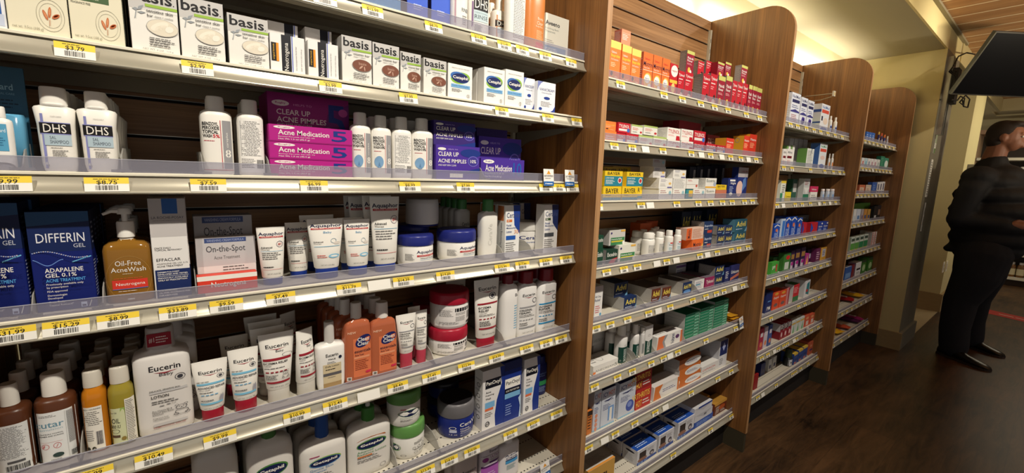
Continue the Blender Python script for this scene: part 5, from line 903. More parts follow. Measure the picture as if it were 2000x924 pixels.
# --- shelf 7
g = 'goods on the lowest visible shelf of the nearest bay'
zt = DECK[0][6]
def low(l, r, top, sh, ym, desc, cat='bottle', **kw):
    return BOT(0, 6, l, r, top, sh, l + (r - l) * .3, r - (r - l) * .3, ym, desc, cat=cat, group=g, **kw)
low(893, 938, 858, 870, 905, 'grey lotion bottle at the bottom with small dark lettering', body=(188, 176, 170), capc=(188, 176, 170), d=.045, n=1, base=1, art=[('t', 'Aveeno', .18, .60, .86, .68, (50, 44, 50), 0), ('t', 'Stress Relief', .2, .51, .8, .55, GR, 0), ('l', .2, .3, .8, .45, 4, GR)])
low(941, 977, 838, 848, 900, 'white and purple smoothing bottle at the bottom', body=(206, 200, 206), capc=(206, 200, 206), d=.045, n=1, base=1, e=4, art=[('t', 'Eucerin', .4, .82, .98, .88, K, 1), ('r', 0, .76, 1, .77, GR), ('e', .2, .68, .16, .05, (140, 50, 130)), ('t', 'ULTRA', .45, .69, .98, .745, (110, 60, 120), 0), ('t', 'SMOOTHING', .45, .64, .98, .67, GR, 0), ('r', .4, .58, .98, .62, (90, 50, 110)), ('r', 0, 0, 1, .54, (170, 90, 176)), ('r', 0, .5, 1, .54, (80, 36, 90)), ('l', .2, .1, .8, .4, 6, (220, 190, 226))])
low(977, 1018, 842, 857, 905, 'white urea lotion bottle with dark blue lettering at the bottom', body=(222, 218, 216), capc=(222, 218, 216), d=.045, n=1, base=1, art=[('t', 'Aqua', .2, .72, .84, .79, (30, 50, 90), 1), ('t', 'Care', .26, .645, .8, .71, (30, 50, 90), 1), ('r', .24, .60, .84, .63, (36, 60, 110)), ('r', .24, .50, .84, .595, (70, 150, 200)), ('l', .3, .3, .8, .46, 5, (110, 150, 150))])

# ================================================================== goods of the second, third and farthest bays
GC = {}; LAST = [0]
def far_label(short, bay, row):
    n = GC[(bay, row)] = GC.get((bay, row), 0) + 1
    return '%s, %s from left, %s shelf, %s bay' % (short, ORD[n], ORD[row + 1], BAYN[bay])
def C(bay, row, l, r, top, ym, base, art, short, on=0, **kw):
    """carton; on=1 stands on the previous one"""
    if on: kw['on'] = LAST[0]
    lab = far_label(short, bay, row); nm = {1: ('suspension_carton', 'medicine_carton', 'medicine_carton', 'pain_relief_carton', 'pain_relief_carton', 'patch_carton', 'rub_carton', 'heat_wrap_carton')[row], 2: 'remedy_carton', 3: 'small_carton'}[bay]
    kw.setdefault('name', nm)
    o = BOX(bay, row, l, r, top, ym, base, art, lab, kw.pop('cat', kw['name'].replace('_', ' ')), 'goods on the %s shelf of the %s bay' % (ORD[row + 1], BAYN[bay]), **kw); LAST[0] = TOPS[lab]; return o
def Bt(bay, row, l, r, top, spx, cl, cr, ym, short, **kw):
    lab = far_label(short, bay, row)
    return BOT(bay, row, l, r, top, spx, cl, cr, ym, lab, group='goods on the %s shelf of the %s bay' % (ORD[row + 1], BAYN[bay]), **kw)
TW, TR_ = (236, 234, 226), (190, 30, 46)
SL = [('l', .1, .1, .9, .9, 14, (190, 188, 184))]
GS = (150, 146, 142)
# second bay, first shelf
ibu = [('r', 0, .82, 1, 1, (246, 214, 110)), ('t', "Children's", .1, .70, .6, .75, TW, 1), ('t', 'Ibuprofen', .08, .59, .94, .68, (250, 214, 60), 1), ('t', 'Oral Suspension', .1, .52, .8, .57, TW, 0), ('l', .1, .36, .6, .48, 3, (250, 220, 180)), ('e', .22, .2, .12, .06, (60, 36, 24)), ('e', .38, .14, .12, .05, (220, 150, 60)), ('l', .5, .1, .9, .16, 1, (250, 220, 180))]
OR1 = (236, 128, 58)
C(1, 0, 1192, 1212.5, 80, 130, OR1, ibu, 'orange suspension carton with yellow top'); C(1, 0, 1213.5, 1232, 88, 130, OR1, ibu, 'orange suspension carton with yellow top')
C(1, 0, 1212, 1230, 58, 80, (238, 148, 112), [('l', .1, .3, .8, .7, 4, TW), ('t', 'Concentrated', .08, .74, .9, .8, TW, 0)], 'salmon carton standing on the others', on=1, side=SL, sidecol=(190, 110, 90), y0=.934)
C(1, 0, 1233, 1251, 96, 130, OR1, ibu, 'orange suspension carton with yellow top')
mot = [('t', "Children's", .1, .80, .7, .86, TR_, 1), ('t', 'Motrin', .04, .63, .96, .76, (50, 30, 60), 1), ('r', 0, .52, 1, .535, (250, 220, 190)), ('t', 'Ibuprofen', .1, .56, .7, .61, TW, 0), ('e', .55, .26, .42, .2, (250, 190, 90)), ('e', .5, .3, .3, .12, TW), ('t', 'Berry', .3, .27, .7, .33, (50, 60, 140), 1), ('e', .75, .12, .16, .07, TW)]
for l, r, t in ((1254, 1273, 102), (1274, 1291, 108), (1292, 1307, 114)): C(1, 0, l, r, t, 155, (232, 116, 54), mot, 'orange carton with white cloud', side=SL, sidecol=(180, 100, 70))
C(1, 0, 1288, 1304, 99, 140, TR_, [('t', 'Tylenol', .1, .78, .9, .86, TW, 1)], 'red carton in the rear row', y0=1.03, h=.135); C(1, 0, 1305, 1319, 104, 140, TR_, [('t', 'Tylenol', .1, .78, .9, .86, TW, 1)], 'red carton in the rear row', y0=1.03, h=.13)
C(1, 0, 1307, 1322, 124, 165, (196, 36, 44), [('e', .55, .78, .45, .18, TW), ('t', 'rapid', .2, .74, .9, .82, TR_, 1), ('r', 0, .4, 1, .5, (240, 190, 70)), ('e', .5, .25, .25, .15, (240, 200, 120))], 'red carton with white disc')
tyl = [('t', 'Tylenol', .05, .78, .95, .9, TW, 1), ('l', .1, .66, .9, .74, 1, TW), ('l', .1, .5, .6, .62, 2, (240, 180, 180)), ('e', .7, .24, .16, .12, (50, 30, 30)), ('e', .6, .12, .24, .1, (236, 200, 180))]
C(1, 0, 1323, 1335.5, 138, 175, TR_, tyl, 'red carton with dark figure'); C(1, 0, 1336.5, 1352, 141, 175, TR_, tyl, 'red carton with dark figure', side=SL, sidecol=GS)
pf = [('r', 0, .86, 1, 1, (200, 200, 110)), ('t', 'Pain&', .1, .64, .9, .74, TW, 1), ('t', 'Fever', .1, .53, .8, .62, TW, 1), ('l', .1, .4, .8, .48, 2, (240, 180, 180)), ('e', .4, .18, .18, .12, (230, 190, 80)), ('e', .6, .12, .12, .08, TW)]
PFC = (150, 28, 52)
C(1, 0, 1340, 1355, 99, 130, PFC, pf, 'tall crimson carton with pale green top', on=1, side=SL, sidecol=GS, y0=.95)
for l, r in ((1371, 1385), (1386, 1399.5)): 
    C(1, 0, l, r, 144, 180, TR_, tyl, 'red carton with grey side panel', side=SL, sidecol=GS, d=.04); C(1, 0, l + 5, r + 3, 117, 130, TR_, tyl, 'upper red carton of a stack', on=1, side=SL, sidecol=GS, y0=.945, d=.03)
for l, r in ((1401, 1414.5), (1416, 1428)):
    C(1, 0, l, r, 148, 185, PFC, pf, 'crimson carton with pale green top', side=SL, sidecol=GS); C(1, 0, l + .5, r, 122, 135, PFC, pf, 'upper crimson carton of a stack', on=1, y0=.94)
for l, r, t in ((1429, 1438, 157), (1439, 1449, 160), (1450, 1459, 163)): C(1, 0, l, r, t, 190, TR_, tyl, 'slim red carton', side=SL, sidecol=GS)
C(1, 0, 1448, 1460, 128, 140, PFC, pf, 'crimson carton raised on the red row', on=1, side=SL, sidecol=GS, y0=.945)
for l, r, t in ((1460, 1467, 165), (1468, 1477, 168), (1478, 1487, 172)): C(1, 0, l, r, t, 200, PFC, pf, 'slim crimson carton near the upright')
# second shelf
tl = [('t', 'TYLENOL', .06, .5, .92, .82, TW, 1), ('r', .06, .18, .94, .4, (230, 226, 220)), ('e', .84, .28, .12, .2, (60, 110, 190))]
gw = [('r', 0, .82, 1, 1, (170, 190, 110)), ('l', .1, .4, .7, .7, 3, (210, 90, 80)), ('e', .85, .25, .1, .12, (190, 60, 60)), ('l', .1, .15, .6, .3, 2, (130, 130, 120))]
wt = [('t', 'TYLENOL', .06, .55, .94, .86, TR_, 1), ('l', .08, .3, .6, .45, 2, (220, 100, 100)), ('p', [(.68, .0), (1, .0), (.95, .38), (.7, .38)], TR_)]
C(1, 1, 1181, 1204, 256, 268, OR1, [('l', .1, .2, .9, .6, 2, TW)], 'orange flat carton', d=.06); C(1, 1, 1181, 1203, 237, 250, OR1, ibu[2:], 'orange carton with yellow lettering', on=1, d=.06)
C(1, 1, 1204.5, 1222, 260, 268, TR_, tl, 'red flat carton', d=.06); C(1, 1, 1222.8, 1247, 262, 268, TR_, tl, 'red flat carton', d=.06); C(1, 1, 1207, 1231, 240, 255, TR_, tl, 'red carton with white lettering', on=1, d=.06)
C(1, 1, 1248, 1275, 265, 272, (224, 222, 206), gw, 'flat white carton with green edge', d=.06); C(1, 1, 1233, 1255, 244, 258, (226, 224, 214), gw, 'white carton with green edge', on=1, d=.06)
C(1, 1, 1276, 1302, 267, 274, (224, 222, 206), gw, 'flat white carton with green edge', d=.06); C(1, 1, 1257, 1284, 246, 260, (226, 224, 214), gw, 'white carton with green edge', on=1, d=.06)
C(1, 1, 1303.5, 1328, 274, 280, TW, wt, 'white carton with red lettering, lower', d=.08, side=SL); C(1, 1, 1303, 1328.5, 250, 265, TW, wt, 'white carton with red lettering', on=1, d=.08, side=SL)
C(1, 1, 1330, 1354, 276, 282, TW, wt, 'white carton with red lettering, lower', d=.08); C(1, 1, 1330, 1353.5, 253, 268, TW, wt, 'white carton with red lettering', on=1, d=.08)
C(1, 1, 1355, 1376, 279, 284, TR_, tl, 'red carton with white lettering, lower', d=.05, side=SL, sidecol=(170, 60, 60)); C(1, 1, 1355, 1378, 256, 268, TR_, tl, 'red carton with white lettering', on=1, d=.05)
C(1, 1, 1379, 1399, 281, 286, TR_, tl, 'flat red carton', d=.05); C(1, 1, 1326, 1369, 238, 248, (140, 22, 34), [('t', 'Tylenol', .6, .3, .9, .6, (200, 120, 120), 1)], 'dark red carton at the back', y0=1.06, d=.08); C(1, 1, 1381, 1405, 264, 275, (140, 30, 46), tl[:1], 'dark red carton in the shade', y0=1.0, d=.05)  # red at the back is a dimmed copy, shade in the colour
YE = (228, 168, 44)
fl = [('r', .0, 0, 1, 1, (216, 60, 40)), ('t', 'Motrin', .1, .72, .9, .82, TW, 1), ('l', .1, .4, .8, .64, 4, (250, 200, 150))]
C(1, 1, 1400, 1417, 284, 289, TR_, tl, 'flat red carton'); C(1, 1, 1418, 1433, 270, 282, (216, 60, 40), fl, 'orange-red carton with yellow side', sidecol=YE, d=.05)
C(1, 1, 1456, 1467, 266, 285, (216, 60, 40), fl, 'tall orange-red carton with yellow side', sidecol=YE, d=.05, side=[('o', .4, .78, .2, .12, .2, GS)]); C(1, 1, 1472, 1485, 264, 285, (216, 60, 40), fl, 'tall orange-red carton with yellow side', sidecol=YE, d=.05)
# third shelf
bay_ = [('r', 0, 0, 1, .66, (40, 130, 150)), ('t', 'BAYER', .14, .74, .84, .93, (24, 24, 24), 1), ('t', 'LOW DOSE', .06, .48, .5, .58, TW, 1), ('l', .06, .12, .6, .42, 4, TW), ('e', .84, .38, .11, .2, TW), ('e', .84, .38, .08, .14, (190, 60, 60))]
bl_ = [('r', 0, 0, 1, .2, (40, 130, 150)), ('t', 'BAYER', .14, .5, .84, .85, (24, 24, 24), 1), ('l', .14, .3, .5, .4, 1, K)]
YB_ = (232, 196, 40)
for l, r in ((1178, 1213.5), (1215, 1246), (1247, 1277)): C(1, 2, l, r, 364, 375, YB_, bl_, 'yellow aspirin carton, bottom row', d=.05)
LAST[0] = DECK[1][2] + (at(1230, 364, .932).z - DECK[1][2]); zb = LAST[0]
C(1, 2, 1181, 1216, 334, 350, YB_, bay_, 'yellow and teal aspirin carton', on=1, d=.05); LAST[0] = zb; C(1, 2, 1224, 1256, 336, 350, YB_, bay_, 'yellow and teal aspirin carton', on=1, d=.05)
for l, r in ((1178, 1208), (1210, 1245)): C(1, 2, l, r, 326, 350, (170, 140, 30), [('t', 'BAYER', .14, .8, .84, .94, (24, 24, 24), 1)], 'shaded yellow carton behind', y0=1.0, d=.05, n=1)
wc = [('l', .12, .62, .6, .9, 4, (120, 120, 150)), ('l', .1, .2, .5, .5, 3, MG), ('r', .62, .06, .96, .2, (110, 110, 160)), ('e', .8, .5, .1, .12, (230, 190, 110))]
wl = [('l', .1, .55, .6, .9, 2, (150, 90, 90)), ('e', .82, .6, .1, .22, (150, 190, 200))]
C(1, 2, 1287, 1313, 369, 376, TW, wl, 'flat white medicine carton', d=.09); C(1, 2, 1287, 1313.5, 348, 360, TW, wc, 'white medicine carton', on=1, d=.09, side=SL); C(1, 2, 1276, 1300, 326, 337, (214, 210, 206), wc, 'white medicine carton raised in the stack', on=1, d=.06, y0=.94, side=SL)
C(1, 2, 1275, 1300, 311, 318, (190, 186, 184), wl, 'white medicine carton topping the stack', on=1, d=.06, y0=.94)  # this and the raised carton are greyed, shade painted into the white
C(1, 2, 1314.5, 1338, 369, 376, TW, wl, 'flat white medicine carton', d=.08); C(1, 2, 1315, 1340, 349, 360, TW, [('l', .05, .05, .95, .95, 12, (150, 150, 150))], 'white carton showing printed back', on=1, d=.08); C(1, 2, 1315, 1340, 331, 340, TW, wc, 'white medicine carton', on=1, d=.08, side=SL)
C(1, 2, 1340, 1353, 370, 376, (60, 140, 150), [('r', .4, .2, 1, .9, (230, 190, 70))], 'flat teal and yellow carton', d=.05); C(1, 2, 1354, 1377, 369, 376, TW, wl, 'flat white carton', d=.05); C(1, 2, 1341, 1364, 349, 360, TW, [('l', .1, .7, .5, .9, 2, TR_), ('e', .85, .3, .08, .16, (200, 90, 70)), ('r', 0, .4, 1, .44, (200, 180, 170))], 'white carton with small red mark', on=1, d=.08)
ec = [('t', 'Ecotrin', .08, .62, .86, .88, (20, 60, 40), 1), ('r', 0, .08, 1, .22, (236, 176, 50)), ('e', .85, .45, .14, .2, (170, 180, 200))]
C(1, 2, 1378.5, 1397, 369, 376, TW, ec[:1], 'flat white and green-lettered carton', d=.06); C(1, 2, 1378, 1399, 348, 360, TW, ec, 'white carton with yellow foot', on=1, d=.06, side=SL)
C(1, 2, 1398.5, 1419, 371, 376, (200, 120, 90), [], 'flat orange-brown carton', d=.05); C(1, 2, 1398.5, 1419, 361, 367, YB_, bl_[1:], 'small yellow aspirin carton', on=1, d=.05)
C(1, 2, 1421, 1438, 348, 368, (26, 44, 110), [('t', 'Night', .3, .66, .9, .8, TW, 1), ('r', .2, .84, .8, .93, TW), ('l', .2, .3, .7, .6, 4, (180, 190, 220)), ('e', .4, .2, .2, .08, TW)], 'blue sleep aid carton'); C(1, 2, 1440, 1459, 327, 360, (30, 50, 120), [('r', 0, .68, 1, 1, (176, 170, 172)), ('t', 'UNISOM', .3, .84, .9, .9, (150, 60, 60), 1), ('e', .25, .3, .32, .26, (226, 190, 176)), ('p', [(.5, .2), (.9, .4), (.8, .7), (.55, .6)], (90, 130, 190))], 'tall carton with sleeping face')
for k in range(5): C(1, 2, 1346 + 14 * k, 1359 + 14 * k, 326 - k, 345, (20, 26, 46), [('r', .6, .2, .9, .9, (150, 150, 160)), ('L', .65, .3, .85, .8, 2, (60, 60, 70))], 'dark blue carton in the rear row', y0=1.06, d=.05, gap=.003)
# fourth shelf
EX = [('t', 'Excedrin', .1, .5, .9, .8, TW, 1), ('p', [(.2, 0), (.7, 0), (1, .4), (.5, .3)], (190, 50, 60))]
GN = [('r', .1, 0, .96, .5, (60, 130, 80)), ('t', 'Headache Relief', .14, .34, .8, .44, TW, 1), ('r', .14, .2, .9, .28, (220, 200, 60)), ('e', .12, .8, .05, .07, (60, 40, 110)), ('e', .9, .12, .07, .14, TW), ('r', .7, .86, .98, .98, (230, 180, 80))]
C(1, 3, 1166, 1178, 486, 500, (24, 70, 50), EX[:1], 'dark green carton, lower'); C(1, 3, 1166, 1178.5, 460, 475, (24, 70, 50), EX[:1], 'dark green carton, upper', on=1)
C(1, 3, 1184, 1206.5, 488, 500, (28, 60, 46), EX, 'dark green carton with white lettering', side=SL, sidecol=(150, 146, 142), d=.05); C(1, 3, 1208.5, 1241, 478, 492, (226, 226, 214), GN, 'white and green pain relief carton', d=.05, side=SL); C(1, 3, 1190, 1221, 449, 465, (204, 202, 196), GN, 'white and green carton on top', on=1, y0=.945, d=.05, side=SL)
pb = [('r', 0, .12, 1, .72, (226, 230, 230)), ('r', .2, .62, .7, .7, (210, 60, 50)), ('t', 'Ibuprofen', .1, .48, .85, .58, (60, 90, 110), 1), ('l', .1, .2, .6, .4, 3, (60, 150, 170))]
pb2 = [('l', .1, .2, .9, .72, 10, GR), ('b', .6, .3, .9, .5, K)]
for k, (l, r, t, s) in enumerate(((1243, 1270, 453, 464), (1270, 1289, 452, 462), (1289, 1307, 449, 459), (1307, 1323, 448, 457))):
    Bt(1, 3, l, r, t, s, l + 2.5, r - 2.5, 480, 'white round pill bottle', d=at(r, 480, .95).x - at(l, 480, .95).x, n=2 if k > 0 else 1, base=.98, e=2.05, sh=.05, art=pb if k > 1 else pb2)
mo2 = [('t', 'Motrin', .1, .3, .8, .7, (50, 30, 50), 1), ('p', [(.7, 0), (1, 0), (1, .6)], (246, 200, 90))]
C(1, 3, 1324, 1350.5, 467, 476, (232, 110, 46), mo2, 'orange ibuprofen carton, lower', d=.05); C(1, 3, 1352, 1373, 467, 476, (232, 110, 46), mo2, 'orange ibuprofen carton, lower', d=.05); C(1, 3, 1342, 1375, 445, 456, (228, 196, 176), [('r', 0, 0, .3, 1, (226, 104, 50)), ('T', 'Motrin', .08, .15, .22, .85, (50, 30, 50), 1), ('l', .36, .1, .95, .9, 8, (190, 120, 90))], 'orange carton lying on its side', on=1, d=.05)
C(1, 3, 1318, 1341, 446, 460, (200, 92, 40), mo2, 'orange carton in the second row', y0=.985, d=.05, h=.06)  # front orange dimmed, second-row shade put into the colour
ib = [('t', 'Ibuprofen', .06, .52, .96, .76, (200, 210, 230), 1), ('r', .4, .08, .9, .3, (200, 70, 50)), ('l', .1, .34, .6, .46, 1, TW)]
C(1, 3, 1375, 1390, 457, 468, (34, 56, 96), ib, 'dark blue ibuprofen carton, lower', d=.06, side=SL, sidecol=GS); C(1, 3, 1374, 1391.5, 433, 446, (34, 56, 96), ib, 'dark blue ibuprofen carton, upper', on=1, d=.06, side=SL, sidecol=GS)
NVY, YL = (24, 44, 86), (238, 216, 90)
adv = [('t', 'Advil', .12, .42, .88, .84, YL, 1), ('l', .1, .16, .8, .3, 1, (190, 200, 220)), ('p', [(.8, 0), (1, 0), (1, .4)], (110, 160, 190))]
for l, r in ((1401, 1414.5), (1416, 1430)): C(1, 3, l, r, 458, 466, NVY, adv, 'navy carton with yellow lettering, lower', d=.06, side=SL, sidecol=GS); C(1, 3, l, r, 441, 450, NVY, adv, 'navy carton with yellow lettering, upper', on=1, d=.06, side=SL, sidecol=GS)
AT = (40, 90, 110)
C(1, 3, 1442, 1463, 452, 460, AT, adv, 'teal-blue carton with yellow lettering, lower', d=.06, sidecol=(90, 140, 160)); C(1, 3, 1442, 1464.5, 428, 440, AT, adv, 'teal-blue carton with yellow lettering, upper', on=1, d=.06, sidecol=(90, 140, 160))
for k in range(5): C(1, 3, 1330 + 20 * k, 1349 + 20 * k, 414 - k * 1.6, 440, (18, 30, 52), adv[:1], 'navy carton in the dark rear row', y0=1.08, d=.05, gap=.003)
C(1, 3, 1250, 1272, 420, 450, (186, 84, 36), mo2, 'orange carton in the rear row', y0=1.05, d=.05, h=.11); C(1, 3, 1274, 1297, 417, 450, (186, 84, 36), mo2, 'orange carton in the rear row', y0=1.05, d=.05, h=.11)  # same orange dimmed further, shade at the back painted in
# fifth shelf
C(1, 4, 1161, 1176, 559, 600, (232, 230, 226), [('t', 'All Day', .0, .62, .8, .7, (40, 50, 90), 1), ('t', 'Relief', .0, .52, .7, .6, (40, 50, 90), 1), ('l', .1, .15, .8, .4, 4, TR_), ('r', 0, .84, 1, 1, (190, 180, 180)), ('e', .8, .1, .12, .05, (90, 160, 200))], 'white relief carton with red print', d=.05)
C(1, 4, 1219, 1243, 580, 590, NVY, adv, 'navy carton with yellow lettering, front', d=.10, side=SL, sidecol=(176, 174, 170)); C(1, 4, 1200, 1226, 552, 564, (22, 36, 70), adv, 'navy carton with yellow lettering, raised', on=1, d=.07, y0=.955, side=SL, sidecol=(150, 148, 144))
C(1, 4, 1232, 1250, 556, 575, (22, 36, 70), adv, 'navy carton behind the front one', y0=1.04, d=.05, n=0)
BRN = (96, 44, 30)
for l, r, t in ((1273, 1290, 564), (1293, 1310, 561)): C(1, 4, l, r, t, 575, BRN, adv, 'brown carton with yellow lettering', d=.13, side=SL, sidecol=(180, 176, 170), topc=(96, 84, 80), n=1)  # white tops darkened: shade under the shelf painted on
C(1, 4, 1334, 1351, 551, 560, NVY, [('t', 'Advil PM', .08, .45, .92, .8, YL, 1), ('e', .5, .2, .4, .16, (90, 140, 200))], 'navy night-time carton with yellow lettering', d=.12, side=SL, sidecol=(180, 176, 170), topc=(96, 90, 88)); C(1, 4, 1357, 1375, 546, 555, (226, 224, 220), [('l', .1, .2, .9, .85, 5, (120, 120, 150)), ('r', .1, .5, .6, .6, (60, 140, 170))], 'flat white carton', d=.12, topc=(130, 124, 124)); C(1, 4, 1378, 1395, 541, 548, (150, 40, 90), [('t', 'Tylenol', .1, .35, .9, .75, TW, 1)], 'purple-red carton with white lettering', d=.12, topc=(110, 100, 110))  # grey tops carry painted shade too
C(1, 4, 1320, 1339, 520, 533, (206, 206, 208), [('r', 0, .8, 1, .94, (120, 90, 140)), ('l', .1, .2, .8, .7, 5, (110, 110, 160))], 'white carton standing at the back', y0=1.07, d=.04, h=.085)
C(1, 4, 1397, 1411, 539, 545, NVY, adv[:1], 'small navy carton, lower', d=.08, side=SL, sidecol=GS); C(1, 4, 1397, 1414, 519, 530, NVY, adv, 'small navy carton, upper', on=1, d=.08, side=SL, sidecol=GS)
C(1, 4, 1416, 1424, 524, 540, (30, 40, 96), [('l', .1, .3, .9, .8, 4, TW)], 'narrow blue carton'); C(1, 4, 1427, 1443, 518, 535, (40, 46, 100), [('t', 'Unisom', .05, .5, .95, .7, TW, 1), ('p', [(0, .1), (1, .3), (1, .5), (0, .25)], (190, 110, 90))], 'blue and orange sleep carton', d=.05)
for k in range(4): C(1, 4, 1340 + 18 * k, 1355 + 18 * k, 521 - 2 * k, 540, (26, 28, 50), [('r', .1, .3, .9, .8, (70, 70, 90))], 'dark carton at the back', y0=1.085, d=.04, h=.085, gap=.003)
# sixth shelf
lc = [('t', 'LANECREAM', .02, .22, .84, .46, (120, 122, 118), 0), ('t', '5', .86, .2, .97, .55, (90, 100, 90), 0), ('r', 0, .04, .1, .3, (222, 120, 50))]
C(1, 5, 1159, 1206.5, 708, 715, (230, 228, 222), lc, 'wide white cream carton with grey lettering', d=.075, topart=[('o', .5, .5, .12, .25, .12, MG), ('l', .1, .2, .35, .8, 3, MG)]); 
C(1, 5, 1158, 1181, 686, 695, (190, 188, 184), lc[:1], 'grey-white cream carton behind, lower', y0=1.03, d=.07, h=.05); C(1, 5, 1158, 1181, 652, 660, (196, 194, 190), lc[:1], 'grey-white cream carton behind, upper', on=1, y0=1.03, d=.07, h=.05)  # greyed copies of the front white, shade put into the colour
DGN = (18, 62, 52)
for l, r, t, s in ((1200, 1225.5, 636, 655), (1227.5, 1246, 634, 652)):
    Bt(1, 5, l, r, t, s, l + 4, r - 4, 690, 'white and dark green gel bottle', d=.034, n=2, body=(224, 222, 218), art=[('r', -.03, 0, 1.03, .66, DGN), ('p', [(0, .66), (1, .66), (.5, .56)], (224, 222, 218)), ('T', 'BIOFREEZE', .36, .06, .66, .58, (220, 226, 220), 1), ('o', .5, .72, .1, .03, .2, MG)], base=1, e=2.6, lw=.98)
Bt(1, 5, 1247, 1257, 640, 650, 1248, 1256, 680, 'slim clear white applicator bottle', d=.02, n=1, body=(214, 212, 208), art=[('r', .1, .1, .9, .6, (150, 152, 150)), ('l', .2, .15, .8, .55, 6, GR)], base=1)
C(1, 5, 1259, 1272.5, 637, 680, (226, 224, 220), [('r', 0, 0, 1, .52, DGN), ('p', [(0, .6), (1, .6), (1, .52), (.5, .44), (0, .52)], (226, 224, 220)), ('T', 'BIOFREEZE', .3, .08, .7, .44, (220, 226, 220), 1), ('o', .5, .66, .14, .04, .2, MG)], 'white and dark green roll-on carton', d=.035, n=1)
C(1, 5, 1284, 1331, 652, 665, (228, 226, 222), [('p', [(0, 0), (.28, 0), (.2, .5), (.3, 1), (.04, 1)], (214, 112, 62)), ('p', [(.28, 0), (.36, 0), (.28, .5), (.4, 1), (.3, 1), (.2, .5)], (150, 150, 152)), ('T', 'Voltaren', .54, .1, .68, .9, (40, 46, 90), 1), ('e', .8, .58, .08, .16, (90, 50, 100)), ('r', .93, 0, 1, 1, (214, 112, 62))], 'white and orange arthritis gel carton', d=.055, topart=[('l', .1, .3, .5, .8, 2, MG), ('r', .5, .3, .9, .6, (60, 50, 50))])
sal = [('r', .05, .72, .6, .84, (120, 190, 160)), ('r', .66, .3, .95, .62, (150, 206, 180)), ('r', .02, .0, .98, .04, (230, 230, 224))]
SG = (24, 122, 86)
for ci, (l, r, t, nb) in enumerate(((1336, 1363, 612, 8), (1365, 1391, 601, 9), (1393, 1419, 588, 10))):
    x, w, hh, z = dims(1, 5, l, r, t, 655 - 12 * ci, .932); q = hh / nb
    for k in range(nb):
        o = carton('patch_carton', w - .001, .10, q - .0005, SG, sal, sidecol=(196, 196, 190), topart=()); put(o, x + random.uniform(-.0004, .0004), .932 + random.uniform(0, .0012), .10, z + k * q); reg(o, w / 2 - .0005, .05, q - .0005, 1, 5)
        tag(o, 'flat green patch carton, %s up in %s green stack' % (ORD[k + 1], ['the left', 'the middle', 'the right'][ci]), 'patch carton', 'green patch cartons stacked on the sixth shelf')
for k in range(3):
    p = at(1437, 628, .972); o = bag('pouch', .062, .11, .008, (206, 150, 40), [('r', .3, .3, .7, .6, TW), ('r', .2, .65, .8, .8, (190, 60, 40))]); o.location = (BX[1][1] - .042 - .002 * k, .962 + .006 * k, DECK[1][5] + .001 + .0125 * k); o.rotation_euler = (0, 0, .12 - .1 * k)
    reg(o, .036, .058, .012, 1, 5); tag(o, '%s yellow foil pouch lying right of the green stacks' % ['lowest', 'middle', 'topmost'][k], 'pouch', 'yellow foil pouches')
C(1, 5, 1303, 1318, 620, 640, (22, 34, 84), [('l', .1, .2, .9, .8, 4, (120, 130, 180))], 'dark blue carton at the back', y0=1.1, d=.04, h=.07); C(1, 5, 1280, 1300, 625, 640, (190, 188, 190), SL, 'grey-white carton at the back', y0=1.1, d=.04, h=.07)
# seventh shelf
C(1, 6, 1147.5, 1156.5, 803, 820, (206, 120, 50), [('l', .1, .2, .9, .8, 5, K), ('r', 0, .8, 1, 1, (50, 36, 30))], 'small orange and black carton', d=.04)
icy = lambda w: [('t', 'ICY', .08, .80, .46, .92, (40, 44, 120), 1), ('t', 'HOT', .48, .80, .92, .92, (210, 90, 50), 1), ('p', [(.1, .7), (.5, .66), (.9, .76), (.5, .7)], (40, 44, 100)), ('t', 'ORIGINAL', .2, .66, .85, .71, (50, 50, 90), 0), ('l', .1, .44, .7, .6, 4, (70, 80, 130)), ('r', 0, 0, 1, .04, (140, 190, 220))]
ICW = (206, 212, 222)
C(1, 6, 1159.5, 1173.5, 764, 800, ICW, icy(0) + [('e', .4, .38 - .11 * k, .18, .05, (226, 150, 120)) for k in range(4)], 'pale blue carton with orange spots', d=.05, n=1, topc=(30, 40, 100)); C(1, 6, 1175, 1201, 759, 795, ICW, icy(0) + [('r', .5, .12, .9, .5, (120, 160, 210)), ('r', .6, .1, .78, .46, TW)], 'pale blue carton with tube picture', d=.05, n=1, topc=(30, 40, 100))
C(1, 6, 1209, 1240, 745, 790, ICW, icy(0) + [('e', .68, .26, .24, .16, (70, 90, 170)), ('e', .66, .3, .14, .08, (130, 150, 210))], 'pale blue carton with blue ball', d=.06, n=1, sidecol=(196, 202, 214), side=SL, topc=(40, 50, 110))
ar = [('t', 'ARTHRITIS', -.3, .55, .9, .85, (240, 200, 80), 1), ('t', 'HOT', .02, .1, .4, .45, (240, 200, 80), 1), ('l', .45, .15, .95, .45, 2, TW)]
C(1, 6, 1243, 1271.5, 758, 770, (184, 44, 40), ar, 'red arthritis carton, lower', d=.05); C(1, 6, 1243, 1272, 724, 740, (150, 36, 36), ar, 'red arthritis carton, upper', on=1, d=.05)  # upper red is the lower one dimmed, painted shade
ow = [('p', [(0, 0), (.3, 0), (.2, .5), (.34, 1), (.04, 1)], (214, 120, 50)), ('e', .64, .48, .4, .4, (236, 234, 230)), ('l', .34, .35, .9, .62, 2, (90, 90, 140)), ('r', .93, 0, 1, 1, (214, 120, 50))]
C(1, 6, 1278, 1325, 747, 760, (226, 222, 216), ow, 'wide white and orange carton', d=.07, topc=(214, 208, 204))
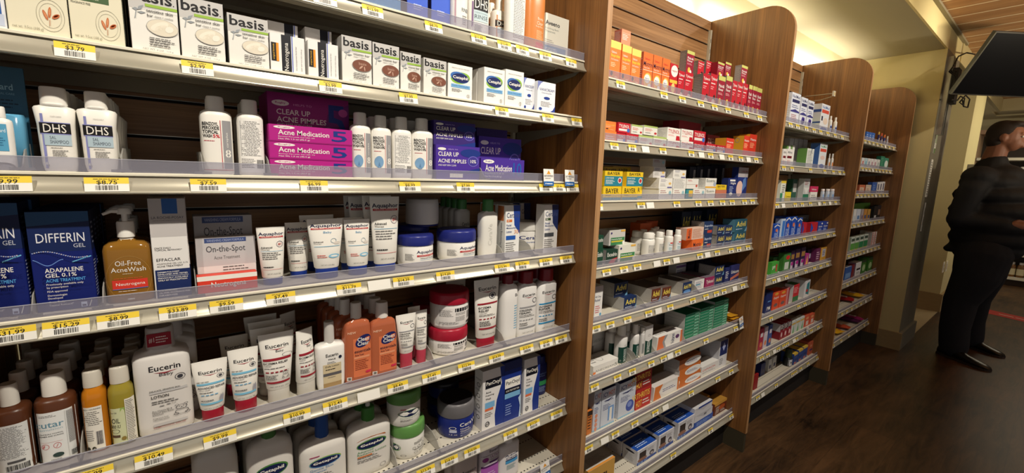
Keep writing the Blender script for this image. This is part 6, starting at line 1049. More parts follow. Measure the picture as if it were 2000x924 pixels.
C(1, 6, 1328, 1367, 733, 742, (206, 112, 44), ow[1:3], 'orange carton with white oval, lowest', d=.08, side=SL, sidecol=(196, 192, 188)); C(1, 6, 1328, 1367, 715, 724, (206, 112, 44), ow[1:3], 'orange carton with white oval, middle', on=1, d=.08, side=SL, sidecol=(196, 192, 188)); C(1, 6, 1328, 1367, 697, 706, (170, 96, 50), ow[1:3], 'orange carton with white oval, topmost', on=1, d=.08, side=SL, sidecol=(170, 166, 164))  # topmost carton and its sides dimmed: shade put into the colours
C(1, 6, 1371, 1402, 711, 720, (224, 222, 218), [('t', 'CAPSAICIN', .05, .5, .8, .68, (200, 70, 60), 1), ('l', .05, .2, .9, .4, 2, MG)], 'flat white carton with red lettering', d=.06)
C(1, 6, 1404, 1419, 666, 700, (222, 222, 224), [('r', .05, .45, .95, 1, (30, 46, 100)), ('p', [(.5, .6), (.7, .76), (.5, .92), (.3, .76)], (170, 180, 220)), ('l', .1, .1, .6, .35, 4, GR)], 'white carton with navy diamond panel', d=.05, n=1, sidecol=(190, 190, 196), ry=0)
# base shelf
ice = [('l', .5, .62, .92, .84, 6, (110, 110, 116)), ('t', 'BATTLE CREEK', .1, .88, .5, .92, (60, 60, 70), 1), ('r', .1, .28, .44, .82, (52, 40, 36)), ('e', .26, .3, .24, .12, (150, 106, 84)), ('p', [(.5, .0), (1, .05), (1, .2), (0, .2), (0, 0)], (50, 80, 160)), ('t', 'ICE It!', .06, .03, .5, .16, (170, 200, 230), 1), ('e', .74, .4, .12, .18, (90, 84, 92)), ('e', .74, .36, .07, .08, (200, 190, 190))]
ict = [('l', .15, .2, .85, .7, 4, (190, 210, 240)), ('r', 0, 0, 1, .06, (224, 222, 220))]
BLU = (32, 78, 168)
for l, r, t, ds in ((1246, 1282, 872, 'leftmost'), (1285.5, 1313, 846, 'middle'), (1321, 1350.5, 822, 'rightmost')):
    x, w, hh, z = dims(1, 7, l, r, t, 880, .93); w -= .001; o = carton('cold_pack_carton', w, .075, hh, (216, 216, 220), ice, [('e', .5, .76, .3, .07, (24, 26, 40)), ('l', .15, .1, .8, .6, 12, MG)], BLU, (206, 206, 210), ict); put(o, x, .93, .075, z); reg(o, w / 2, .0375, hh, 1, 7)
    tag(o, 'tall cold pack carton with blue lid, %s of three in front' % ds, 'cold pack carton', 'cold pack cartons on the base shelf'); back(o, 2, .079, 'tall cold pack carton with blue lid, %s of three in front' % ds, 'cold pack carton', 'cold pack cartons on the base shelf')
C(1, 7, 1356, 1389, 840, 850, BLU, [('l', .1, .2, .9, .8, 3, (150, 180, 230))], 'flat blue carton lying down, lower', h=.03, d=.14, topc=BLU, topart=ict[:1]); 
C(1, 7, 1357, 1389, 812, 822, (212, 212, 216), [('p', [(0, .9), (.5, .3), (1, .9)], (190, 190, 196)), ('r', .5, .4, .64, .7, (120, 120, 126))], 'white carton with folded end, upper', on=1, h=.036, d=.13, topc=(212, 212, 216), topart=[('p', [(0, 0), (1, 0), (1, .3), (.4, .1), (0, .2)], (34, 60, 140))]); C(1, 7, 1357, 1389, 792, 802, (212, 212, 216), [('p', [(0, .9), (.5, .3), (1, .9)], (190, 190, 196)), ('r', .2, .75, 1, 1, (34, 60, 140))], 'white and blue carton with folded end, topmost', on=1, h=.036, d=.13, topc=(212, 212, 216))
hp = [('r', 0, 0, 1, .8, (110, 50, 30)), ('r', 0, .8, 1, 1, (214, 160, 70)), ('T', 'THERMACARE', .1, .1, .4, .7, (226, 200, 180), 1), ('e', .6, .5, .26, .2, (190, 90, 40)), ('l', .5, .1, .9, .3, 2, TW)]
C(1, 7, 1391, 1404, 788, 810, (120, 60, 36), hp, 'brown heat wrap carton, left', d=.06, n=1, topc=(190, 140, 60)); C(1, 7, 1411, 1432, 776, 795, (120, 60, 36), hp, 'brown heat wrap carton, right', d=.06, n=1, topc=(190, 140, 60))
C(1, 7, 1150, 1200, 908, 915, (206, 160, 80), [('l', .1, .2, .9, .7, 2, K)], 'flat tan carton at the left end', d=.11, topc=(196, 192, 184), topart=[('r', 0, 0, 1, .08, (226, 150, 60)), ('l', .2, .2, .9, .5, 8, MG)])
# ---- third bay
nm = lambda: [('t', 'NeilMed', .06, .84, .92, .94, (30, 40, 100), 1), ('r', .08, .7, .92, .8, (40, 44, 90)), ('l', .1, .52, .9, .64, 2, (90, 100, 150)), ('p', [(0, .44), (.5, .5), (1, .44), (1, .4), (0, .4)], (60, 60, 130)), ('e', .5, .2, .2, .15, (64, 48, 140)), ('e', .7, .24, .1, .1, (64, 48, 140))]
C(2, 0, 1544, 1561.5, 181, 215, (224, 228, 236), nm()[:4] + [('l', .1, .08, .9, .34, 5, (170, 90, 90))], 'white sinus rinse carton with blue print', side=SL); C(2, 0, 1563, 1575.5, 190, 220, (224, 228, 236), nm(), 'white sinus carton with violet jug'); C(2, 0, 1576.5, 1588, 196, 225, (224, 228, 236), nm(), 'white sinus carton with violet jug')
C(2, 0, 1590, 1598, 200, 225, (150, 180, 90), [('r', 0, .5, 1, .8, (90, 50, 120)), ('r', 0, .82, 1, 1, (220, 210, 200))], 'green and violet carton', y0=.95); C(2, 0, 1602, 1618.5, 203, 235, (228, 230, 232), [('t', 'NeilMed', .1, .84, .9, .94, (60, 120, 190), 1), ('r', .08, .68, .92, .8, (214, 80, 60)), ('r', .1, .4, .26, .56, (30, 30, 60)), ('e', .6, .4, .26, .12, (230, 210, 190)), ('e', .5, .1, .4, .08, (80, 110, 180))], 'white carton with red band and green lettering', side=[('r', 0, .7, 1, .8, (60, 90, 160)), ('r', 0, .3, 1, .36, (60, 90, 160))], d=.05)
for l, r, t in ((1614.5, 1623, 226), (1624.5, 1633, 229)): Bt(2, 0, l, r, t, t + 8, l + 2, r - 2, 245, 'small white squeeze bottle with blue label', d=.03, art=[('r', 0, 0, 1, .7, (190, 206, 232)), ('r', 0, .45, 1, .6, (50, 70, 140)), ('e', .5, .1, .3, .08, (40, 60, 160))], base=1)
alk = [('t', 'Afrin', .1, .74, .9, .88, (30, 40, 50), 1), ('r', .1, .46, .9, .6, (110, 24, 36)), ('l', .15, .1, .85, .36, 5, (200, 110, 100))]
for l, r in ((1529, 1535.5), (1536.5, 1547.5)): C(2, 1, l, r, 291, 305, (232, 228, 222), alk, 'white carton with dark red band')
for l, r in ((1536, 1543), (1544, 1551)): C(2, 1, l, r, 284, 300, (120, 160, 90), [('r', .4, .1, 1, 1, TW)], 'green and white carton in second row', y0=.97)
for k in range(4): C(2, 1, 1541 + 9 * k, 1549 + 9 * k, 270 + .8 * k, 290, (170, 166, 164), SL, 'grey-white carton in the rear row', y0=1.04, gap=.002)
C(2, 1, 1575, 1588.5, 290, 310, (226, 230, 222), [('l', .1, .2, .9, .9, 9, MG), ('p', [(.5, .6), (.7, 1), (.6, 1)], (40, 50, 90))], 'white carton with green side', sidecol=(110, 160, 80), d=.05); C(2, 1, 1599, 1613, 280, 310, (226, 230, 232), [('t', 'NeilMed', .1, .84, .9, .94, (60, 150, 90), 1), ('r', .08, .68, .92, .8, (214, 80, 60)), ('e', .5, .45, .3, .08, (230, 200, 190)), ('e', .5, .12, .35, .08, (60, 90, 170))], 'white carton with red band', sidecol=(80, 120, 190), d=.05)
for l, r in ((1614, 1619), (1620, 1626)): Bt(2, 1, l, r, 300, 309, l + 1.2, r - 1.2, 318, 'small white nasal spray bottle', d=.022, art=[('r', 0, .3, 1, .7, (226, 150, 100))], base=1)
C(2, 2, 1524, 1533.5, 352, 375, (222, 224, 210), [('r', 0, .86, 1, 1, (230, 200, 60)), ('r', 0, 0, .5, .4, (60, 140, 100)), ('l', .3, .4, .9, .8, 4, GR)], 'white carton with yellow top'); C(2, 2, 1535, 1546, 363, 372, (230, 206, 50), [('t', 'Carmex', .1, .4, .9, .6, K, 1)], 'yellow rounded pack', y0=.95, h=.05)
C(2, 2, 1547, 1556, 350, 370, (30, 80, 64), [('r', .2, .4, .9, .8, (190, 190, 186))], 'dark green and grey pack', y0=.965); C(2, 2, 1557, 1567, 353, 372, (176, 180, 170), SL, 'clear grey pack', y0=.965)
C(2, 2, 1569.5, 1580.5, 349, 370, (196, 198, 196), [('r', 0, 0, 1, .3, (40, 120, 90)), ('p', [(0, .6), (.5, .3), (1, .6)], (224, 226, 220)), ('l', .1, .7, .8, .9, 3, (150, 60, 60))], 'grey carton with green foot'); C(2, 2, 1583, 1596, 375, 380, TW, [('l', .1, .3, .9, .7, 2, GR)], 'flat white carton, lower'); C(2, 2, 1583, 1598, 364, 370, (206, 50, 96), [('t', 'blistex', .2, .3, .8, .6, TW, 1)], 'pink carton, upper', on=1)
for l, r in ((1600, 1608.5), (1609.5, 1619), (1620, 1630)): Bt(2, 2, l, r, 369, 373.5, l + .5, r - .5, 380, 'short white jar-like bottle', d=.03, body=(206, 214, 226), capc=(236, 224, 220), art=[('r', 0, .2, 1, .7, (150, 180, 220))], base=1)
BZ = (28, 76, 176)
zy = [('p', [(0, .78), (.5, .92), (1, .8), (1, .86), (.5, .98), (0, .86)], TW), ('e', .45, .6, .2, .1, (220, 120, 80)), ('l', .1, .1, .7, .45, 5, (190, 210, 240)), ('T', 'Zyrtec', .55, .1, .8, .6, TW, 1)]
C(2, 3, 1511.5, 1522, 438, 455, BZ, zy, 'bright blue allergy carton'); C(2, 3, 1523.5, 1532, 428, 455, (190, 206, 226), [('r', .3, 0, .9, .9, (60, 120, 200))], 'white and blue allergy carton')
for l, r, t in ((1533.5, 1543, 424), (1544.5, 1554, 423), (1556, 1565, 426)): C(2, 3, l, r, t, 450, BZ, zy, 'tall bright blue allergy carton', n=1)
for l, r in ((1567, 1575), (1583, 1596)): C(2, 3, l, r, 435, 448, (186, 30, 44), [('p', [(0, 0), (.4, .5), (0, 1)], (40, 70, 170))], 'red allergy carton')
cl_ = [('t', 'Claritin', .1, .5, .9, .65, TW, 1), ('l', .1, .15, .8, .4, 3, (190, 210, 240)), ('e', .8, .85, .15, .08, TW)]
C(2, 3, 1597.5, 1606.5, 434, 445, (32, 60, 150), cl_, 'blue carton with white lettering'); C(2, 3, 1607.5, 1616.5, 433, 445, (32, 60, 150), cl_, 'blue carton with white lettering'); C(2, 3, 1617.5, 1622.5, 431, 445, (220, 222, 220), [], 'white carton behind the blue ones', y0=.96); C(2, 3, 1560, 1594, 420, 435, (110, 108, 106), SL, 'grey carton in the dark rear row', y0=1.06)
C(2, 4, 1508, 1521, 512, 522, (70, 160, 60), [('t', 'gum', .1, .4, .5, .7, TW, 1), ('r', .6, .2, .8, .8, (190, 60, 60))], 'bright green carton', cat='carton'); C(2, 4, 1510, 1520, 494, 515, (40, 90, 40), [('e', .5, .6, .35, .2, (190, 40, 40))], 'green blister pack with red spot', y0=.96, h=.085); C(2, 4, 1530, 1543, 495, 515, (60, 120, 50), [('e', .6, .75, .3, .12, (200, 40, 40)), ('r', .2, .1, .8, .5, (200, 210, 200))], 'green pack leaning with red spot')
for l, r, t in ((1544, 1551, 490), (1552.5, 1561, 487), (1563, 1571, 484)): C(2, 4, l, r, t, 510, (50, 24, 66), [('r', .1, 0, .7, .4, (200, 190, 206)), ('r', .1, .55, .9, .8, (160, 120, 60)), ('e', .5, .3, .3, .1, (170, 30, 130))], 'dark purple slim pack', n=1)
C(2, 4, 1573, 1580, 496, 505, (170, 50, 130), [('p', [(.2, .1), (.8, .1), (.5, .9)], (226, 180, 90))], 'small magenta pack'); C(2, 4, 1582, 1593, 488, 500, (40, 26, 50), [('r', .2, .3, .8, .7, (190, 190, 200))], 'dark carton with white patch', y0=.95); C(2, 4, 1594, 1602, 486, 498, (96, 30, 76), [('l', .1, .2, .9, .8, 4, (220, 190, 210))], 'plum carton'); C(2, 4, 1603.5, 1613.5, 484, 496, (214, 160, 60), [('r', .2, .3, .8, .9, (200, 200, 210)), ('l', .3, .4, .7, .8, 3, (70, 50, 90))], 'yellow and grey carton')
C(2, 5, 1495, 1507, 571, 595, (22, 38, 96), [('t', 'PM', .3, .1, .8, .28, TW, 1), ('r', .3, .5, .8, .56, (90, 140, 200))], 'navy carton with white lettering', n=1)
for l, r in ((1509.5, 1521), (1522.5, 1534)): C(2, 5, l, r, 571 - (l > 1515) * 3, 590, (216, 78, 40), [('t', 'Digital', .1, .58, .9, .72, TW, 1), ('e', .5, .25, .3, .1, (110, 90, 90)), ('e', .5, .88, .3, .08, (226, 160, 60))], 'orange thermometer carton', n=1)
C(2, 5, 1536, 1541, 563, 580, (206, 130, 130), [('r', .6, 0, 1, 1, (150, 40, 60))], 'narrow pink carton'); C(2, 5, 1549, 1559.5, 556, 575, (196, 40, 50), [('r', 0, 0, 1, .3, (50, 120, 70)), ('l', .1, .5, .9, .85, 4, (240, 180, 180))], 'red and green carton with white side', sidecol=(214, 212, 210), d=.05, topc=(60, 130, 70)); C(2, 5, 1571, 1580.5, 548, 568, (216, 216, 218), [('p', [(.3, .2), (.9, .1), (.9, .9), (.4, .8)], (40, 120, 130)), ('r', .3, .3, .7, .45, (190, 60, 60))], 'white carton with teal panel', sidecol=(206, 206, 208), d=.05, n=1)
for l, r, t, c in ((1483, 1490.5, 643, (170, 40, 70)), (1492, 1498, 640, (206, 196, 206)), (1500, 1506, 636, (70, 90, 150))): C(2, 6, l, r, t, 665, c, [('r', .2, .6, .8, .8, (220, 210, 215)), ('e', .5, .25, .3, .12, (226, 130, 80))], 'small colourful cold remedy carton')
for l, r, t in ((1523, 1529, 634), (1530, 1536.5, 631), (1537.5, 1543.5, 628)): C(2, 6, l, r, t, 655, (150, 28, 44), [('r', 0, .62, 1, 1, (70, 60, 64)), ('l', .1, .66, .9, .95, 3, TW), ('e', .5, .3, .2, .16, (230, 200, 200))], 'dark red nasal spray carton', d=.06, sidecol=(190, 186, 188), side=[('r', 0, 0, 1, .5, (130, 30, 40))])
for l, r, t in ((1546, 1553, 628), (1554, 1561, 624), (1562, 1569, 620)): C(2, 6, l, r, t, 640, (206, 212, 208), [('p', [(.3, .0), (.8, 0), (.6, .7)], (110, 170, 120)), ('r', 0, .7, 1, .84, (210, 170, 80))], 'white carton with green streak')
for l, r, t in ((1571.5, 1580, 617), (1581, 1589, 614)): C(2, 6, l, r, t, 630, (204, 90, 60), [('r', .3, .1, .8, .5, (220, 200, 190)), ('e', .5, .75, .3, .12, (230, 160, 110))], 'coral carton with pale patch')
C(2, 7, 1474.5, 1481, 718, 740, (150, 26, 30), [], 'red carton at the left end', h=.09)
for k, (l, r) in enumerate(((1485, 1493), (1499, 1505), (1507, 1513))): C(2, 7, l, r, 712 - 8 * k, 730, (26, 36, 96) if k == 0 else (196, 196, 192), [('r', .2, .2, .8, .5, (60, 60, 90))], 'narrow hanging pack', y0=.985, h=.08)
C(2, 7, 1515, 1524, 690, 705, (46, 40, 34), [], 'dark box standing behind', y0=1.0, h=.11)
Bt(2, 7, 1527, 1546, 683, 698, 1529, 1544, 715, 'dark bottle with white label', d=.05, body=(24, 24, 26), capc=(46, 56, 36), art=[('r', .0, .04, .62, .9, (206, 206, 208)), ('r', .2, .4, .45, .6, (60, 60, 64)), ('r', .74, .1, .9, .7, (110, 120, 150))], base=1)
for l, r, t in ((1549, 1556, 692), (1557.5, 1565, 685), (1566, 1573.5, 679)): C(2, 7, l, r, t, 712, (50, 74, 140), [('r', 0, .84, 1, 1, (222, 186, 70)), ('r', .1, .3, .9, .5, (30, 46, 110)), ('e', .4, .12, .3, .08, (200, 110, 90))], 'blue and yellow nutrition carton', d=.08, topc=(214, 180, 70), n=0)
for l, r, t in ((1575, 1581, 672), (1582, 1588, 668)): C(2, 7, l, r, t, 695, (196, 96, 66), [('r', .1, .3, .9, .44, (70, 60, 100)), ('e', .4, .7, .2, .1, (226, 170, 130))], 'coral patterned carton', d=.08)
C(2, 7, 1590, 1602, 666, 690, (196, 190, 196), [('e', .5, .55, .3, .1, (30, 26, 40)), ('r', .1, .36, .9, .44, (50, 60, 130)), ('l', .2, .1, .8, .3, 3, GR)], 'orange-sided carton with white front', sidecol=(200, 90, 50), topc=(210, 96, 50), d=.06)
# ---- farthest bay
for k in range(3): C(3, 0, 1691.5 + 5.8 * k, 1696.8 + 5.8 * k, 257 + 1.2 * k, 268, (50, 100, 180), [('l', .2, .2, .8, .8, 3, (200, 215, 235))], 'blue carton')
for k, (c1, c2) in enumerate((((40, 44, 110), (226, 190, 90)), ((60, 50, 100), (206, 90, 60)), ((50, 60, 120), (220, 120, 60)), ((150, 150, 170), (206, 200, 190)))): Bt(3, 0, 1710 + 6 * k, 1714.8 + 6 * k, 257 + 3 * k, 263 + 3 * k, 1711 + 6 * k, 1714 + 6 * k, 272, 'tiny bottle with bright cap', d=.03, body=c1, capc=c2, art=[('r', .1, .3, .9, .7, TW)], base=1)
for k in range(6): C(3, 1, 1682.5 + 6.1 * k, 1688 + 6.1 * k, 308 + .7 * k, 318, [(222, 224, 222), (190, 214, 222), (226, 226, 224), (226, 224, 224), (224, 222, 224), (206, 212, 208)][k], [('r', .3, .3, .7, .7, [(190, 90, 90), (110, 170, 190), (120, 130, 160), (170, 120, 140), (170, 120, 140), (150, 160, 160)][k])], 'small white carton')
C(3, 1, 1720, 1727.5, 305, 318, (30, 110, 84), [('l', .1, .3, .9, .9, 5, (100, 170, 140))], 'green carton'); C(3, 1, 1729, 1737, 309, 320, (60, 130, 110), [('e', .5, .5, .4, .3, (210, 220, 214))], 'green and white carton')
for l, r, c in ((1678, 1689, (196, 110, 76)), (1690.5, 1701, (206, 190, 170))): C(3, 2, l, r, 361, 370, c, [('r', .1, .2, .8, .7, (222, 200, 180)), ('l', .2, .3, .7, .6, 2, (140, 80, 60))], 'orange and beige carton', sidecol=(170, 90, 60))
C(3, 2, 1703, 1711.5, 356, 368, (50, 90, 170), [('l', .2, .3, .8, .8, 3, (140, 170, 220))], 'blue carton')
for k in range(4): C(3, 2, 1713 + 5.2 * k, 1717.6 + 5.2 * k, 356 - .3 * k, 368, (218, 218, 220), [('r', .25, .3, .75, .85, (100, 100, 120)), ('r', .2, .08, .8, .2, (80, 90, 130))], 'slim white carton with dark print')
for l, r, c, q in ((1667, 1672, (220, 224, 222), (190, 200, 206)), (1673, 1680, (206, 214, 224), (90, 130, 180)), (1681.5, 1686, (170, 160, 160), (110, 90, 120)), (1687, 1692.5, (196, 140, 70), (60, 80, 130)), (1694, 1699, (196, 150, 70), (60, 80, 130))): C(3, 3, l, r, 409, 422, c, [('r', .2, .2, .8, .5, q)], 'slim carton on edge')
C(3, 3, 1668, 1698, 397, 410, (84, 130, 50), [], 'wide green carton behind', y0=1.0, d=.06); C(3, 3, 1707, 1713, 403, 415, (26, 24, 26), [('r', .2, .1, .8, .3, (200, 200, 200))], 'black carton'); C(3, 3, 1714, 1720, 401, 413, (34, 30, 34), [('r', .2, .3, .8, .7, (130, 100, 80))], 'black carton')
for k in range(4): C(3, 4, 1661.5 + 8.2 * k, 1668.8 + 8.2 * k, 464 - 2 * k, 478, (206, 216, 206), [('r', 0, .1, 1, .55, (90, 160, 70) if k < 2 else (30, 130, 80)), ('r', .1, .7, .9, .9, (60, 80, 70)), ('r', .1, 0, .9, .1, (206, 190, 70))], 'white and green carton', sidecol=(170, 180, 160))
for k in range(3): C(3, 4, 1703.5 + 4.8 * k, 1707.8 + 4.8 * k, 454 - k, 466, (218, 206, 200), [('r', .1, 0, .35, 1, (190, 80, 70)), ('l', .5, .2, .9, .8, 4, GR)], 'white and red slim carton', sidecol=(190, 188, 184), d=.05)
C(3, 5, 1650.5, 1662, 522, 535, (50, 90, 160), [('r', .1, .1, .9, .5, (110, 150, 200))], 'blue carton', topc=(190, 200, 220)); C(3, 5, 1663.5, 1667.5, 518, 530, (120, 24, 36), [], 'dark red narrow carton'); C(3, 5, 1671, 1681, 513, 525, (220, 220, 222), [('r', .2, .4, .9, .55, K), ('l', .2, .1, .9, .3, 2, GR)], 'white carton with black bar', sidecol=(140, 110, 130), d=.05)
for k in range(3): C(3, 5, 1683 + 8.4 * k, 1690.5 + 8.4 * k, 508 - 3 * k, 522, (60, 120, 40), [('e', .5, .4, .35, .25, (170, 200, 150)), ('r', 0, .8, 1, 1, (40, 60, 40))], 'leaf-green carton')
def candy(row, px, py, w, l, base, art, short, rz, X=None):
    p = at(px, py, .98); o = bag('candy_bag', w, l, .034, base, art); yy = 1.0; o.location = (X or p.x, yy, DECK[3][row] + .001); o.rotation_euler = (0, 0, rz); a_ = abs(math.cos(rz)); b_ = abs(math.sin(rz)); reg(o, (w * a_ + l * b_) / 2 * .9, (w * b_ + l * a_) / 2 * .9, .045, 3, row)
    tag(o, '%s on the %s shelf of the farthest bay' % (short, ORD[row + 1]), 'bag', 'bagged sweets in the farthest bay')
ca = [('r', .25, .3, .75, .6, (222, 220, 214)), ('t', 'DROPS', .3, .38, .7, .5, (150, 40, 40), 1), ('e', .3, .8, .12, .06, (190, 70, 40)), ('e', .7, .15, .12, .06, (190, 70, 40))]
candy(6, 1650, 590, .11, .15, (150, 30, 34), ca, 'red sweet bag', .2); candy(6, 1667, 580, .10, .16, (220, 170, 40), ca, 'yellow sweet bag', -.1)
candy(6, 1690, 570, .09, .15, (60, 70, 100), [], 'dark blue-grey sweet bag', .1, 4.42)
candy(7, 1633, 665, .10, .13, (222, 170, 40), ca, 'yellow sweet bag at the left end', .15, 3.84); candy(7, 1650, 652, .12, .16, (226, 172, 36), ca, 'larger yellow sweet bag', -.15, 4.02); candy(7, 1668, 637, .07, .17, (190, 80, 50), ca[:2], 'orange-brown sweet bag', .1, 4.20)
candy(7, 1681, 622, .07, .17, (80, 30, 70), [], 'purple sweet bag', .05, 4.47); candy(7, 1694, 615, .07, .17, (150, 40, 100), ca[:2], 'magenta sweet bag', .0, 4.57)

# ================================================================== the standing customer
def ell(mb, c, r, mat, n=18, rot=None):
    rs = []; k = 10
    for i in range(1, k):
        a = math.pi * i / k; rr, z = math.sin(a), -math.cos(a)
        ring = [Vector((r[0] * rr * math.cos(2 * math.pi * j / n), r[1] * rr * math.sin(2 * math.pi * j / n), r[2] * z)) for j in range(n)]
        if rot: ring = [rot @ p for p in ring]
        rs.append([p + Vector(c) for p in ring])
    mb.rings(rs, mat)
def limb(mb, pts, mat, n=14):
    """smooth tapering limb through (point, radius) pairs"""
    P_ = []; R2 = []
    for (a, ra), (b, rb) in zip(pts, pts[1:]):
        for k in range(5):
            t = k / 5; P_.append(Vector(a).lerp(Vector(b), t)); R2.append(ra + (rb - ra) * t)
    P_.append(Vector(pts[-1][0])); R2.append(pts[-1][1])
    mb.tube(P_, R2, mat, n)
    for a, ra in pts: ell(mb, a, (ra, ra, ra), mat, 12)
def fuse(mb, name, parent, voxel, smooth=6, mat=None):
    o = mb.build('raw'); m1 = o.modifiers.new('r', 'REMESH'); m1.mode = 'VOXEL'; m1.voxel_size = voxel; m1.use_smooth_shade = True
    m2 = o.modifiers.new('s', 'SMOOTH'); m2.iterations = smooth; m2.factor = .5
    dg = bpy.context.evaluated_depsgraph_get(); me = bpy.data.meshes.new_from_object(o.evaluated_get(dg)); me.name = name
    bpy.data.objects.remove(o); me.materials.clear(); me.materials.append(mat)
    q = bpy.data.objects.new(name, me); COL.objects.link(q)
    me.polygons.foreach_set('use_smooth', [True] * len(me.polygons)); return kid(parent, q)
SKIN = M((128, 84, 62), .55); JK = M((20, 19, 20), .75, 0, .15); JN = M((27, 27, 31), .85, 0, .2); SHO = M((22, 18, 16), .3); HR = M((34, 24, 18), .7)
per = empty('person', (5.1, .36, 0)); c0 = Vector((5.1, .36, 0))
V = lambda x, y, z: (x - 5.1, y - .36, z)
HX, HY = 5.08, .335
b = MB()
ell(b, V(HX, HY + .008, 1.785), (.076, .096, .108), SKIN); ell(b, V(HX, HY - .03, 1.735), (.056, .062, .075), SKIN)      # skull, face
ell(b, V(HX, HY - .085, 1.70), (.022, .018, .016), SKIN); ell(b, V(HX, HY - .094, 1.752), (.013, .022, .022), SKIN); ell(b, V(HX, HY - .078, 1.79), (.05, .014, .012), SKIN)   # chin, nose, brow
ell(b, V(HX, HY - .089, 1.722), (.024, .009, .006), SKIN); ell(b, V(HX, HY - .088, 1.713), (.022, .009, .006), SKIN)      # lips
for s in (-1, 1): ell(b, V(HX + s * .076, HY + .012, 1.762), (.010, .020, .033), SKIN)                                    # ears
limb(b, [(V(HX, HY + .03, 1.74), .06), (V(5.09, .385, 1.60), .068), (V(5.1, .38, 1.50), .10)], SKIN)
limb(b, [(V(5.1, .37, 1.46), .13), (V(5.1, .34, 1.2), .15), (V(5.1, .34, 1.0), .15)], SKIN)
HANDS = []
for s, el, wr, in ((-1, V(4.84, .50, 1.13), V(4.91, .235, 1.105)), (1, V(5.36, .48, 1.13), V(5.27, .215, 1.125))):
    sh_ = V(5.1 + s * .21, .42, 1.46)
    limb(b, [(V(5.1, .40, 1.44), .07), ((sh_[0], sh_[1], sh_[2] - .03), .045), (el, .044), (wr, .030)], SKIN)
    w = Vector(wr); d = (Vector(wr) - Vector(el)).normalized(); d = Vector((d.x * .4 - s * .25, d.y, d.z * .3 - .06)).normalized(); side = Vector((-s, 0, 0)); side = (side - d * side.dot(d)).normalized(); upn = d.cross(side) * (1 if d.cross(side).z > 0 else -1)
    pc = w + d * .055
    limb(b, [(w, .026), (w + d * .03 + upn * .002, .030), (pc + d * .012, .031)], SKIN, 12); ell(b, pc + upn * 0, (.03, .042, .018), SKIN, 14)
    for k, (off, L) in enumerate(((-.027, .062), (-.009, .072), (.009, .067), (.026, .052))):
        p0 = pc + upn * (-off) * .9 + d * .03; p1 = p0 + d * L * .45 + side * .006; p2 = p1 + d * L * .2 + side * L * .35; p3 = p2 - d * L * .12 + side * L * .34
        limb(b, [(p0, .0092), (p1, .0088), (p2, .0082), (p3, .0074)], SKIN, 8)
    t0 = w + d * .028 + upn * .024; t1 = t0 + d * .022 + upn * .018 + side * .012; t2 = t1 + d * .03 + side * .014
    limb(b, [(t0, .0125), (t1, .011), (t2, .009)], SKIN, 8)
fuse(b, 'body', per, .0065, 3, SKIN)
h = MB()
ell(h, V(HX, HY + .022, 1.80), (.082, .096, .100), HR); ell(h, V(HX, HY + .05, 1.755), (.078, .066, .08), HR); ell(h, V(HX, HY - .03, 1.862), (.06, .06, .03), HR)
ell(h, V(HX, HY + .02, 1.875), (.035, .04, .024), HR)
fuse(h, 'hair', per, .009, 4, HR)
for s in (-1, 1):
    e = MB(); ell(e, V(HX + s * .03, HY - .081, 1.768), (.012, .008, .008), M((210, 204, 196), .3), 10); ell(e, V(HX + s * .03, HY - .087, 1.768), (.005, .0035, .005), M((30, 20, 16), .3), 8); kid(per, e.build('eye'))
j = MB()
for z, yb, yf, hw in ((.90, .55, .12, .215), (.98, .565, .08, .235), (1.08, .575, .06, .245), (1.2, .59, .08, .24), (1.32, .58, .13, .232), (1.42, .555, .19, .222)):
    ell(j, V(5.1, (yb + yf) / 2, z), (hw, (yb - yf) / 2, .105), JK, 24)
ell(j, V(5.1, .355, .885), (.212, .208, .06), JK, 24); ell(j, V(5.1, .40, 1.475), (.225, .12, .07), JK, 24)
limb(j, [(V(5.09, .385, 1.52), .105), (V(5.085, .375, 1.575), .078)], JK)
for s, el, wr in ((-1, V(4.84, .495, 1.13), V(4.905, .255, 1.107)), (1, V(5.36, .475, 1.13), V(5.275, .235, 1.125))):
    limb(j, [(V(5.1 + s * .17, .42, 1.455), .092), (V(5.1 + s * .235, .45, 1.36), .080), (el, .067), (wr, .046)], JK)
    for t in (.25, .5, .75):
        a = Vector(el).lerp(Vector(wr), t); ell(j, a, (.064 - .018 * t, .02, .064 - .018 * t), JK, 12)
ell(j, V(5.1, .33, 1.475), (.15, .14, .09), JK)
for s in (-1, 1): ell(j, V(5.1 + s * .19, .43, 1.46), (.10, .10, .085), JK, 16)
ell(j, V(5.08, .525, .872), (.15, .045, .03), JK)
fuse(j, 'jacket', per, .012, 3, JK)
t = MB(); ell(t, V(5.1, .345, .88), (.195, .185, .12), JN, 24)
limb(t, [(V(4.985, .33, .86), .165), (V(4.955, .345, .68), .14), (V(4.935, .40, .47), .104), (V(4.925, .405, .25), .093), (V(4.92, .39, .095), .09)], JN, 18)
limb(t, [(V(5.215, .33, .86), .16), (V(5.27, .325, .66), .13), (V(5.31, .35, .45), .098), (V(5.345, .35, .24), .087), (V(5.36, .335, .095), .084)], JN, 18)
for x_, y_, z_ in ((4.925, .40, .16), (4.925, .40, .22), (5.35, .35, .17), (4.935, .39, .5), (4.94, .40, .44)): ell(t, V(x_, y_, z_), (.089, .089, .018), JN, 16)
fuse(t, 'trousers', per, .011, 2, JN)
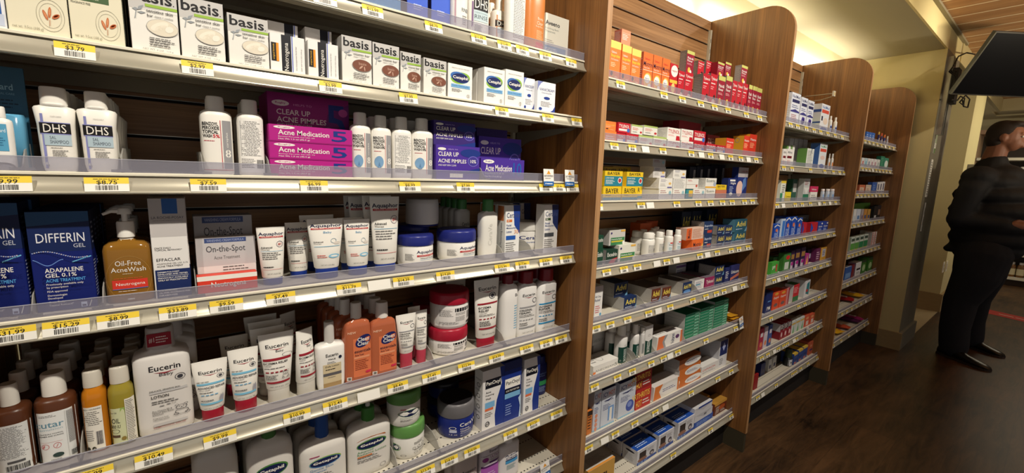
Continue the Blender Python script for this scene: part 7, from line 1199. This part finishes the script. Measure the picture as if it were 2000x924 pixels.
for nm_, hx, hy, tx, ty in (('shoe', 4.95, .475, 4.775, .165), ('shoe', 5.415, .40, 5.27, .125)):
    hv, tv_ = Vector((hx, hy, 0)), Vector((tx, ty, 0)); ax_ = (tv_ - hv).normalized(); L = (tv_ - hv).length; px_ = Vector((ax_.y, -ax_.x, 0)); e = MB(); rs = []; so = []
    for t_, w_, h_ in ((0, .018, .05), (.03, .031, .075), (.12, .037, .092), (.28, .038, .105), (.42, .040, .085), (.58, .046, .062), (.75, .049, .050), (.88, .042, .040), (.96, .030, .030), (1.0, .012, .02)):
        c = hv + ax_ * L * t_ - c0; c.z = 0; r = []
        for k in range(16):
            a = 2 * math.pi * k / 16; r.append(c + px_ * w_ * math.cos(a) + Vector((0, 0, .012 + (h_ - .012) * (.5 + .5 * math.sin(a)) )))
        rs.append(r); so.append((c, w_))
    e.rings(rs, SHO); us = kid(per, e.build(nm_)); e = MB(); ring = [c + px_ * (w_ + .004) for c, w_ in so] + [c - px_ * (w_ + .004) for c, w_ in so[::-1]]; n = len(ring)
    vs = [Vector((p.x, p.y, 0)) for p in ring] + [Vector((p.x, p.y, .016)) for p in ring]; e.raw(vs, [tuple(range(n))[::-1], tuple(range(n, 2 * n))] + [(k, (k + 1) % n, n + (k + 1) % n, n + k) for k in range(n)], M((52, 38, 26), .6)); so_ = e.build('sole'); so_.parent = us
tag(per, 'person in black jacket, dark jeans and black shoes standing with hands in front', 'person')

resolve()
def put_divider(bay, row, px, py, L=.20):
    """clear plastic lane divider clipped behind the price channel"""
    x = at(px, py, .91).x; iv = [(q[0].location.x - q[1], q[0].location.x + q[1]) for q in ITEMS if q[4] == bay and q[5] == row and q[0].location.y - q[2] < 1.12 and q[0].location.z < DECK[bay][row] + .05]
    for k in range(60):
        c = [x + s * k * .0006 for s in (1, -1)]; c = [v for v in c if all(v < a - .001 or v > b + .001 for a, b in iv) and BX[bay][0] + .013 < v < BX[bay][1] - .013]
        if c: break
    else: return
    x = c[0]
    root = SH[bay][row]; mb = MB(); x -= root.location.x; hh = .030
    pts = [(.905, .0008), (.905 + L, .0008), (.905 + L, hh + .012), (.955, hh + .010), (.93, hh), (.912, .010), (.905, .006)]; n = len(pts)
    vs = [(x - .0008, y, z) for y, z in pts] + [(x + .0008, y, z) for y, z in pts]
    mb.raw(vs, [tuple(range(n))[::-1], tuple(range(n, 2 * n))] + [(k, (k + 1) % n, n + (k + 1) % n, n + k) for k in range(n)], DIVC)
    mb.box(x - .012, x + .012, .9035, .907, .0018, .006, DIVC)
    kid(root, mb.build('lane_divider'))
for q_ in DIVQ: put_divider(*q_)
